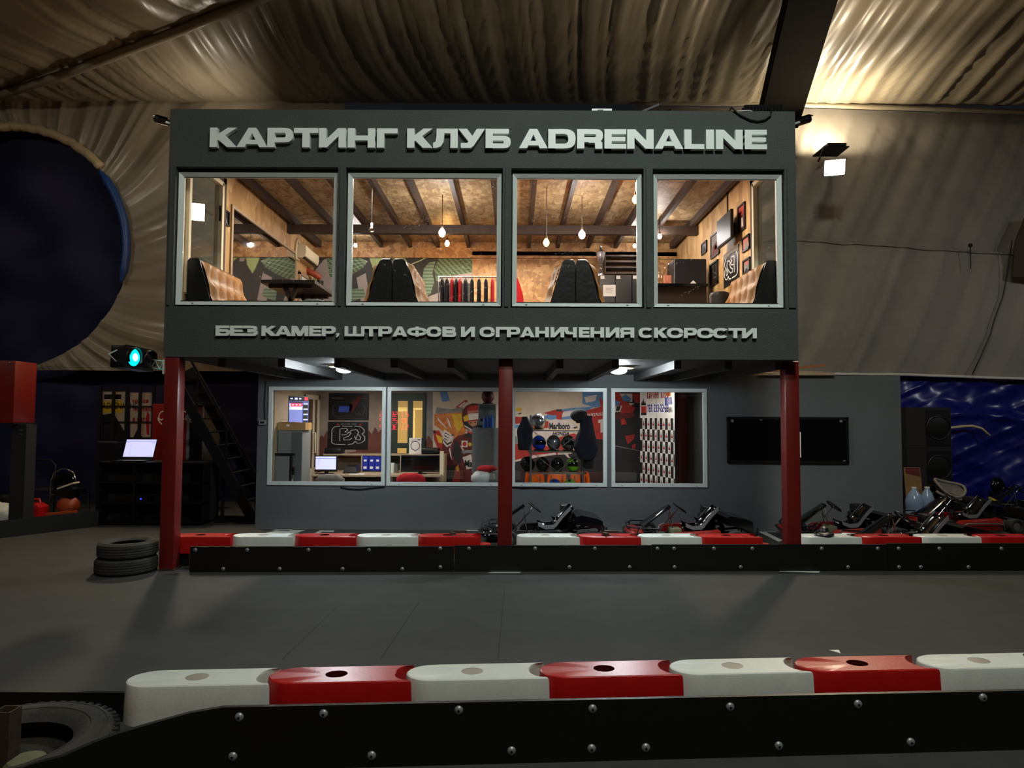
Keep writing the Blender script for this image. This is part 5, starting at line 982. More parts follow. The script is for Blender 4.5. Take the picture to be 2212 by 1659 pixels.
for q, lb in (((701, 968, 737, 981), 'black printer on the desk shelf below the lower poster'), ((911, 968, 947, 981), 'black printer on the desk shelf beside the driver mural')):
    x0, x1, zz, z1 = Q(*q, 15.55); t = thing('printer', lb, 'printer', ((x0+x1)/2, 15.7, HZ), 'printers on the desk shelf'); b = B().m('black_plastic'); b.bb(x0, x1, 15.53, 15.9, HZ+.001, z1, .015); b.build('printer_body', t, 40); b = B().m('dark_steel'); b.bb(x0+.04, x1-.04, 15.515, 15.54, HZ+.03, HZ+.05); b.build('paper_slot', t, 0)
    b = B().m('silver'); b.bb(x1-.07, x1-.03, 15.522, 15.53, z1-.05, z1-.035); b.build('control_panel', t, 0)
for i, (px, lean) in enumerate(((787, .12), (801, .08), (814, .05))):
    x = P(px, 1000, 15.4).x; b = B().m('blue_binder'); b.box((x, 15.62, DZ+.175), (.13, .26, .32), Matrix.Rotation(-lean, 3, 'X')); b.m('paper'); b.box((x, 15.478, DZ+.09), (.07, .003, .05), Matrix.Rotation(-lean, 3, 'X')); b.box((x, 15.478+.012, DZ+.25), (.06, .003, .045), Matrix.Rotation(-lean, 3, 'X')); one(b, 'ring_binder', 'blue ring binder, '+ORD[i]+' from the lit monitor under the shelf', 'binder', 'blue binders under the desk shelf', 0)
x0, x1, zz, z1 = Q(746, 1004, 772, 1024, 15.1); b = B().m('black_plastic'); b.rings([[V((x_, y_, z_)) for x_, y_, z_ in ((x0-k, 15.0-k, h_), (x1+k, 15.0-k, h_), (x1+k, 15.3, h_+e), (x0-k, 15.3, h_+e))] for h_, k, e in ((DZ+.001, .02, 0), (DZ+.03, .02, .04), (z1-.04, -.03, .03))]); one(b, 'card_terminal', 'black desk device beside the lit monitor', 'device', smooth=0)
b = B().m('paper'); b.box((P(770, 1026, 14.75).x, 14.78, DZ+.004), (.32, .22, .006), Matrix.Rotation(.2, 3, 'Z')); one(b, 'paper_sheet', 'white papers lying on the desk below the posters', 'paper', smooth=0)
t = thing('paper_stand', 'white notice with a purple ring standing on the desk shelf', 'notice', (P(897, 980, 15.6).x, 15.6, HZ)); x0, x1, zz, z1 = Q(884, 946, 910, 980, 15.6); b = B().m('paper'); b.bb(x0, x1, 15.6, 15.62, HZ+.001, z1); b.m('glow_violet'); b.m('ink'); b.torus(((x0+x1)/2, 15.599, HZ+.19), .10, .007, (0, 1, 0), 32, 6, .001); b.m('poster_grey')
for k in range(3): b.bb(x0+.04, x1-.10, 15.597, 15.6, z1-.05-.02*k, z1-.043-.02*k)
b.m('ink'); b.bb(x1-.09, x1-.02, 15.597, 15.6, z1-.05, z1-.03); b.build('notice_sheet', t, 0)
for px, top, mt, lb in ((848, 1000, 'white_plastic', 'white cup at the monitor end of the desk'), (857, 1002, 'steel', 'grey cup beside the dark monitor')):
    q = P(px, top, 15.2); b = B().m(mt); h = q.z-DZ; b.lathe([(.04, .001), (.05, h), (.044, h), (.036, .02)], (q.x, 15.2, DZ), n=18); one(b, 'desk_cup', lb, 'cup', 'cups on the desk', 50)
def chair(px, top, Y, mt, label):
    q = P(px, top, Y); t = thing('office_chair', label, 'chair', (q.x, Y, 0)); b = B().m(mt)
    b.rings([[V((q.x+wd*math.cos(2*PI*j/20), Y+dp*math.sin(2*PI*j/20)+.02*nz(j*.8, h_*5), h_)) for j in range(20)] for h_, wd, dp in ((.62, .20, .04), (.70, .28, .06), (q.z-.10, .30, .06), (q.z-.03, .22, .05), (q.z, .10, .03))]); b.build('backrest', t, 60)
    b = B().m('black_cloth'); b.bb(q.x-.25, q.x+.25, Y+.05, Y+.55, .50, .58, .03); b.build('seat', t, 40); b = B().m('dark_steel'); b.cyl((q.x, Y+.3, .08), (q.x, Y+.3, .5), .025); b.build('chair_column', t)
    for k in range(5): a = 2*PI*k/5; b = B().m('dark_steel'); b.bar((q.x, Y+.3, .08), (q.x+.26*math.cos(a), Y+.3+.26*math.sin(a), .06), .035); b.ball((q.x+.26*math.cos(a), Y+.3+.26*math.sin(a), .03), .03, n=10, k=6); b.build('chair_foot', t)
    b = B().m('dark_steel'); b.bar((q.x, Y+.05, .52), (q.x, Y+.01, .75), .05, .02); b.build('back_bar', t, 0)
chair(713, 1024, 13.9, 'grey_cloth', 'chair with a grey covered back in front of the lit monitor'); chair(888, 1022, 13.9, 'red_cloth', 'chair with a red back in front of the dark monitor')
# driver mural
q = [('mural_beige', rect(935, 846, 1090, 1045)), ('mural_grey', [(943, 880), (975, 884), (999, 879), (1003, 893), (960, 896), (940, 893)]), ('mural_blue', [(950, 846), (966, 846), (972, 866), (955, 868)]),
     ('mural_fire', [(938, 895), (960, 893), (1003, 890), (1008, 925), (1003, 945), (981, 946), (958, 932), (938, 918)]), ('mural_yellow', [(975, 895), (1000, 893), (1004, 915), (988, 935)]), ('mural_white', [(944, 900), (951, 908), (966, 926), (962, 924), (946, 908)]), ('mural_white', [(964, 900), (970, 908), (976, 926), (970, 920)]),
     ('mural_red', [(983, 880), (1005, 864), (1012, 866), (992, 882)]), ('mural_white', [(990, 878), (1004, 868), (1006, 870), (994, 880)]),
     ('mural_red', [(935, 930), (949, 930), (956, 945), (956, 982), (948, 976), (938, 950)]), ('mural_yellow', [(941, 938), (956, 945), (955, 958), (947, 956)]), ('mural_yellow', [(957, 928), (960, 924), (964, 930), (958, 938)]), ('ink', [(935, 930), (939, 929), (942, 935), (937, 937)]),
     ('mural_red_dark', [(980, 948), (990, 941), (1005, 938), (1024, 944), (1090, 950), (1090, 1045), (954, 1045), (953, 985), (956, 957), (974, 965)]), ('mural_dark', [(983, 948), (992, 960), (999, 985), (992, 1008), (986, 1000), (976, 978), (980, 960)]), ('mural_dark', [(954, 1010), (976, 1006), (994, 1000), (990, 1020), (970, 1045), (954, 1045)]),
     ('mural_red', [(976, 1045), (984, 1010), (990, 1002), (994, 1024), (994, 1045)]), ('mural_yellow', [(984, 1010), (990, 1006), (992, 1016), (987, 1018)]), ('mural_white', [(972, 966), (975, 984), (977, 994), (974, 990), (970, 972)]),
     ('mural_dark', [(957, 946), (966, 958), (976, 953), (975, 962), (964, 966), (955, 956)]), ('mural_white', [(957, 950), (966, 962), (975, 957), (974, 961), (965, 966), (956, 956)]), ('mural_white', [(956, 936), (961, 928), (970, 934), (976, 940), (982, 940), (978, 946), (973, 954), (964, 955), (957, 948)]),
     ('ink', [(961, 934), (972, 940), (972, 941), (960, 936)]), ('ink', [(960, 940), (971, 946), (971, 947), (959, 942)]), ('ink', [(960, 946), (968, 951), (968, 952), (959, 948)]), ('ink', [(975, 938), (981, 939), (981, 941), (975, 941)]),
     ('mural_white', rect(997, 952, 1010, 966)), ('mural_red', ell(1003.5, 959, 4.5, 5)), ('mural_yellow', ell(1015, 960, 4.2, 4.2)), ('mural_white', [(993, 960), (1002, 980), (1020, 976), (1020, 972), (1004, 974)]), ('mural_grey', rect(998, 972, 1020, 979)),
     ('mural_white', [(999, 988), (1018, 981), (1022, 1011), (1008, 1014)]), ('mural_dark', [(1003, 938), (1024, 930), (1030, 940), (1024, 947), (1006, 944)]), ('mural_red', [(1008, 930), (1022, 934), (1022, 938), (1010, 935)]),
     ('mural_red_dark', [(998, 897), (1000, 885), (1008, 876), (1021, 871), (1036, 872), (1046, 884), (1046, 915), (1030, 930), (1012, 930), (1003, 922), (999, 910)]), ('mural_red', [(1008, 884), (1016, 877), (1032, 876), (1036, 888), (1012, 892)]), ('mural_pink', [(1010, 888), (1034, 886), (1034, 890), (1009, 894)]),
     ('mural_yellow', [(1000, 901), (1012, 894), (1013, 908), (1003, 911)]), ('mural_white', [(1012, 894), (1036, 892), (1036, 905), (1013, 908)]), ('ink', [(1000, 911), (1036, 906), (1034, 924), (1022, 929), (1006, 922)]), ('skin_paint', [(1011, 910), (1032, 907), (1030, 918), (1021, 922), (1013, 916)]), ('mural_red', [(1008, 910), (1032, 906.5), (1032, 908.5), (1010, 912)]), ('ink', [(1014, 913), (1019, 912), (1019, 914), (1015, 915)]), ('ink', [(1024, 912), (1029, 911), (1029, 913), (1025, 914)]), ('mural_white', [(1003, 918), (1020, 928), (1018, 930), (1003, 921)])]
o = flat(q, BW, 'driver_mural', step=.0005); tag(o, 'painted wall mural of a helmeted racing driver holding up a gloved fist', 'mural')
textP('Mar', 1002.5, 1008, BW-.032, .22, 'ink', 'mural_lettering', o, .7, shear=.1, bold=.006)
# racing car mural
q = [('mural_beige', rect(1090, 846, 1308, 1045)), ('mural_blue', [(1258, 846), (1308, 846), (1308, 876), (1285, 880), (1258, 872)]), ('mural_white', [(1262, 858), (1290, 852), (1286, 866), (1266, 870)]), ('mural_yellow', [(1115, 880), (1128, 882), (1126, 888), (1114, 888)]),
     ('mural_blue', [(1170, 903), (1201, 886), (1238, 881), (1284, 878), (1272, 886), (1236, 905), (1195, 908)]), ('mural_white', [(1212, 890), (1240, 886), (1232, 898), (1212, 902)]), ('mural_red', [(1174, 892), (1200, 885), (1218, 888), (1214, 896), (1190, 897)]), ('mural_red', rect(1202, 890, 1214, 906)), ('ink', rect(1202, 884, 1214, 889)), ('ink', [(1119, 893), (1126, 891), (1126, 894), (1120, 895)]),
     ('mural_red', [(1112, 900), (1131, 901), (1132, 907), (1150, 909), (1186, 910), (1186, 924), (1112, 928)]), ('mural_white', [(1112, 916), (1130, 914), (1142, 930), (1120, 936), (1112, 930)]), ('mural_blue', [(1112, 918), (1128, 917), (1122, 924), (1112, 926)]),
     ('mural_red', [(1262, 888), (1285, 882), (1308, 874), (1308, 950), (1262, 946)]), ('mural_red', [(1294, 858), (1308, 872), (1308, 882), (1298, 880)]), ('mural_white', [(1292, 907), (1302, 905), (1302, 934), (1297, 935), (1297, 914), (1292, 914)]),
     ('mural_grey', [(1112, 942), (1140, 944), (1150, 956), (1112, 958)]), ('mural_dark', [(1112, 995), (1180, 985), (1235, 980), (1262, 945), (1308, 950), (1308, 1045), (1112, 1045)]), ('mural_red', [(1112, 959), (1150, 956), (1205, 970), (1205, 982), (1158, 988), (1112, 997)]), ('mural_white', [(1150, 984), (1200, 978), (1202, 982), (1160, 988), (1112, 998), (1112, 994)]),
     ('mural_white', [(1185, 908), (1201, 905), (1226, 910), (1246, 922), (1238, 930), (1226, 936), (1206, 944), (1180, 948), (1162, 937), (1152, 930), (1185, 925)]), ('mural_red', [(1196, 948), (1240, 936), (1250, 940), (1235, 978), (1205, 970)]), ('ink', [(1238, 923), (1247, 921), (1247, 924), (1240, 926)]), ('mural_white', [(1212, 974), (1224, 976), (1232, 990), (1226, 988)])]
o = flat(q, BW, 'race_car_mural', step=.0005); tag(o, 'painted wall mural of a red and white racing car', 'mural')
textP('Marlboro', 1186, 926.5, BW-.024, .20, 'ink', 'mural_lettering', o, .64, bold=.009); textP('HONDA', 1193, 940, BW-.025, .115, 'ink', 'mural_lettering', o, .9, shear=.25, bold=.004); textP('COURTAULDS', 1262, 901.5, BW-.026, .10, 'mural_white', 'mural_lettering', o, .78, rz=-.12, bold=.003)
# grey fridge with machine, helmet and bottles
fx0, fx1, zz, FZ = Q(1020, 924, 1074, 1045, 13.6); t = thing('grey_fridge', 'grey fridge beside the driver mural carrying the coffee machine', 'fridge', ((fx0+fx1)/2, 13.9, 0)); b = B().m('grey_panel'); b.bb(fx0, fx1+.1, 13.62, 14.2, 0, FZ, .012); b.build('fridge_body', t, 40); b = B().m('grey_panel'); b.bb(fx0, fx1+.1, 13.59, 13.618, .08, FZ-.02, .006); b.build('fridge_door', t, 40)
x0, x1, zz, MZ = Q(1033, 872, 1071, 924, 13.7); t = thing('coffee_machine', 'grey coffee machine standing on the fridge', 'machine', ((x0+x1)/2, 13.9, FZ)); b = B().m('grey_panel'); b.bb(x0, x1, 13.75, 14.15, FZ+.001, MZ, .01); b.build('machine_body', t, 40); b = B().m('grey_panel_dark'); b.bb(x0+.02, x1-.02, 13.743, 13.75, MZ-.12, MZ-.03); b.bb(x0+.02, x1-.02, 13.743, 13.75, MZ-.26, MZ-.25); b.build('machine_front', t, 0); b = B().m('ink'); b.bb(x0+.04, x0+.13, 13.742, 13.75, FZ+.13, FZ+.18); b.bb(x0, x0+.12, 13.72, 13.75, FZ+.01, FZ+.05); b.build('machine_slot', t, 0)
for i, px in enumerate((1047, 1055, 1062)):
    q = P(px, 895 if i else 898, 13.66); h = q.z-FZ; b = B().m('water_blue'); b.lathe([(.034, .001), (.036, h*.1), (.034, h*.35), (.036, h*.62), (.014, h*.85), (.013, h)], (q.x, 13.67, FZ), n=18); one(b, 'water_bottle', 'blue water bottle on the fridge, '+ORD[i]+' from the mural side', 'bottle', 'blue water bottles on the fridge', 50)
for nm, mt, q, lb in (('plastic_bag', 'white_plastic', (1044, 1030, 26, 16), 'crumpled white bag in front of the grey fridge'), ('printed_bag', 'red_cloth', (1052, 1012, 22, 7), 'red and white printed bag lying on the white bag')):
    c = P(q[0], q[1], 13.33); b = B().m(mt); rx, rz_ = q[2]/111, q[3]/111; s_ = 1 if nm == 'plastic_bag' else 3
    b.ball(c if s_ == 3 else c+V((0, 0, -.02)), rx, .13, rz_, 20, 12, fn=lambda p: p*(1+.22*nz(p.x*3+s_, p.y*3, p.z*3))); one(b, nm, lb, 'bag', smooth=60)
b = B().m('grey_panel_dark'); b.bb(fx0-.0, fx1+.2, 13.2, 13.5, 0, P(1044, 1048, 13.33).z-.01); one(b, 'low_bench', 'low grey bench under the bags', 'bench', smooth=0)
b = B().m('white_plastic'); 
# helmets
def helmet(px, py, Y, shell, visor, label, r=.15, yaw=0, z=None, stripe=None, openface=True, group='helmets on the rack'):
    c = P(px, py, Y); c.z = z+r*1.0+.003 if z is not None else c.z; t = thing('racing_helmet', label, 'helmet', (c.x, c.y, c.z-r*.93), group); rt = Matrix.Rotation(yaw, 3, 'Z')
    def sh(p):
        q = V(p)
        if q.z < -.2: q.y += -.18*(-.2-q.z)*1.2; q.x *= 1-.10*(-.2-q.z)
        return q
    b = B().m(shell); b.ball(c, r*.90, r*1.05, r, 28, 18, rt, sh); b.build('helmet_shell', t, 180)
    b = B().m(visor); rs = []
    for i in range(7):
        el_ = .42-.62*i/6; rs.append([c + rt @ (V(( math.sin(a)*math.cos(el_)*r*.93, -math.cos(a)*math.cos(el_)*r*1.085, math.sin(el_)*r*1.03)) ) for a in [-1.25+2.5*j/16 for j in range(17)]])
    vs = [[b.bm.verts.new(p) for p in q] for q in rs]
    for i in range(6):
        for j in range(16): b.f((vs[i][j], vs[i][j+1], vs[i+1][j+1], vs[i+1][j]))
    b.build('helmet_visor', t, 180)
    if stripe:
        b = B().m(stripe); vs = []
        for i in range(15):
            el_ = .45+2.0*i/14; vs.append([b.bm.verts.new(c+rt @ V((sx_*r*.35, -math.cos(el_)*r*1.065, math.sin(el_)*r*1.015))) for sx_ in (-.5, 0, .5)])
        for i in range(14):
            for j in range(2): b.f((vs[i][j], vs[i][j+1], vs[i+1][j+1], vs[i+1][j]))
        b.build('helmet_stripe', t, 180)
    b = B().m('black_plastic'); b.lathe([(r*.70, 0), (r*.74, .012), (r*.70, .02)], (c.x, c.y, c.z-r*.985), n=24, sy=1.1); b.build('helmet_trim', t, 60); return t
helmet(1054, 858, 13.9, 'maroon', 'maroon', 'maroon helmet on top of the coffee machine', .145, PI, MZ, group=None)
RY = 13.75; rx0, rx1 = P(1147, 950, RY).x, P(1260, 950, RY).x; SH = [P(1200, y, RY).z for y in (928.5, 974.5, 1021)]; SH.append(SH[2]-.42)
t = thing('helmet_rack', 'wheeled steel helmet rack with wooden shelves', 'rack', ((rx0+rx1)/2, RY+.2, 0))
for x, y in ((rx0, RY), (rx1, RY), (rx0, RY+.42), (rx1, RY+.42)): b = B().m('steel'); b.bb(x-.018, x+.018, y-.018, y+.018, .02, SH[0]+(.29 if x == rx0 else .27)); b.build('rack_upright', t, 0)
for z in SH: b = B().m('osb_dull'); b.bb(rx0-.07, rx1+.07, RY+.018, RY+.40, z-.022, z); b.m('steel'); b.bb(rx0-.05, rx1+.05, RY-.006, RY+.018, z-.03, z-.01); b.build('rack_shelf', t, 0)
for z0, z1 in ((SH[1], SH[0]), (SH[2], SH[1]), (SH[3], SH[2])):
    xm = (rx0+rx1)/2; b = B().m('steel'); b.bar((rx0, RY-.03, z1), (xm, RY-.03, z0+.02), .012); b.build('rack_brace', t, 0); b = B().m('steel'); b.bar((rx1, RY-.03, z1), (xm, RY-.03, z0+.02), .012); b.build('rack_brace', t, 0)
hp = lambda px, py: (px, py, RY+.2)
helmet(*hp(1163, 912), 'silver', 'silver', 'silver helmet alone on the top shelf of the rack', .162, .4, SH[0], 'ink')
helmet(*hp(1164, 956), 'blue_plastic', 'black_gloss', 'blue helmet with black visor on the second shelf', .152, .5, SH[1]); helmet(*hp(1196, 956), 'silver', 'silver', 'polished silver helmet in the middle of the second shelf', .158, 0, SH[1]); helmet(*hp(1227, 956), 'steel', 'black_gloss', 'dark silver helmet beside the jacket on the second shelf', .152, .6, SH[1], 'ink')
helmet(*hp(1139, 1001), 'black_gloss', 'black_gloss', 'black helmet overhanging the rack post on the third shelf', .155, .8, SH[2]); helmet(*hp(1172, 1001), 'black_plastic', 'black_gloss', 'black helmet second on the third shelf', .15, .3, SH[2]); helmet(*hp(1204, 1001), 'black_matte', 'black_gloss', 'matt black helmet third on the third shelf', .145, 0, SH[2]); helmet(*hp(1237, 1001), 'green_plastic', 'black_gloss', 'bright green and black helmet on the third shelf', .145, .3, SH[2], 'ink')
helmet(*hp(1198, 1045), 'blue_plastic', 'black_gloss', 'blue helmet with dark stripe on the lowest shelf', .14, PI*.9, SH[3], 'ink'); helmet(*hp(1231, 1045), 'green_plastic', 'black_gloss', 'green helmet with dark stripe on the lowest shelf', .14, PI*.95, SH[3], 'ink')
def cloth(name, px, top, bot, wpx, Y, mt, label, seed, cat='jacket', prof=None):
    a, c = P(px, top, Y), P(px, bot, Y); k = F/Y; b = B().m(mt); rs = []
    for i in range(15):
        s = i/14; w_ = wpx/k*(prof(s) if prof else (.35+.65*min(1, s*2.6))*(1-.25*max(0, s-.7)/.3)); rs.append([V((a.x+w_*.5*math.cos(2*PI*j/26)*(1+.22*nz(math.cos(2*PI*j/26)*1.5, math.sin(2*PI*j/26)*1.5, s*3+seed))+.05*nz(s*3, seed), Y+(.06+.07*min(1, s*3))*math.sin(2*PI*j/26)*(1+.3*nz(j*.7, seed, s)), a.z+(c.z-a.z)*s)) for j in range(26)])
    b.rings(rs); return one(b, name, label, cat, smooth=70)
cloth('hanging_jacket', 1134, 900, 972, 34, RY-.165, 'navy_cloth', 'dark jacket hanging on the silver helmet end of the rack', 3); cloth('hanging_jacket', 1266, 898, 992, 60, RY-.20, 'navy_cloth', 'large dark jacket hanging on the far rack post', 8, prof=lambda s: (.45+.1*s if s < .3 else .48+1.1*(s-.3) if s < .75 else .97-1.9*(s-.75))); cloth('hanging_bag', 1272, 984, 1012, 22, RY-.12, 'black_cloth', 'dark bag hanging under the large jacket', 12, 'bag')
c = P(1250, 896, RY-.17); t = thing('peaked_cap', 'dark round peaked cap on top of the large hanging jacket', 'cap', c); rt = Matrix.Rotation(-.25, 3, 'Y') @ Matrix.Rotation(.55, 3, 'X')
b = B().m('black_cloth'); b.ball(c, .17, .17, .085, 28, 12, rt); b.build('cap_crown', t, 180); b = B().m('black_plastic'); b.lathe([(.13, -.08), (.15, -.05), (.15, -.02), (.13, -.01)], c, rt @ V((0, 0, 1)), 28); b.ball(c+rt @ V((0, -.13, -.07)), .10, .07, .012, 18, 8, rt); b.build('cap_peak', t, 60)
for i, (px, lb) in enumerate(((1155, 'orange plastic chair behind the rack below the first black helmet'), (1203, 'orange plastic chair behind the middle of the rack'), (1253, 'orange plastic chair behind the far post of the rack'))):
    x = P(px, 1030, 14.6).x; zt = P(px, 1018, 14.6).z; t = thing('plastic_chair', lb, 'chair', (x, 14.75, 0), 'orange plastic chairs'); b = B().m('orange_plastic')
    b.rings([[V((x+sx_*wd, 14.6+y_, z_)) for sx_, y_ in ((-1, 0), (-.6, .035), (.6, .035), (1, 0), (.6, .012), (-.6, .012))] for z_, wd in ((.46, .20), (.55, .225), (zt-.12, .20), (zt-.03, .185), (zt, .14))]); b.build('backrest', t, 50); b = B().m('orange_plastic'); b.bb(x-.21, x+.21, 14.63, 15.05, .43, .46, .01); b.build('seat', t, 40)
    b = B().m('orange_dark'); b.bb(x-.13, x-.105, 14.592, 14.615, .55, zt-.09); b.bb(x+.105, x+.13, 14.592, 14.615, .55, zt-.09); b.build('back_slot', t, 0)
    for a, c in ((-1, 0), (1, 0), (-1, 1), (1, 1)): b = B().m('steel'); b.cyl((x+a*.18, 14.66+.36*c, 0), (x+a*.17, 14.68+.32*c, .43), .014); b.build('chair_leg', t)
# banner
bA, bB = V((2.83, 15.35, 0)), V((3.27, 13.95, 0)); bd = bB-bA; bn = V((bd.y, -bd.x, 0)).normalized(); Wb = bd.length
if bn.y > 0: bn = -bn
def bp(x, z, k): return bA+bd*(x/Wb)+V((0, 0, z))+bn*(.003+.0012*k)
t = thing('club_banner', 'chequered black and white advertising banner of the kart club', 'banner', ((bA.x+bB.x)/2, (bA.y+bB.y)/2, 0))
b = B().m('paper'); b.prism([bp(0, .12, 0), bp(Wb, .12, 0), bp(Wb, 2.74, 0), bp(0, 2.74, 0)], -bn*.004)
b.m('ink'); cw = Wb/13.4
def br(mt, x0, z0, x1, z1, k): b.m(mt).poly([bp(x0, z0, k), bp(x1, z0, k), bp(x1, z1, k), bp(x0, z1, k)])
for r_ in range(8):
    zt = 2.12-.245*r_; off = 0 if r_ % 2 == 0 else 1
    for c_ in range(14):
        x0 = c_*cw; x1 = min(Wb, x0+cw)
        if c_ % 2 == off: br('ink', x0, zt-.245, x1, zt, 1)
        elif x1-x0 > cw*.6:
            br('mural_red', x0+.02, zt-.155, x1-.02, zt-.115, 1); br('ink', x0+.02, zt-.165, x1-.02, zt-.155, 1); b.m('mural_grey').poly([bp(x0+.03, zt-.11, 1), bp(x1-.03, zt-.11, 1), bp((x0+x1)/2, zt-.045, 1)])
            for j in range(3): br('poster_grey', x0+.025, zt-.19-.018*j, x1-.025, zt-.182-.018*j, 1)
br('mural_red', .05, 2.24, .30, 2.38, 1); br('ink', .05, 2.18, .30, 2.24, 1); b.m('ink')
for s in ((.10, .06), (.17, .12), (.24, .05)): b.poly([bp(s[0]-.05, 2.40, 2), bp(s[0]+.05, 2.40, 2), bp(s[0], 2.46+s[1], 2)])
b.m('mural_red'); write(b, 'KAPTИHГ KЛУБ', .33, 2.54, .155, bp, .42, .20, .10, 2); b.m('blue_binder'); write(b, 'TEЛ. 233-22-22', .34, 2.25, .16, bp, .38, .20, .08, 2)
b.m('blue_binder'); write(b, 'ШKOЛA', 1.10, 2.40, .15, bp, .30, .18, .07, 2); b.m('ink'); write(b, 'KAPTИHГA', 1.10, 2.24, .10, bp, .30, .20, .07, 2); br('mural_fire', 1.14, 2.58, 1.32, 2.66, 1)
b.build('banner_sheet', t, 0); b = B().m('steel'); b.bar(bp(-.02, .06, -8), bp(Wb+.02, .06, -8), .12, .12); b.cyl(bp(Wb/2, .06, -8), bp(Wb/2, 2.74, -8), .012); b.bar(bp(0, 2.74, -2), bp(Wb, 2.74, -2), .02); b.build('banner_stand', t, 0)
# dark mural beside the banner and brown panel on the end wall
q = [('mural_dark', rect(1308, 846, 1470, 1045)), ('mural_red', [(1308, 846), (1340, 846), (1344, 862), (1360, 872), (1372, 880), (1366, 896), (1340, 892), (1326, 880), (1308, 884)]), ('mural_red', [(1363, 850), (1400, 850), (1400, 872), (1372, 870)]), ('mural_white', [(1338, 850), (1366, 850), (1366, 868), (1348, 866)]), ('mural_blue', [(1342, 858), (1352, 852), (1364, 862), (1360, 868), (1346, 866)]), ('mural_blue', [(1326, 864), (1340, 868), (1336, 876), (1326, 876)]), ('mural_white', [(1326, 878), (1344, 876), (1340, 889), (1326, 891)]), ('ink', [(1332, 878), (1341, 877), (1338, 887), (1330, 888)]), ('mural_white', [(1358, 870), (1371, 872), (1362, 876)]), ('mural_red_dark', [(1330, 894), (1370, 890), (1372, 900), (1344, 906), (1330, 905)]),
     ('mural_red', [(1341, 905), (1349, 904), (1354, 916), (1342, 918)]), ('mural_red', [(1350, 942), (1372, 938), (1368, 950), (1356, 960)]), ('mural_red', [(1365, 962), (1373, 958), (1373, 968), (1366, 970)]), ('mural_grey', [(1327, 962), (1390, 975), (1390, 976), (1327, 964)])]
o = flat(q, BW, 'dark_mural', step=.0006); tag(o, 'dark wall painting with red and blue patches beside the chequered banner', 'mural')
b = B().m('brown_dark'); b.bb(3.87, 3.9, 14.75, RBK-.01, 0, 2.58); struct(b, 'door_4', 'dark brown door panel on the end wall of the lower room', smooth=0)
# ================================================================ LAMPS, CAMERAS AND THINGS ON THE ROOF
def flood(name, label, c, aim, w_, h_, lit, up=V((0, 0, 1)), group=None):
    c = V(c); d = (V(aim)-c).normalized(); q = d.to_track_quat('-Y', 'Z').to_matrix(); t = thing(name, label, 'floodlight', c, group)
    def L(x, y, z): return c+q @ V((x, y, z))
    b = B().m('black_plastic'); b.rings([[L(sx_*w_/2*s, y_, sz*h_/2*s) for sx_, sz in ((-1, -1), (1, -1), (1, 1), (-1, 1))] for y_, s in ((0, 1), (.05, 1), (.09, .82))])
    for i in range(11): x = -w_*.42+w_*.84*i/10; b.rings([[L(x+e, y_, z_*h_*.42) for e, y_, z_ in ((-.006, .05, -1), (.006, .05, -1), (.006, .05, 1), (-.006, .05, 1))], [L(x+e, .15, z_*h_*.36) for e, z_ in ((-.006, -1), (.006, -1), (.006, 1), (-.006, 1))]])
    b.build('flood_housing', t, 0)
    b = B().m('flood_glow' if lit else 'black_gloss'); b.rings([[L(sx_*w_*.44, y_, sz*h_*.44) for sx_, sz in ((-1, -1), (1, -1), (1, 1), (-1, 1))] for y_ in (-.004, .004)]); b.build('flood_glass', t, 0)
    return t, L
def yoke(t, L, w_, back, foot):
    b = B().m('dark_steel'); b.tube([L(-w_/2-.02, .04, 0), L(-w_/2-.03, back, .12), L(w_/2+.03, back, .12), L(w_/2+.02, .04, 0)], .014, 6); b.bar(L(0, back, .12), foot, .03); b.build('flood_bracket', t, 30)
c = P(1803, 362, 14.9); t, L = flood('floodlight', 'lit floodlight hanging in front of the tent wall beyond the building', c, c+V((-.30, -1, -.42)), .46, .36, True)
b = B().m('dark_steel'); b.bar(L(0, .1, .1), P(1800, 350, 16.42), .05); b.build('flood_bracket', t, 0)
c = P(1802, 314, 15.95); t = thing('floodlight', 'floodlight lying on its back on a ledge above the lit floodlight', 'floodlight', c)
b = B().m('black_plastic'); b.bb(c.x-.22, c.x+.22, c.y-.15, c.y+.15, c.z-.06, c.z); b.build('flood_housing', t, 0)
b = B().m('uplight_glow'); b.bb(c.x-.19, c.x+.19, c.y-.12, c.y+.12, c.z, c.z+.004); b.build('flood_glass', t, 0)
b = B().m('dark_steel'); b.bb(c.x-.3, c.x+.3, c.y-.12, 16.44, c.z-.085, c.z-.06); b.bar((c.x-.28, c.y-.1, c.z-.08), (c.x-.25, c.y+.3, c.z-.28), .03); b.build('wall_ledge', t, 0)
c2 = V((-6.70, 14.2, 6.40)); t, L = flood('floodlight', 'lit floodlight seen through the side window of the mirror room', c2, c2+V((.42, -1, -.62)), .36, .40, True)
b = B().m('dark_steel'); b.bar(L(0, .1, .1), (c2.x-.1, 16.5, c2.z+.3), .05); b.build('flood_bracket', t, 0)
c = P(1652, 229, 10.0); c.z = ZT+.20; t, L = flood('floodlight', 'black finned floodlight on the roof edge near the arch beam', (c.x, c.y+.12, c.z), c+V((.15, 3, .9)), .56, .34, False, group=None); yoke(t, L, .56, .02, (c.x, c.y+.1, ZT+.001))
c = P(1436, 232, 10.0); c.z = ZT+.13; t, L = flood('floodlight', 'black finned floodlight lying tilted on the roof above the name sign', (c.x, c.y+.1, c.z), c+V((.9, 1.2, .7)), .36, .26, False); b = B().m('dark_steel'); b.bar(P(1388, 241, 9.9), P(1424, 226, 9.9), .03); b.bar(P(1424, 226, 9.9), P(1432, 222, 10.0), .03); b.build('flood_bracket', t, 0)
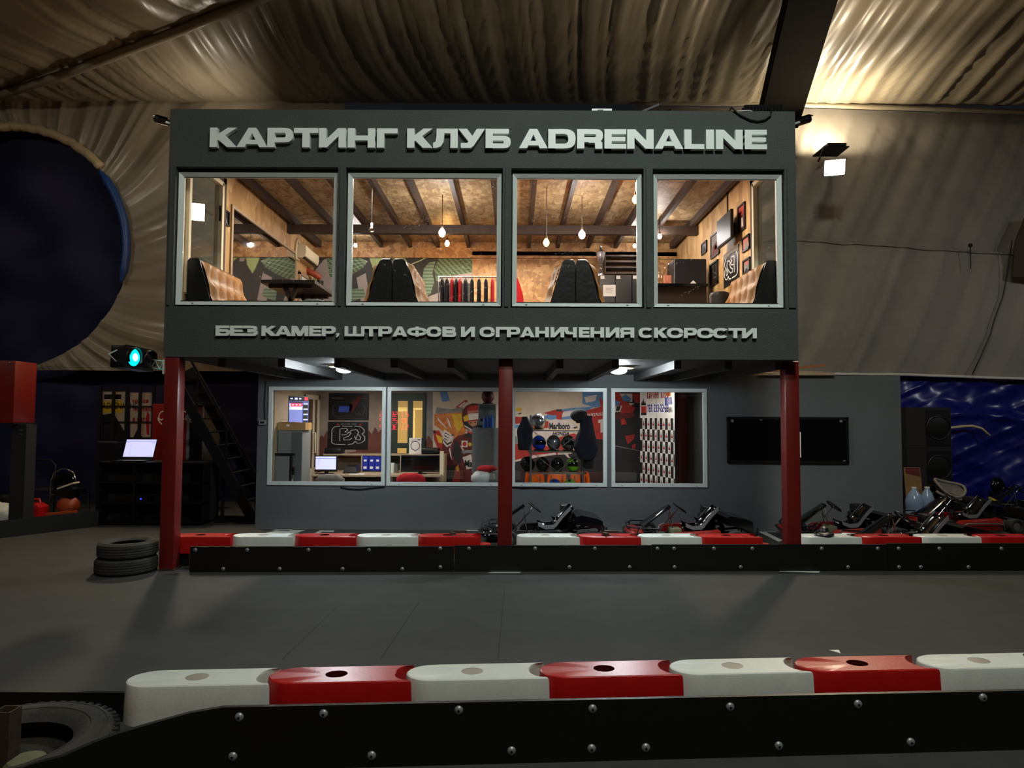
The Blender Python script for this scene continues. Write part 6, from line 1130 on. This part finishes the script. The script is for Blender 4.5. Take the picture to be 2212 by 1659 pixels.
b = B().m('black_plastic'); pts = [P(x, y, FY-.022) for x, y in ((1580, 241), (1600, 249), (1620, 259), (1636, 262), (1652, 259), (1664, 250), (1667, 240))]; pts = [pts[0]+V((0, .3, .05)), pts[0]+V((0, -.01, .05))]+pts[1:-1]+[pts[-1]+V((0, -.01, .05)), pts[-1]+V((0, .3, .05))]; b.tube(pts, .013, 8); one(b, 'power_cable', 'black cable loop sagging over the facade edge', 'cable', smooth=180)
b = B().m('paper'); b.tube([(P(1545, 240, 9.6).x, 9.6, ZT+.015), (P(1580, 240, 9.6).x, 9.55, ZT+.02), (P(1622, 243, 9.45).x, 9.53, ZT+.03), (P(1650, 230, 9.7).x, 9.75, ZT+.06), (P(1657, 224, 9.9).x, 10.0, ZT+.2)], .007, 6); one(b, 'thin_wire', 'thin pale wire running to the roof floodlight', 'wire', smooth=180)
x0, x1, z0, z1 = Q(1278, 232, 1321, 242, 9.6); b = B().m('frame_white'); b.bb(x0, x1, 9.56, 9.66, ZT, ZT+.06); b.m('mural_grey'); b.bb(x0+.08, x0+.16, 9.552, 9.56, ZT+.01, ZT+.045); b.m('frame_white'); b.bb(x1, x1+.015, 9.59, 9.62, ZT+.015, ZT+.03); one(b, 'junction_box', 'small white junction box on the roof edge', 'junction box', smooth=0)
for cx_, s, lb in ((-4.885, -1, 'security camera at the traffic light corner of the roof'), (3.955, 1, 'security camera at the arch beam corner of the roof')):
    z = P(347 if s < 0 else 1730, 259, FY).z; t = thing('security_camera', lb, 'camera', (cx_, 9.6, z), 'security cameras'); e = V((cx_+s*.14, 9.55, z+.01))
    b = B().m('frame_white' if s < 0 else 'black_plastic'); b.bar((cx_, 9.6, z-.02), e, .03); b.build('camera_arm', t, 0)
    d = V((s*.35, -.9, -.15)).normalized(); b = B().m('black_plastic'); b.cyl(e-d*.10, e+d*.10, .048); b.m('dark_steel'); b.cyl(e+d*.10, e+d*.112, .044); b.m('black_gloss'); b.cyl(e+d*.112, e+d*.116, .03); b.m('black_plastic'); b.box(e+d*.03+V((0, 0, .052)), (.09, .22, .008), d.to_track_quat('-Y', 'Z').to_matrix()); b.build('camera_body', t, 40)
# ================================================================ TRAFFIC LIGHT
tl = V((-5.44, 9.72, 2.93)); rz = Matrix.Rotation(1.42, 3, 'Z') @ Matrix.Rotation(.05, 3, 'Y'); t = thing('traffic_light', 'traffic light lying on its side with the cyan green lamp lit', 'traffic light', tl)
def TL(x, y, z): return tl+rz @ V((x, y, z))
b = B().m('black_plastic'); b.rings([[TL(x, sy*y_, sz*z_) for sy, sz in ((-1, -1), (1, -1), (1, 1), (-1, 1))] for x, y_, z_ in ((-.30, .05, .10), (-.285, .11, .155), (.285, .11, .155), (.30, .05, .13))]); b.m('dark_steel'); b.rings([[TL(sx_*.29, -.112-e, sz*.16) for sx_, sz in ((-1, -1), (1, -1), (1, 1), (-1, 1))] for e in (0, .012)]); b.build('signal_housing', t, 20)
for xx, lit in ((-.14, True), (.16, False)):
    c = TL(xx, -.124, 0); ax = rz @ V((0, -1, 0)); b = B().m('black_plastic'); rs = []
    for i in range(2):
        L_ = (0, .09)[i]; rs.append([c+ax*(L_*(.55+.45*max(0, math.cos(a)))) + rz @ V((math.sin(a)*.135, 0, math.cos(a)*.135)) for a in [-2.2+4.4*j/20 for j in range(21)]])
    vs = [[b.bm.verts.new(p) for p in r_] for r_ in rs]
    for j in range(20): b.f((vs[0][j], vs[0][j+1], vs[1][j+1], vs[1][j]))
    b.torus(c, .132, .012, ax, 28, 8); o = b.build('signal_visor', t, 60); md = o.modifiers.new('t', 'SOLIDIFY'); md.thickness = .004
    b = B().m('signal_cyan' if lit else 'black_gloss'); b.lathe([(.125, 0), (.11, .018), (.07, .032), (.01, .038)], c, ax, 24); b.build('signal_lens', t, 180)
    if lit: b = B().m('signal_core'); b.lathe([(.055, .034), (.03, .042), (.005, .044)], c, ax, 18); b.build('signal_bulb', t, 180)
b = B().m('frame_white'); pa, pb = TL(.33, 0, -.02), V((-4.87, 9.60, 2.82)); 
for o1 in (.06, -.06): b.bar(pa+V((0, 0, o1)), pb+V((0, 0, o1)), .012)
for k in range(5): s0, s1 = k/5, (k+1)/5; b.bar(pa.lerp(pb, s0)+V((0, 0, .06*(-1)**k)), pa.lerp(pb, s1)+V((0, 0, -.06*(-1)**k)), .009)
b.bb(-4.88, -4.866, 9.48, 9.62, 2.70, 2.90); b.bar(pb+V((0, 0, .02)), pb+V((.02, -.06, .02)), .05); b.bar(TL(-.31, 0, .08), TL(-.46, 0, .0), .012); b.bar(TL(-.31, 0, -.08), TL(-.46, 0, .0), .012); b.build('signal_bracket', t, 0)
# ================================================================ DARK CORNER BESIDE THE BUILDING
cy0 = 13.3; cx0, cx1 = P(215, 1000, cy0).x, P(441, 1000, cy0).x; cz = P(300, 998, cy0).z
t = thing('reception_counter', 'dark reception counter with open shelves carrying the lit laptop', 'counter', ((cx0+cx1)/2, cy0+.3, 0))
b = B().m('black_plastic'); b.bb(cx0-.03, cx1+.03, cy0-.03, cy0+.75, cz-.03, cz); b.build('counter_top', t, 0)
b = B().m('black_matte'); b.bb(cx0, cx1, cy0+.3, cy0+.7, .06, cz-.03); b.build('counter_back', t, 0)
for k in range(4): x = cx0+(cx1-cx0)*k/3; b = B().m('black_plastic'); b.bb(max(cx0, x-.015), min(cx1, x+.015), cy0, cy0+.3, .05, cz-.03); b.build('counter_divider', t, 0)
for z in (.05, .42, .80): b = B().m('black_plastic'); b.bb(cx0, cx1, cy0, cy0+.3, z, z+.025); b.build('counter_shelf', t, 0)
q = P(303, 1078, cy0); b = B().m('black_plastic'); b.bb(q.x-.08, q.x+.12, cy0+.02, cy0+.28, .446, q.z+.06); b.m('led_blue'); b.bb(q.x-.012, q.x+.012, cy0+.014, cy0+.02, q.z-.012, q.z+.012); one(b, 'power_unit', 'small black unit with a blue light on the counter shelf', 'device', smooth=0)
ly = cy0+.12; a0, a1 = P(251, 998, ly), P(317, 998, ly); t = thing('laptop', 'open laptop with bright screen on the dark counter', 'laptop', ((a0.x+a1.x)/2, ly, cz)); hw = (a1.x-a0.x)/2*1.04; xc = (a0.x+a1.x)/2+.02; hh = P(290, 951, ly+.2).z-cz
b = B().m('dark_steel'); b.prism([(xc-hw-.06, ly-.12, cz+.001), (xc+hw-.06, ly-.12, cz+.001), (xc+hw, ly+.16, cz+.001), (xc-hw, ly+.16, cz+.001)], (0, 0, .022)); b.m('grey_panel_dark'); b.prism([(xc-hw-.0, ly-.04, cz+.0235), (xc+hw-.08, ly-.04, cz+.0235), (xc+hw-.05, ly+.12, cz+.0235), (xc-hw+.04, ly+.12, cz+.0235)], (0, 0, .002)); b.build('keyboard_base', t, 0)
def ls(u, v, k): return V((xc-hw+2*hw*u+.03*v, ly+.165+.10*v-.002*k, cz+.025+hh*v))
b = B().m('black_plastic'); b.prism([ls(0, 0, 0), ls(1, 0, 0), ls(1, 1, 0), ls(0, 1, 0)], (0, .012, 0)); b.build('lid', t, 0)
b = B().m('screen_white'); b.poly([ls(.02, .14, 1), ls(.98, .14, 1), ls(.98, .97, 1), ls(.02, .97, 1)]); b.m('screen_blue'); b.poly([ls(.02, .86, 2), ls(.98, .86, 2), ls(.98, .88, 2), ls(.02, .88, 2)]); b.poly([ls(.2, .2, 2), ls(.205, .2, 2), ls(.205, .8, 2), ls(.2, .8, 2)]); b.poly([ls(.86, .8, 2), ls(.95, .8, 2), ls(.95, .82, 2), ls(.86, .82, 2)]); b.build('screen', t, 0)
# drinks fridge
fy = 14.6; x0, x1, zz, z1 = Q(330, 872, 402, 1000, fy); x2 = P(441, 900, fy).x
t = thing('drinks_fridge', 'red drinks fridge with a glass door behind the traffic light post', 'fridge', (x0, fy, 0)); b = B().m('red_gloss'); b.bb(x0, x1, fy, fy+.8, 0, z1, .01); b.build('fridge_body', t, 40)
b = B().m('grey_panel'); b.bb(x1, x1+.05, fy-.02, fy+.8, 0, z1); b.bb(x2-.03, x2, fy, fy+.8, 0, z1); b.bb(x1, x2, fy, fy+.8, z1-.04, z1); b.build('fridge_frame', t, 0); b = B().m('navy_poster'); b.bb(x1+.05, x2-.03, fy+.02, fy+.75, .2, z1-.4); b.m('maroon'); b.bb(x1+.05, x2-.03, fy+.01, fy+.03, z1-.36, z1-.06); b.build('fridge_door', t, 0)
textP('Coca-Cola', 339, 908, fy-.003, .30, 'paper', 'fridge_lettering', t, .62, shear=.35)
b = B().m('paper'); pts = [P(x, y, fy-.004) for x, y in ((340, 902), (341, 908), (345, 914), (350, 918), (350, 915), (346, 911), (343, 906), (343, 902))]; b.poly(pts); b.build('fridge_wave', t, 0)
# lattice with banners
gy = 16.2; x0, x1, z0, z1 = Q(216, 842, 328, 946, gy)
t = thing('steel_lattice', 'black steel lattice standing before the printed banners', 'lattice', ((x0+x1)/2, gy, 0))
for k in range(5): x = x0+(x1-x0)*k/4; b = B().m('black_matte'); b.bb(x-.03, x+.03, gy, gy+.05, 0, z1+.1); b.build('lattice_post', t, 0)
for z in (z0, z0+(z1-z0)*.33, z0+(z1-z0)*.66, z1): b = B().m('black_matte'); b.bb(x0-.03, x1+.03, gy+.05, gy+.07, z-.012, z+.012); b.build('lattice_bar', t, 0)
def hang(px, label, shapes, wr, mt='mural_beige'):
    o = flat([(mt, rect(*px))]+shapes, gy+.11, 'printed_banner', step=.002); return tag(o, label, 'banner', 'banners behind the lattice')
BN = hang((222, 844, 275, 945), 'pale banner with a yellow club sign behind the lattice', [('yellow', rect(222, 866, 265, 892)), ('ink', rect(225, 852, 262, 862)), ('black_matte', [(222, 896), (245, 892), (262, 920), (275, 945), (222, 945)])], 0)
textP('ADRENALINE', 221, 883, gy+.098, .21, 'ink', 'banner_lettering', BN, .66)
BN2 = hang((281, 848, 329, 945), 'pale banner with red writing behind the lattice', [('red_cloth', [(318, 888), (323, 896), (322, 940), (317, 938), (315, 905)]), ('black_matte', [(288, 945), (296, 928), (308, 945)])], 0)
for yy, s, hh_ in ((870, 'PABOTAEM?', .075), (888, 'TPEHИPOBKИ', .075), (912, 'B ПЯTИ', .11)):
    q = P(286, yy, gy+.09); b = B().m('red_cloth'); write(b, s, q.x, q.z, hh_, lambda x, z, k: V((x, gy+.098, z)), .5, .22, .12); b.build('banner_lettering', BN2, 0)
# table edge rail between counter and lattice
b = B().m('steel'); q0, q1 = P(212, 954, 14.5), P(255, 955, 14.5); b.bar(q0, q1, .03); b.m('dark_steel'); b.bb(q0.x, q1.x, 14.48, 15.0, 0, q0.z-.02); one(b, 'side_cabinet', 'dark side cabinet with a pale edge behind the laptop', 'cabinet', smooth=0)
# red distribution box on a dark column
by = 12.0; x0, x1, z0, z1 = Q(-70, 779, 28, 914, by); t = thing('distribution_box', 'red metal box mounted on a dark column at the hall edge', 'box', ((x0+x1)/2, by, z0)); b = B().m('red_paint'); b.bb(x0, x1, by, by+.55, z0, z1, .01); b.build('box_body', t, 40); b = B().m('steel'); b.ball(P(20, 784, by-.01), .015); b.build('box_bolt', t); b = B().m('dark_steel'); b.bb(x0+.02, x1, by-.002, by+.5, z0-.02, z0); b.build('box_base', t, 0)
qx = P(45, 1000, by+.2).x; b = B().m('black_matte'); b.bb(qx-.14, qx+.12, by+.14, by+.4, 0, z0-.02); b.m('steel'); b.bb(qx-.02, qx+.06, by+.136, by+.14, 1.93-.1, 1.93-.07); b.bb(qx-.02, qx+.06, by+.136, by+.14, 1.77, 1.79); struct(b, 'column', 'dark steel column under the red distribution box', smooth=0)
# low kerb rail and the things behind it
def kerb(x): return 13.15+(x+8.3)*.38
k0, k1 = PZ(-40, 1168, 0), PZ(212, 1137, 0); b = B().m('rail_black'); h = .30; b.rings([[V((p.x, p.y, 0)), V((p.x, p.y+.08, 0)), V((p.x, p.y+.08, h)), V((p.x, p.y, h))] for p in (k0, k0.lerp(k1, .3)+V((0, -.02, 0)), k0.lerp(k1, .7), k1)]); one(b, 'kerb_rail', 'low dark kerb rail in front of the stored things', 'guard rail', smooth=0)
jy = 13.35; q = PZ(70, 1128, .02); t = thing('fuel_can', 'red plastic fuel can behind the kerb rail', 'fuel can', (q.x, q.y, 0)); w_ = .2; b = B().m('red_plastic'); b.rings([[V((q.x+sx_*wx, q.y+sy*.13*wy, z_)) for sx_, sy in ((-1, -1), (1, -1), (1, 1), (-1, 1))] for z_, wx, wy in ((.02, .20, 1), (.05, .22, 1.1), (.32, .22, 1.1), (.38, .15, .9), (.40, .12, .8))]); b.build('can_body', t, 30); b = B().m('red_plastic'); b.tube([(q.x-.05, q.y, .38), (q.x-.04, q.y, .47), (q.x+.12, q.y, .47), (q.x+.15, q.y, .38)], .022, 8); b.build('can_handle', t, 60); b = B().m('black_plastic'); b.cyl((q.x-.12, q.y, .38), (q.x-.14, q.y, .44), .03); b.build('can_cap', t)
q = PZ(10, 1125, .1); b = B().m('white_plastic'); b.ball((q.x-.14, q.y+.1, .22), .25, .2, .22, 22, 14, fn=lambda p: p*(1+.3*nz(p.x*2.5, p.y*2.5, p.z*2.5+4))); one(b, 'white_sack', 'crumpled white sack behind the kerb rail at the hall edge', 'sack', smooth=60)
q = PZ(110, 1124, 0); cx_, cyy = q.x, q.y+.35; t = thing('chrome_chair', 'chair with a shiny chrome loop frame behind the fuel can', 'chair', (cx_, cyy, 0)); zt = P(118, 1013, cyy).z
b = B().m('chrome'); b.tube([(cx_-.26, cyy, 0), (cx_-.26, cyy, zt-.25), (cx_-.20, cyy, zt-.08), (cx_-.06, cyy, zt), (cx_+.06, cyy, zt), (cx_+.20, cyy, zt-.08), (cx_+.26, cyy, zt-.25), (cx_+.26, cyy, 0)], .018, 8); b.build('loop_frame', t, 60)
b = B().m('chrome'); b.tube([(cx_-.26, cyy-.02, .48), (cx_+.26, cyy-.02, .48), (cx_+.27, cyy+.42, .48), (cx_+.27, cyy+.45, 0)], .016, 8); b.build('side_frame', t, 60)
b = B().m('black_gloss'); b.rings([[V((cx_+wd*math.cos(2*PI*j/20), cyy+.02+.035*math.sin(2*PI*j/20), z_)) for j in range(20)] for z_, wd in ((.55, .19), (.60, .22), (zt-.3, .22), (zt-.16, .20), (zt-.10, .12))]); b.build('backrest', t, 60); b = B().m('black_gloss'); b.bb(cx_-.23, cx_+.23, cyy-.03, cyy+.42, .485, .54, .02); b.build('seat', t, 40)
q = PZ(171, 1118, 0); t = thing('petrol_blower', 'orange petrol engine tool beside the chrome chair', 'power tool', (-8.86, 13.72, 0)); c = V((-8.86, 13.72, .32)); b = B().m('orange_dark'); b.ball(c, .21, .16, .20, 18, 12, fn=lambda p: V((round(p.x*2.2)/2.2*.4+p.x*.6, p.y, p.z))); b.build('engine_cover', t, 40); b = B().m('black_plastic'); b.box(c+V((-.02, 0, .28)), (.34, .24, .18), Matrix.Rotation(.2, 3, 'Y')); b.build('handle_frame', t, 0); b = B().m('black_plastic'); b.bb(c.x-.16, c.x+.16, c.y-.12, c.y+.12, 0, .14); b.build('engine_block', t, 0); b = B().m('cream'); b.box(c+V((.0, -.02, .40)), (.34, .2, .03), Matrix.Rotation(-.35, 3, 'Y')); b.build('air_filter', t, 0)
q = PZ(132, 1121, .12); b = B().m('orange_dark'); b.bar((q.x-.26, q.y-.02, .20), (q.x+.26, q.y+.05, .24), .10, .07); b.m('black_plastic'); b.bb(q.x-.2, q.x+.2, q.y-.03, q.y+.06, 0, .18); one(b, 'tool_case', 'flat orange topped case behind the kerb rail', 'case', smooth=0)
q = PZ(35, 1120, 0); t = thing('black_chair', 'black loop backed chair in the dark beside the column', 'chair', (q.x, q.y+.7, 0)); b = B().m('dark_steel'); yy = q.y+.7; zt = P(35, 993, yy).z; b.tube([(q.x-.24, yy, 0), (q.x-.24, yy, zt-.12), (q.x-.12, yy, zt), (q.x+.2, yy, zt), (q.x+.3, yy, zt-.12), (q.x+.3, yy, 0)], .02, 8); b.build('loop_frame', t, 60); b = B().m('black_cloth'); b.bb(q.x-.22, q.x+.28, yy-.02, yy+.4, .45, .52, .02); b.build('seat', t, 40)
for i in range(2):
    q = PZ(8, 1118, 0); b = B().m('rubber'); tyre(b, (q.x-.25, q.y+.55, .10+.2*i), .33, .19, .18); one(b, 'stored_tyre', ('lower', 'upper')[i]+' dark tyre of the pile behind the white sack', 'tyre', 'dark tyres behind the kerb', 40)
# stair behind the post
t = thing('steel_stair', 'dark steel staircase rising behind the traffic light post', 'stair', (-6.0, 14.8, 0)); s0, s1 = V((-4.98, 13.6, 0)), V((-6.9, 15.6, 3.2))
for o_ in (-.0, .9): b = B().m('dark_steel'); b.bar(s0+V((-.1, o_, 0)), V((-6.9, 13.6+o_, 3.1)), .05, .2); b.build('stair_stringer', t, 0)
for k in range(11): s = (k+.6)/11.5; b = B().m('dark_steel'); b.bb(-5.08-1.82*s-.13, -5.08-1.82*s+.13, 13.62, 14.48, 3.1*s, 3.1*s+.03); b.build('stair_tread', t, 0)
b = B().m('dark_steel'); b.bar((-5.08, 13.6, .95), (-6.9, 13.6, 4.0), .04)
for k in range(4): s = k/3; b.bar((-5.08-1.82*s, 13.6, 3.1*s), (-5.08-1.82*s, 13.6, 3.1*s+.95), .03)
b.build('stair_railing', t, 0)
b = B().m('dark_steel'); q = PZ(480, 1128, 0); b.bar((q.x, q.y, .001), (q.x, q.y, P(484, 1008, q.y).z), .05); b.bb(q.x-.12, q.x+.12, q.y-.1, q.y+.1, 0, .02); b.bar((q.x-.06, q.y, P(484, 1008, q.y).z), (q.x+.06, q.y, P(484, 1008, q.y).z), .04); one(b, 'gate_post', 'thin dark gate post beside the lower wall corner', 'post', smooth=0)
# switch box and cables on the lower wall
b = B().m('grey_panel'); x0, x1, z0, z1 = Q(561, 907, 576, 918, LY); b.bb(x0, x1, LY-.05, LY-.001, z0, z1, .005); b.m('ink'); b.bb(x0+.03, x1-.03, LY-.054, LY-.05, z0+.03, z1-.03); one(b, 'switch_box', 'grey switch box at the corner of the lower wall', 'switch', smooth=0)
b = B().m('black_plastic'); b.tube([P(x, y, LY-.015) for x, y in ((572, 907), (571, 870), (573, 845), (574, 824))], .008, 6); one(b, 'wall_cable', 'dark cable running up from the switch box', 'cable', smooth=180)
for pts, lb in ((((735, 1052), (755, 1056), (780, 1057), (800, 1054), (832, 1051)), 'dark cable sagging under the poster window'), (((1105, 1052), (1130, 1054), (1160, 1053), (1190, 1055), (1215, 1055), (1250, 1052)), 'dark cable sagging under the helmet window')):
    b = B().m('black_plastic'); b.tube([P(x, y, LY-.022) for x, y in pts], .009, 6); one(b, 'wall_cable', lb, 'cable', smooth=180)
# ================================================================ BEYOND THE THIRD POST
x0, x1, z0, z1 = Q(1569, 900, 1832, 1001, LY); t = thing('wall_display', 'black framed dark glass panel on the grey wall beyond the third post', 'wall panel', ((x0+x1)/2, LY, z0))
b = B().m('black_plastic'); f_ = .045
for q in ((x0, x1, z0, z0+f_), (x0, x1, z1-f_, z1), (x0, x0+f_, z0, z1), (x1-f_, x1, z0, z1)): b.bb(q[0], q[1], LY-.05, LY-.001, q[2], q[3])
b.build('frame', t, 0); b = B().m('black_gloss'); b.bb(x0+f_, x1-f_, LY-.03, LY-.002, z0+f_, z1-f_); b.build('glass_panel', t, 0)
for px, py in ((1582, 909), (1644, 905), (1677, 904), (1817, 909), (1825, 905), (1574, 963), (1575, 997), (1824, 997)): b = B().m('grey_panel'); q = P(px, py, LY-.035); b.bb(q.x-.025, q.x+.025, LY-.036, LY-.03, q.z-.025, q.z+.025); b.build('panel_clip', t, 0)
x0, x1, z0, z1 = Q(1700, 933, 1730.5, 988, LY-.08); b = B().m('paper'); b.bb(x0, x1, LY-.085, LY-.06, z0, z1); one(b, 'white_strip', 'white strip half hidden behind the third post', 'notice', smooth=0)  # flat white strip, only its edge shows past the post
for mt, pa, pb_, w_, h_, lb in (('light_wood', (1632, 803), (1795, 803), .30, .05, 'wide pale plank lying on top of the lower wall'), ('plank_stain', (1664, 797), (1782, 785), .10, .045, 'orange stained batten lying across the pale plank'), ('light_wood', (1700, 794), (1776, 795), .12, .03, 'short broken board on the pale plank')):
    a, c = P(*pa, LY+.07), P(*pb_, LY+.07); base = {'wide': ZB+.026, 'plan': ZB+.15, 'shor': ZB+.068}['plan' if mt == 'plank_stain' else lb[:4]]
    dz = (a.z+c.z)/2; a.z += base-dz+0; c.z += base-dz; b = B().m(mt); b.bar(a, c, w_, h_); one(b, 'wood_plank', lb, 'plank', 'planks on the lower wall', 0)
# speakers
x0, x1 = P(1973, 950, 14.75).x, P(2053, 950, 14.75).x
for i, (za, zb_) in enumerate(((0, .70), (.705, 1.50), (1.505, 2.38))):
    t = thing('loudspeaker', ('bottom', 'middle', 'top')[i]+' black loudspeaker of the stack before the blue tarpaulin', 'loudspeaker', ((x0+x1)/2, 15.0, za), 'stacked loudspeakers'); k = i*.01
    b = B().m('black_matte'); b.prism([(x0-.0, 14.75+.26, za), (x0+.26, 14.75, za), (x1+.02, 14.75, za), (x1+.02, 15.45, za), (x0, 15.45, za)], (0, 0, zb_-za)); b.build('speaker_cabinet', t, 0)
    b = B().m('dark_steel'); b.bb(x0+.28, x1, 14.735, 14.75, za+.05, zb_-.05); b.build('speaker_grille', t, 0)
    r_ = min(.25, (zb_-za)/2-.08); b = B().m('black_plastic'); b.torus(((x0+.28+x1)/2, 14.732, (za+zb_)/2), r_, .015, (0, 1, 0), 32, 8); b.lathe([(r_*.9, 0), (r_*.4, -.02), (.01, -.02)], ((x0+.28+x1)/2, 14.735, (za+zb_)/2), (0, 1, 0), 28); b.build('speaker_cone', t, 60)
b = B().m('osb_dull'); q = [P(1955, 1010, 14.66), P(1990, 1010, 14.66), 0, 0]; b.prism([V((q[0].x, 14.70, q[0].z)), V((q[1].x, 14.70, q[1].z)), V((q[1].x+.02, 14.60, .0)), V((q[0].x, 14.60, .0))], (0, .02, 0)); b.m('maroon'); b.prism([V((q[0].x+.03, 14.695, q[0].z-.01)), V((q[1].x-.02, 14.695, q[1].z-.01)), V((q[1].x-.01, 14.68, q[1].z-.19)), V((q[0].x+.02, 14.685, q[0].z-.12))], (0, -.004, 0)); one(b, 'chipboard_sheet', 'chipboard sheet with a maroon patch leaning beside the speakers', 'board', smooth=0)
for px, r_, lb in ((1974, .17, 'clear water jug beside the chipboard sheet'), (2006, .14, 'clear water jug partly behind the race seat')):
    q = P(px, 1090, 14.4); zt = P(px, 1052, 14.4).z; t = thing('water_jug', lb, 'water jug', (q.x, 14.1, 0), 'water jugs'); h = zt; b = B().m('jug'); b.lathe([(r_*.9, 0), (r_, .03), (r_, h*.33), (r_*.94, h*.36), (r_, h*.40), (r_, h*.62), (r_*.7, h*.80), (.05, h*.93), (.045, h*.97)], (q.x, 14.44 if px > 2000 else 14.38, 0), n=26); b.build('jug_body', t, 50); b = B().m('paper'); b.lathe([(.048, h*.96), (.048, h)], (q.x, 14.44 if px > 2000 else 14.38, 0), n=20); b.build('jug_cap', t, 50)
# loose race seat on a stand
q = P(2052, 1058, 14.42); t = thing('racing_bucket', 'loose grey lined racing bucket propped before the speakers', 'seat', (q.x, 14.42, 0)); sy = 14.42
def tub(u, v, k=1.0):       # tilted open tub: u round the rim, v from the rim down to the bottom
    a = 2*PI*u; r_ = k*(1-.55*v*v); p = V((.31*math.cos(a)*r_, .19*math.sin(a)*r_, -.34*v))
    if v < .01: p.z += .05*math.cos(2*a)
    p.z += .14*math.sin(a)*(1-v); c_, s_ = math.cos(.28), math.sin(.28); return V((q.x+p.x*c_+p.z*s_*.4, sy+p.y, q.z+.06-p.x*s_*.75+p.z))
b = B().m('black_cloth'); b.grid(lambda u, v: tub(u, v), 36, 10); b.build('seat_shell', t, 180)
b = B().m('grey_cloth'); b.tube([tub(i/40, 0) for i in range(40)], .028, 8, True); b.grid(lambda u, v: tub(u, .02+.5*v, .97), 36, 6); b.build('seat_lining', t, 180)
b = B().m('grey_cloth'); b.tube([tub(.52+.46*i/14, .42, 1.02) for i in range(15)], .03, 8); b.build('seat_fold', t, 180)
b = B().m('black_plastic'); b.prism([(q.x-.12, sy-.08, 0), (q.x+.26, sy-.08, 0), (q.x+.2, sy-.08, q.z-.2), (q.x-.05, sy-.08, q.z-.2)], (0, .16, 0)); b.build('seat_stand', t, 0)
b = B().m('white_plastic'); q = P(2106, 1089, 15.0); b.lathe([(.085, 0), (.09, .02), (.09, .12), (.085, .13), (.095, .135), (.095, .18), (.05, .20)], (q.x, 14.78, q.z-.1), n=24); b.m('black_plastic'); b.bb(q.x-.1, q.x+.1, 14.68, 14.87, 0, q.z-.1); one(b, 'white_tub', 'small white tub standing on a black box by the tarpaulin', 'tub', smooth=50)
b = B().m('yellow'); q = P(2145, 1079, 14.72); b.box((q.x, 14.73, q.z), (.16, .05, .04), Matrix.Rotation(.5, 3, 'Y')); b.m('black_plastic'); b.bb(q.x-.1, q.x+.15, 14.66, 14.79, 0, q.z-.02); one(b, 'yellow_clip', 'yellow strap on a dark box beside the white tub', 'strap', smooth=0)
b = B().m('black_gloss'); q = P(2163, 1050, 16.1); b.torus((q.x, 16.22, q.z), .15, .05, (.3, -1, .2), 24, 10); b.ball((q.x+.02, 16.24, q.z), .12, .07, .12, 16, 10); b.m('black_plastic'); b.bb(q.x-.12, q.x+.12, 16.22, 16.36, 0, q.z-.15); one(b, 'spare_wheel', 'spare black wheel propped before the blue tarpaulin', 'wheel', smooth=50)
# scoreboard on the far side of the track: its digits mirror in the lower windows
t = thing('score_board', 'black lap time board whose red digits mirror in the lower windows', 'scoreboard', (-5.4, -3, 0)); b = B().m('black_plastic'); b.bb(-6.5, -4.3, -3.1, -3.0, 1.45, 2.45); b.build('board_housing', t, 0)
for x in (-6.3, -4.5): b = B().m('dark_steel'); b.bb(x-.04, x+.04, -3.09, -3.01, 0, 1.45); b.build('board_leg', t, 0)
b = B().m('led_red'); SEG = {'0': 'abcdef', '1': 'bc', '2': 'abged', '3': 'abgcd', '4': 'fgbc', '5': 'afgcd', '7': 'abc', '8': 'abcdefg'}
def seg(s, x, z, h):
    w_ = h*.55
    for ch in s:
        if ch in SEG:
            for g in SEG[ch]:
                u = {'a': (0, h, w_, h), 'd': (0, 0, w_, 0), 'g': (0, h/2, w_, h/2), 'f': (0, h/2, 0, h), 'b': (w_, h/2, w_, h), 'e': (0, 0, 0, h/2), 'c': (w_, 0, w_, h/2)}[g]
                b.bb(-(x+u[0])-.018, -(x+u[2])+.018, -2.996, -2.99, z+u[1]-.014, z+u[3]+.014)
        x += w_*1.5
for r_, row in enumerate(('53 30 42', '30 25 12', '21 58 05')): seg(row, 4.45, 1.58+.27*r_, .19)
b.build('led_digit', t, 0)
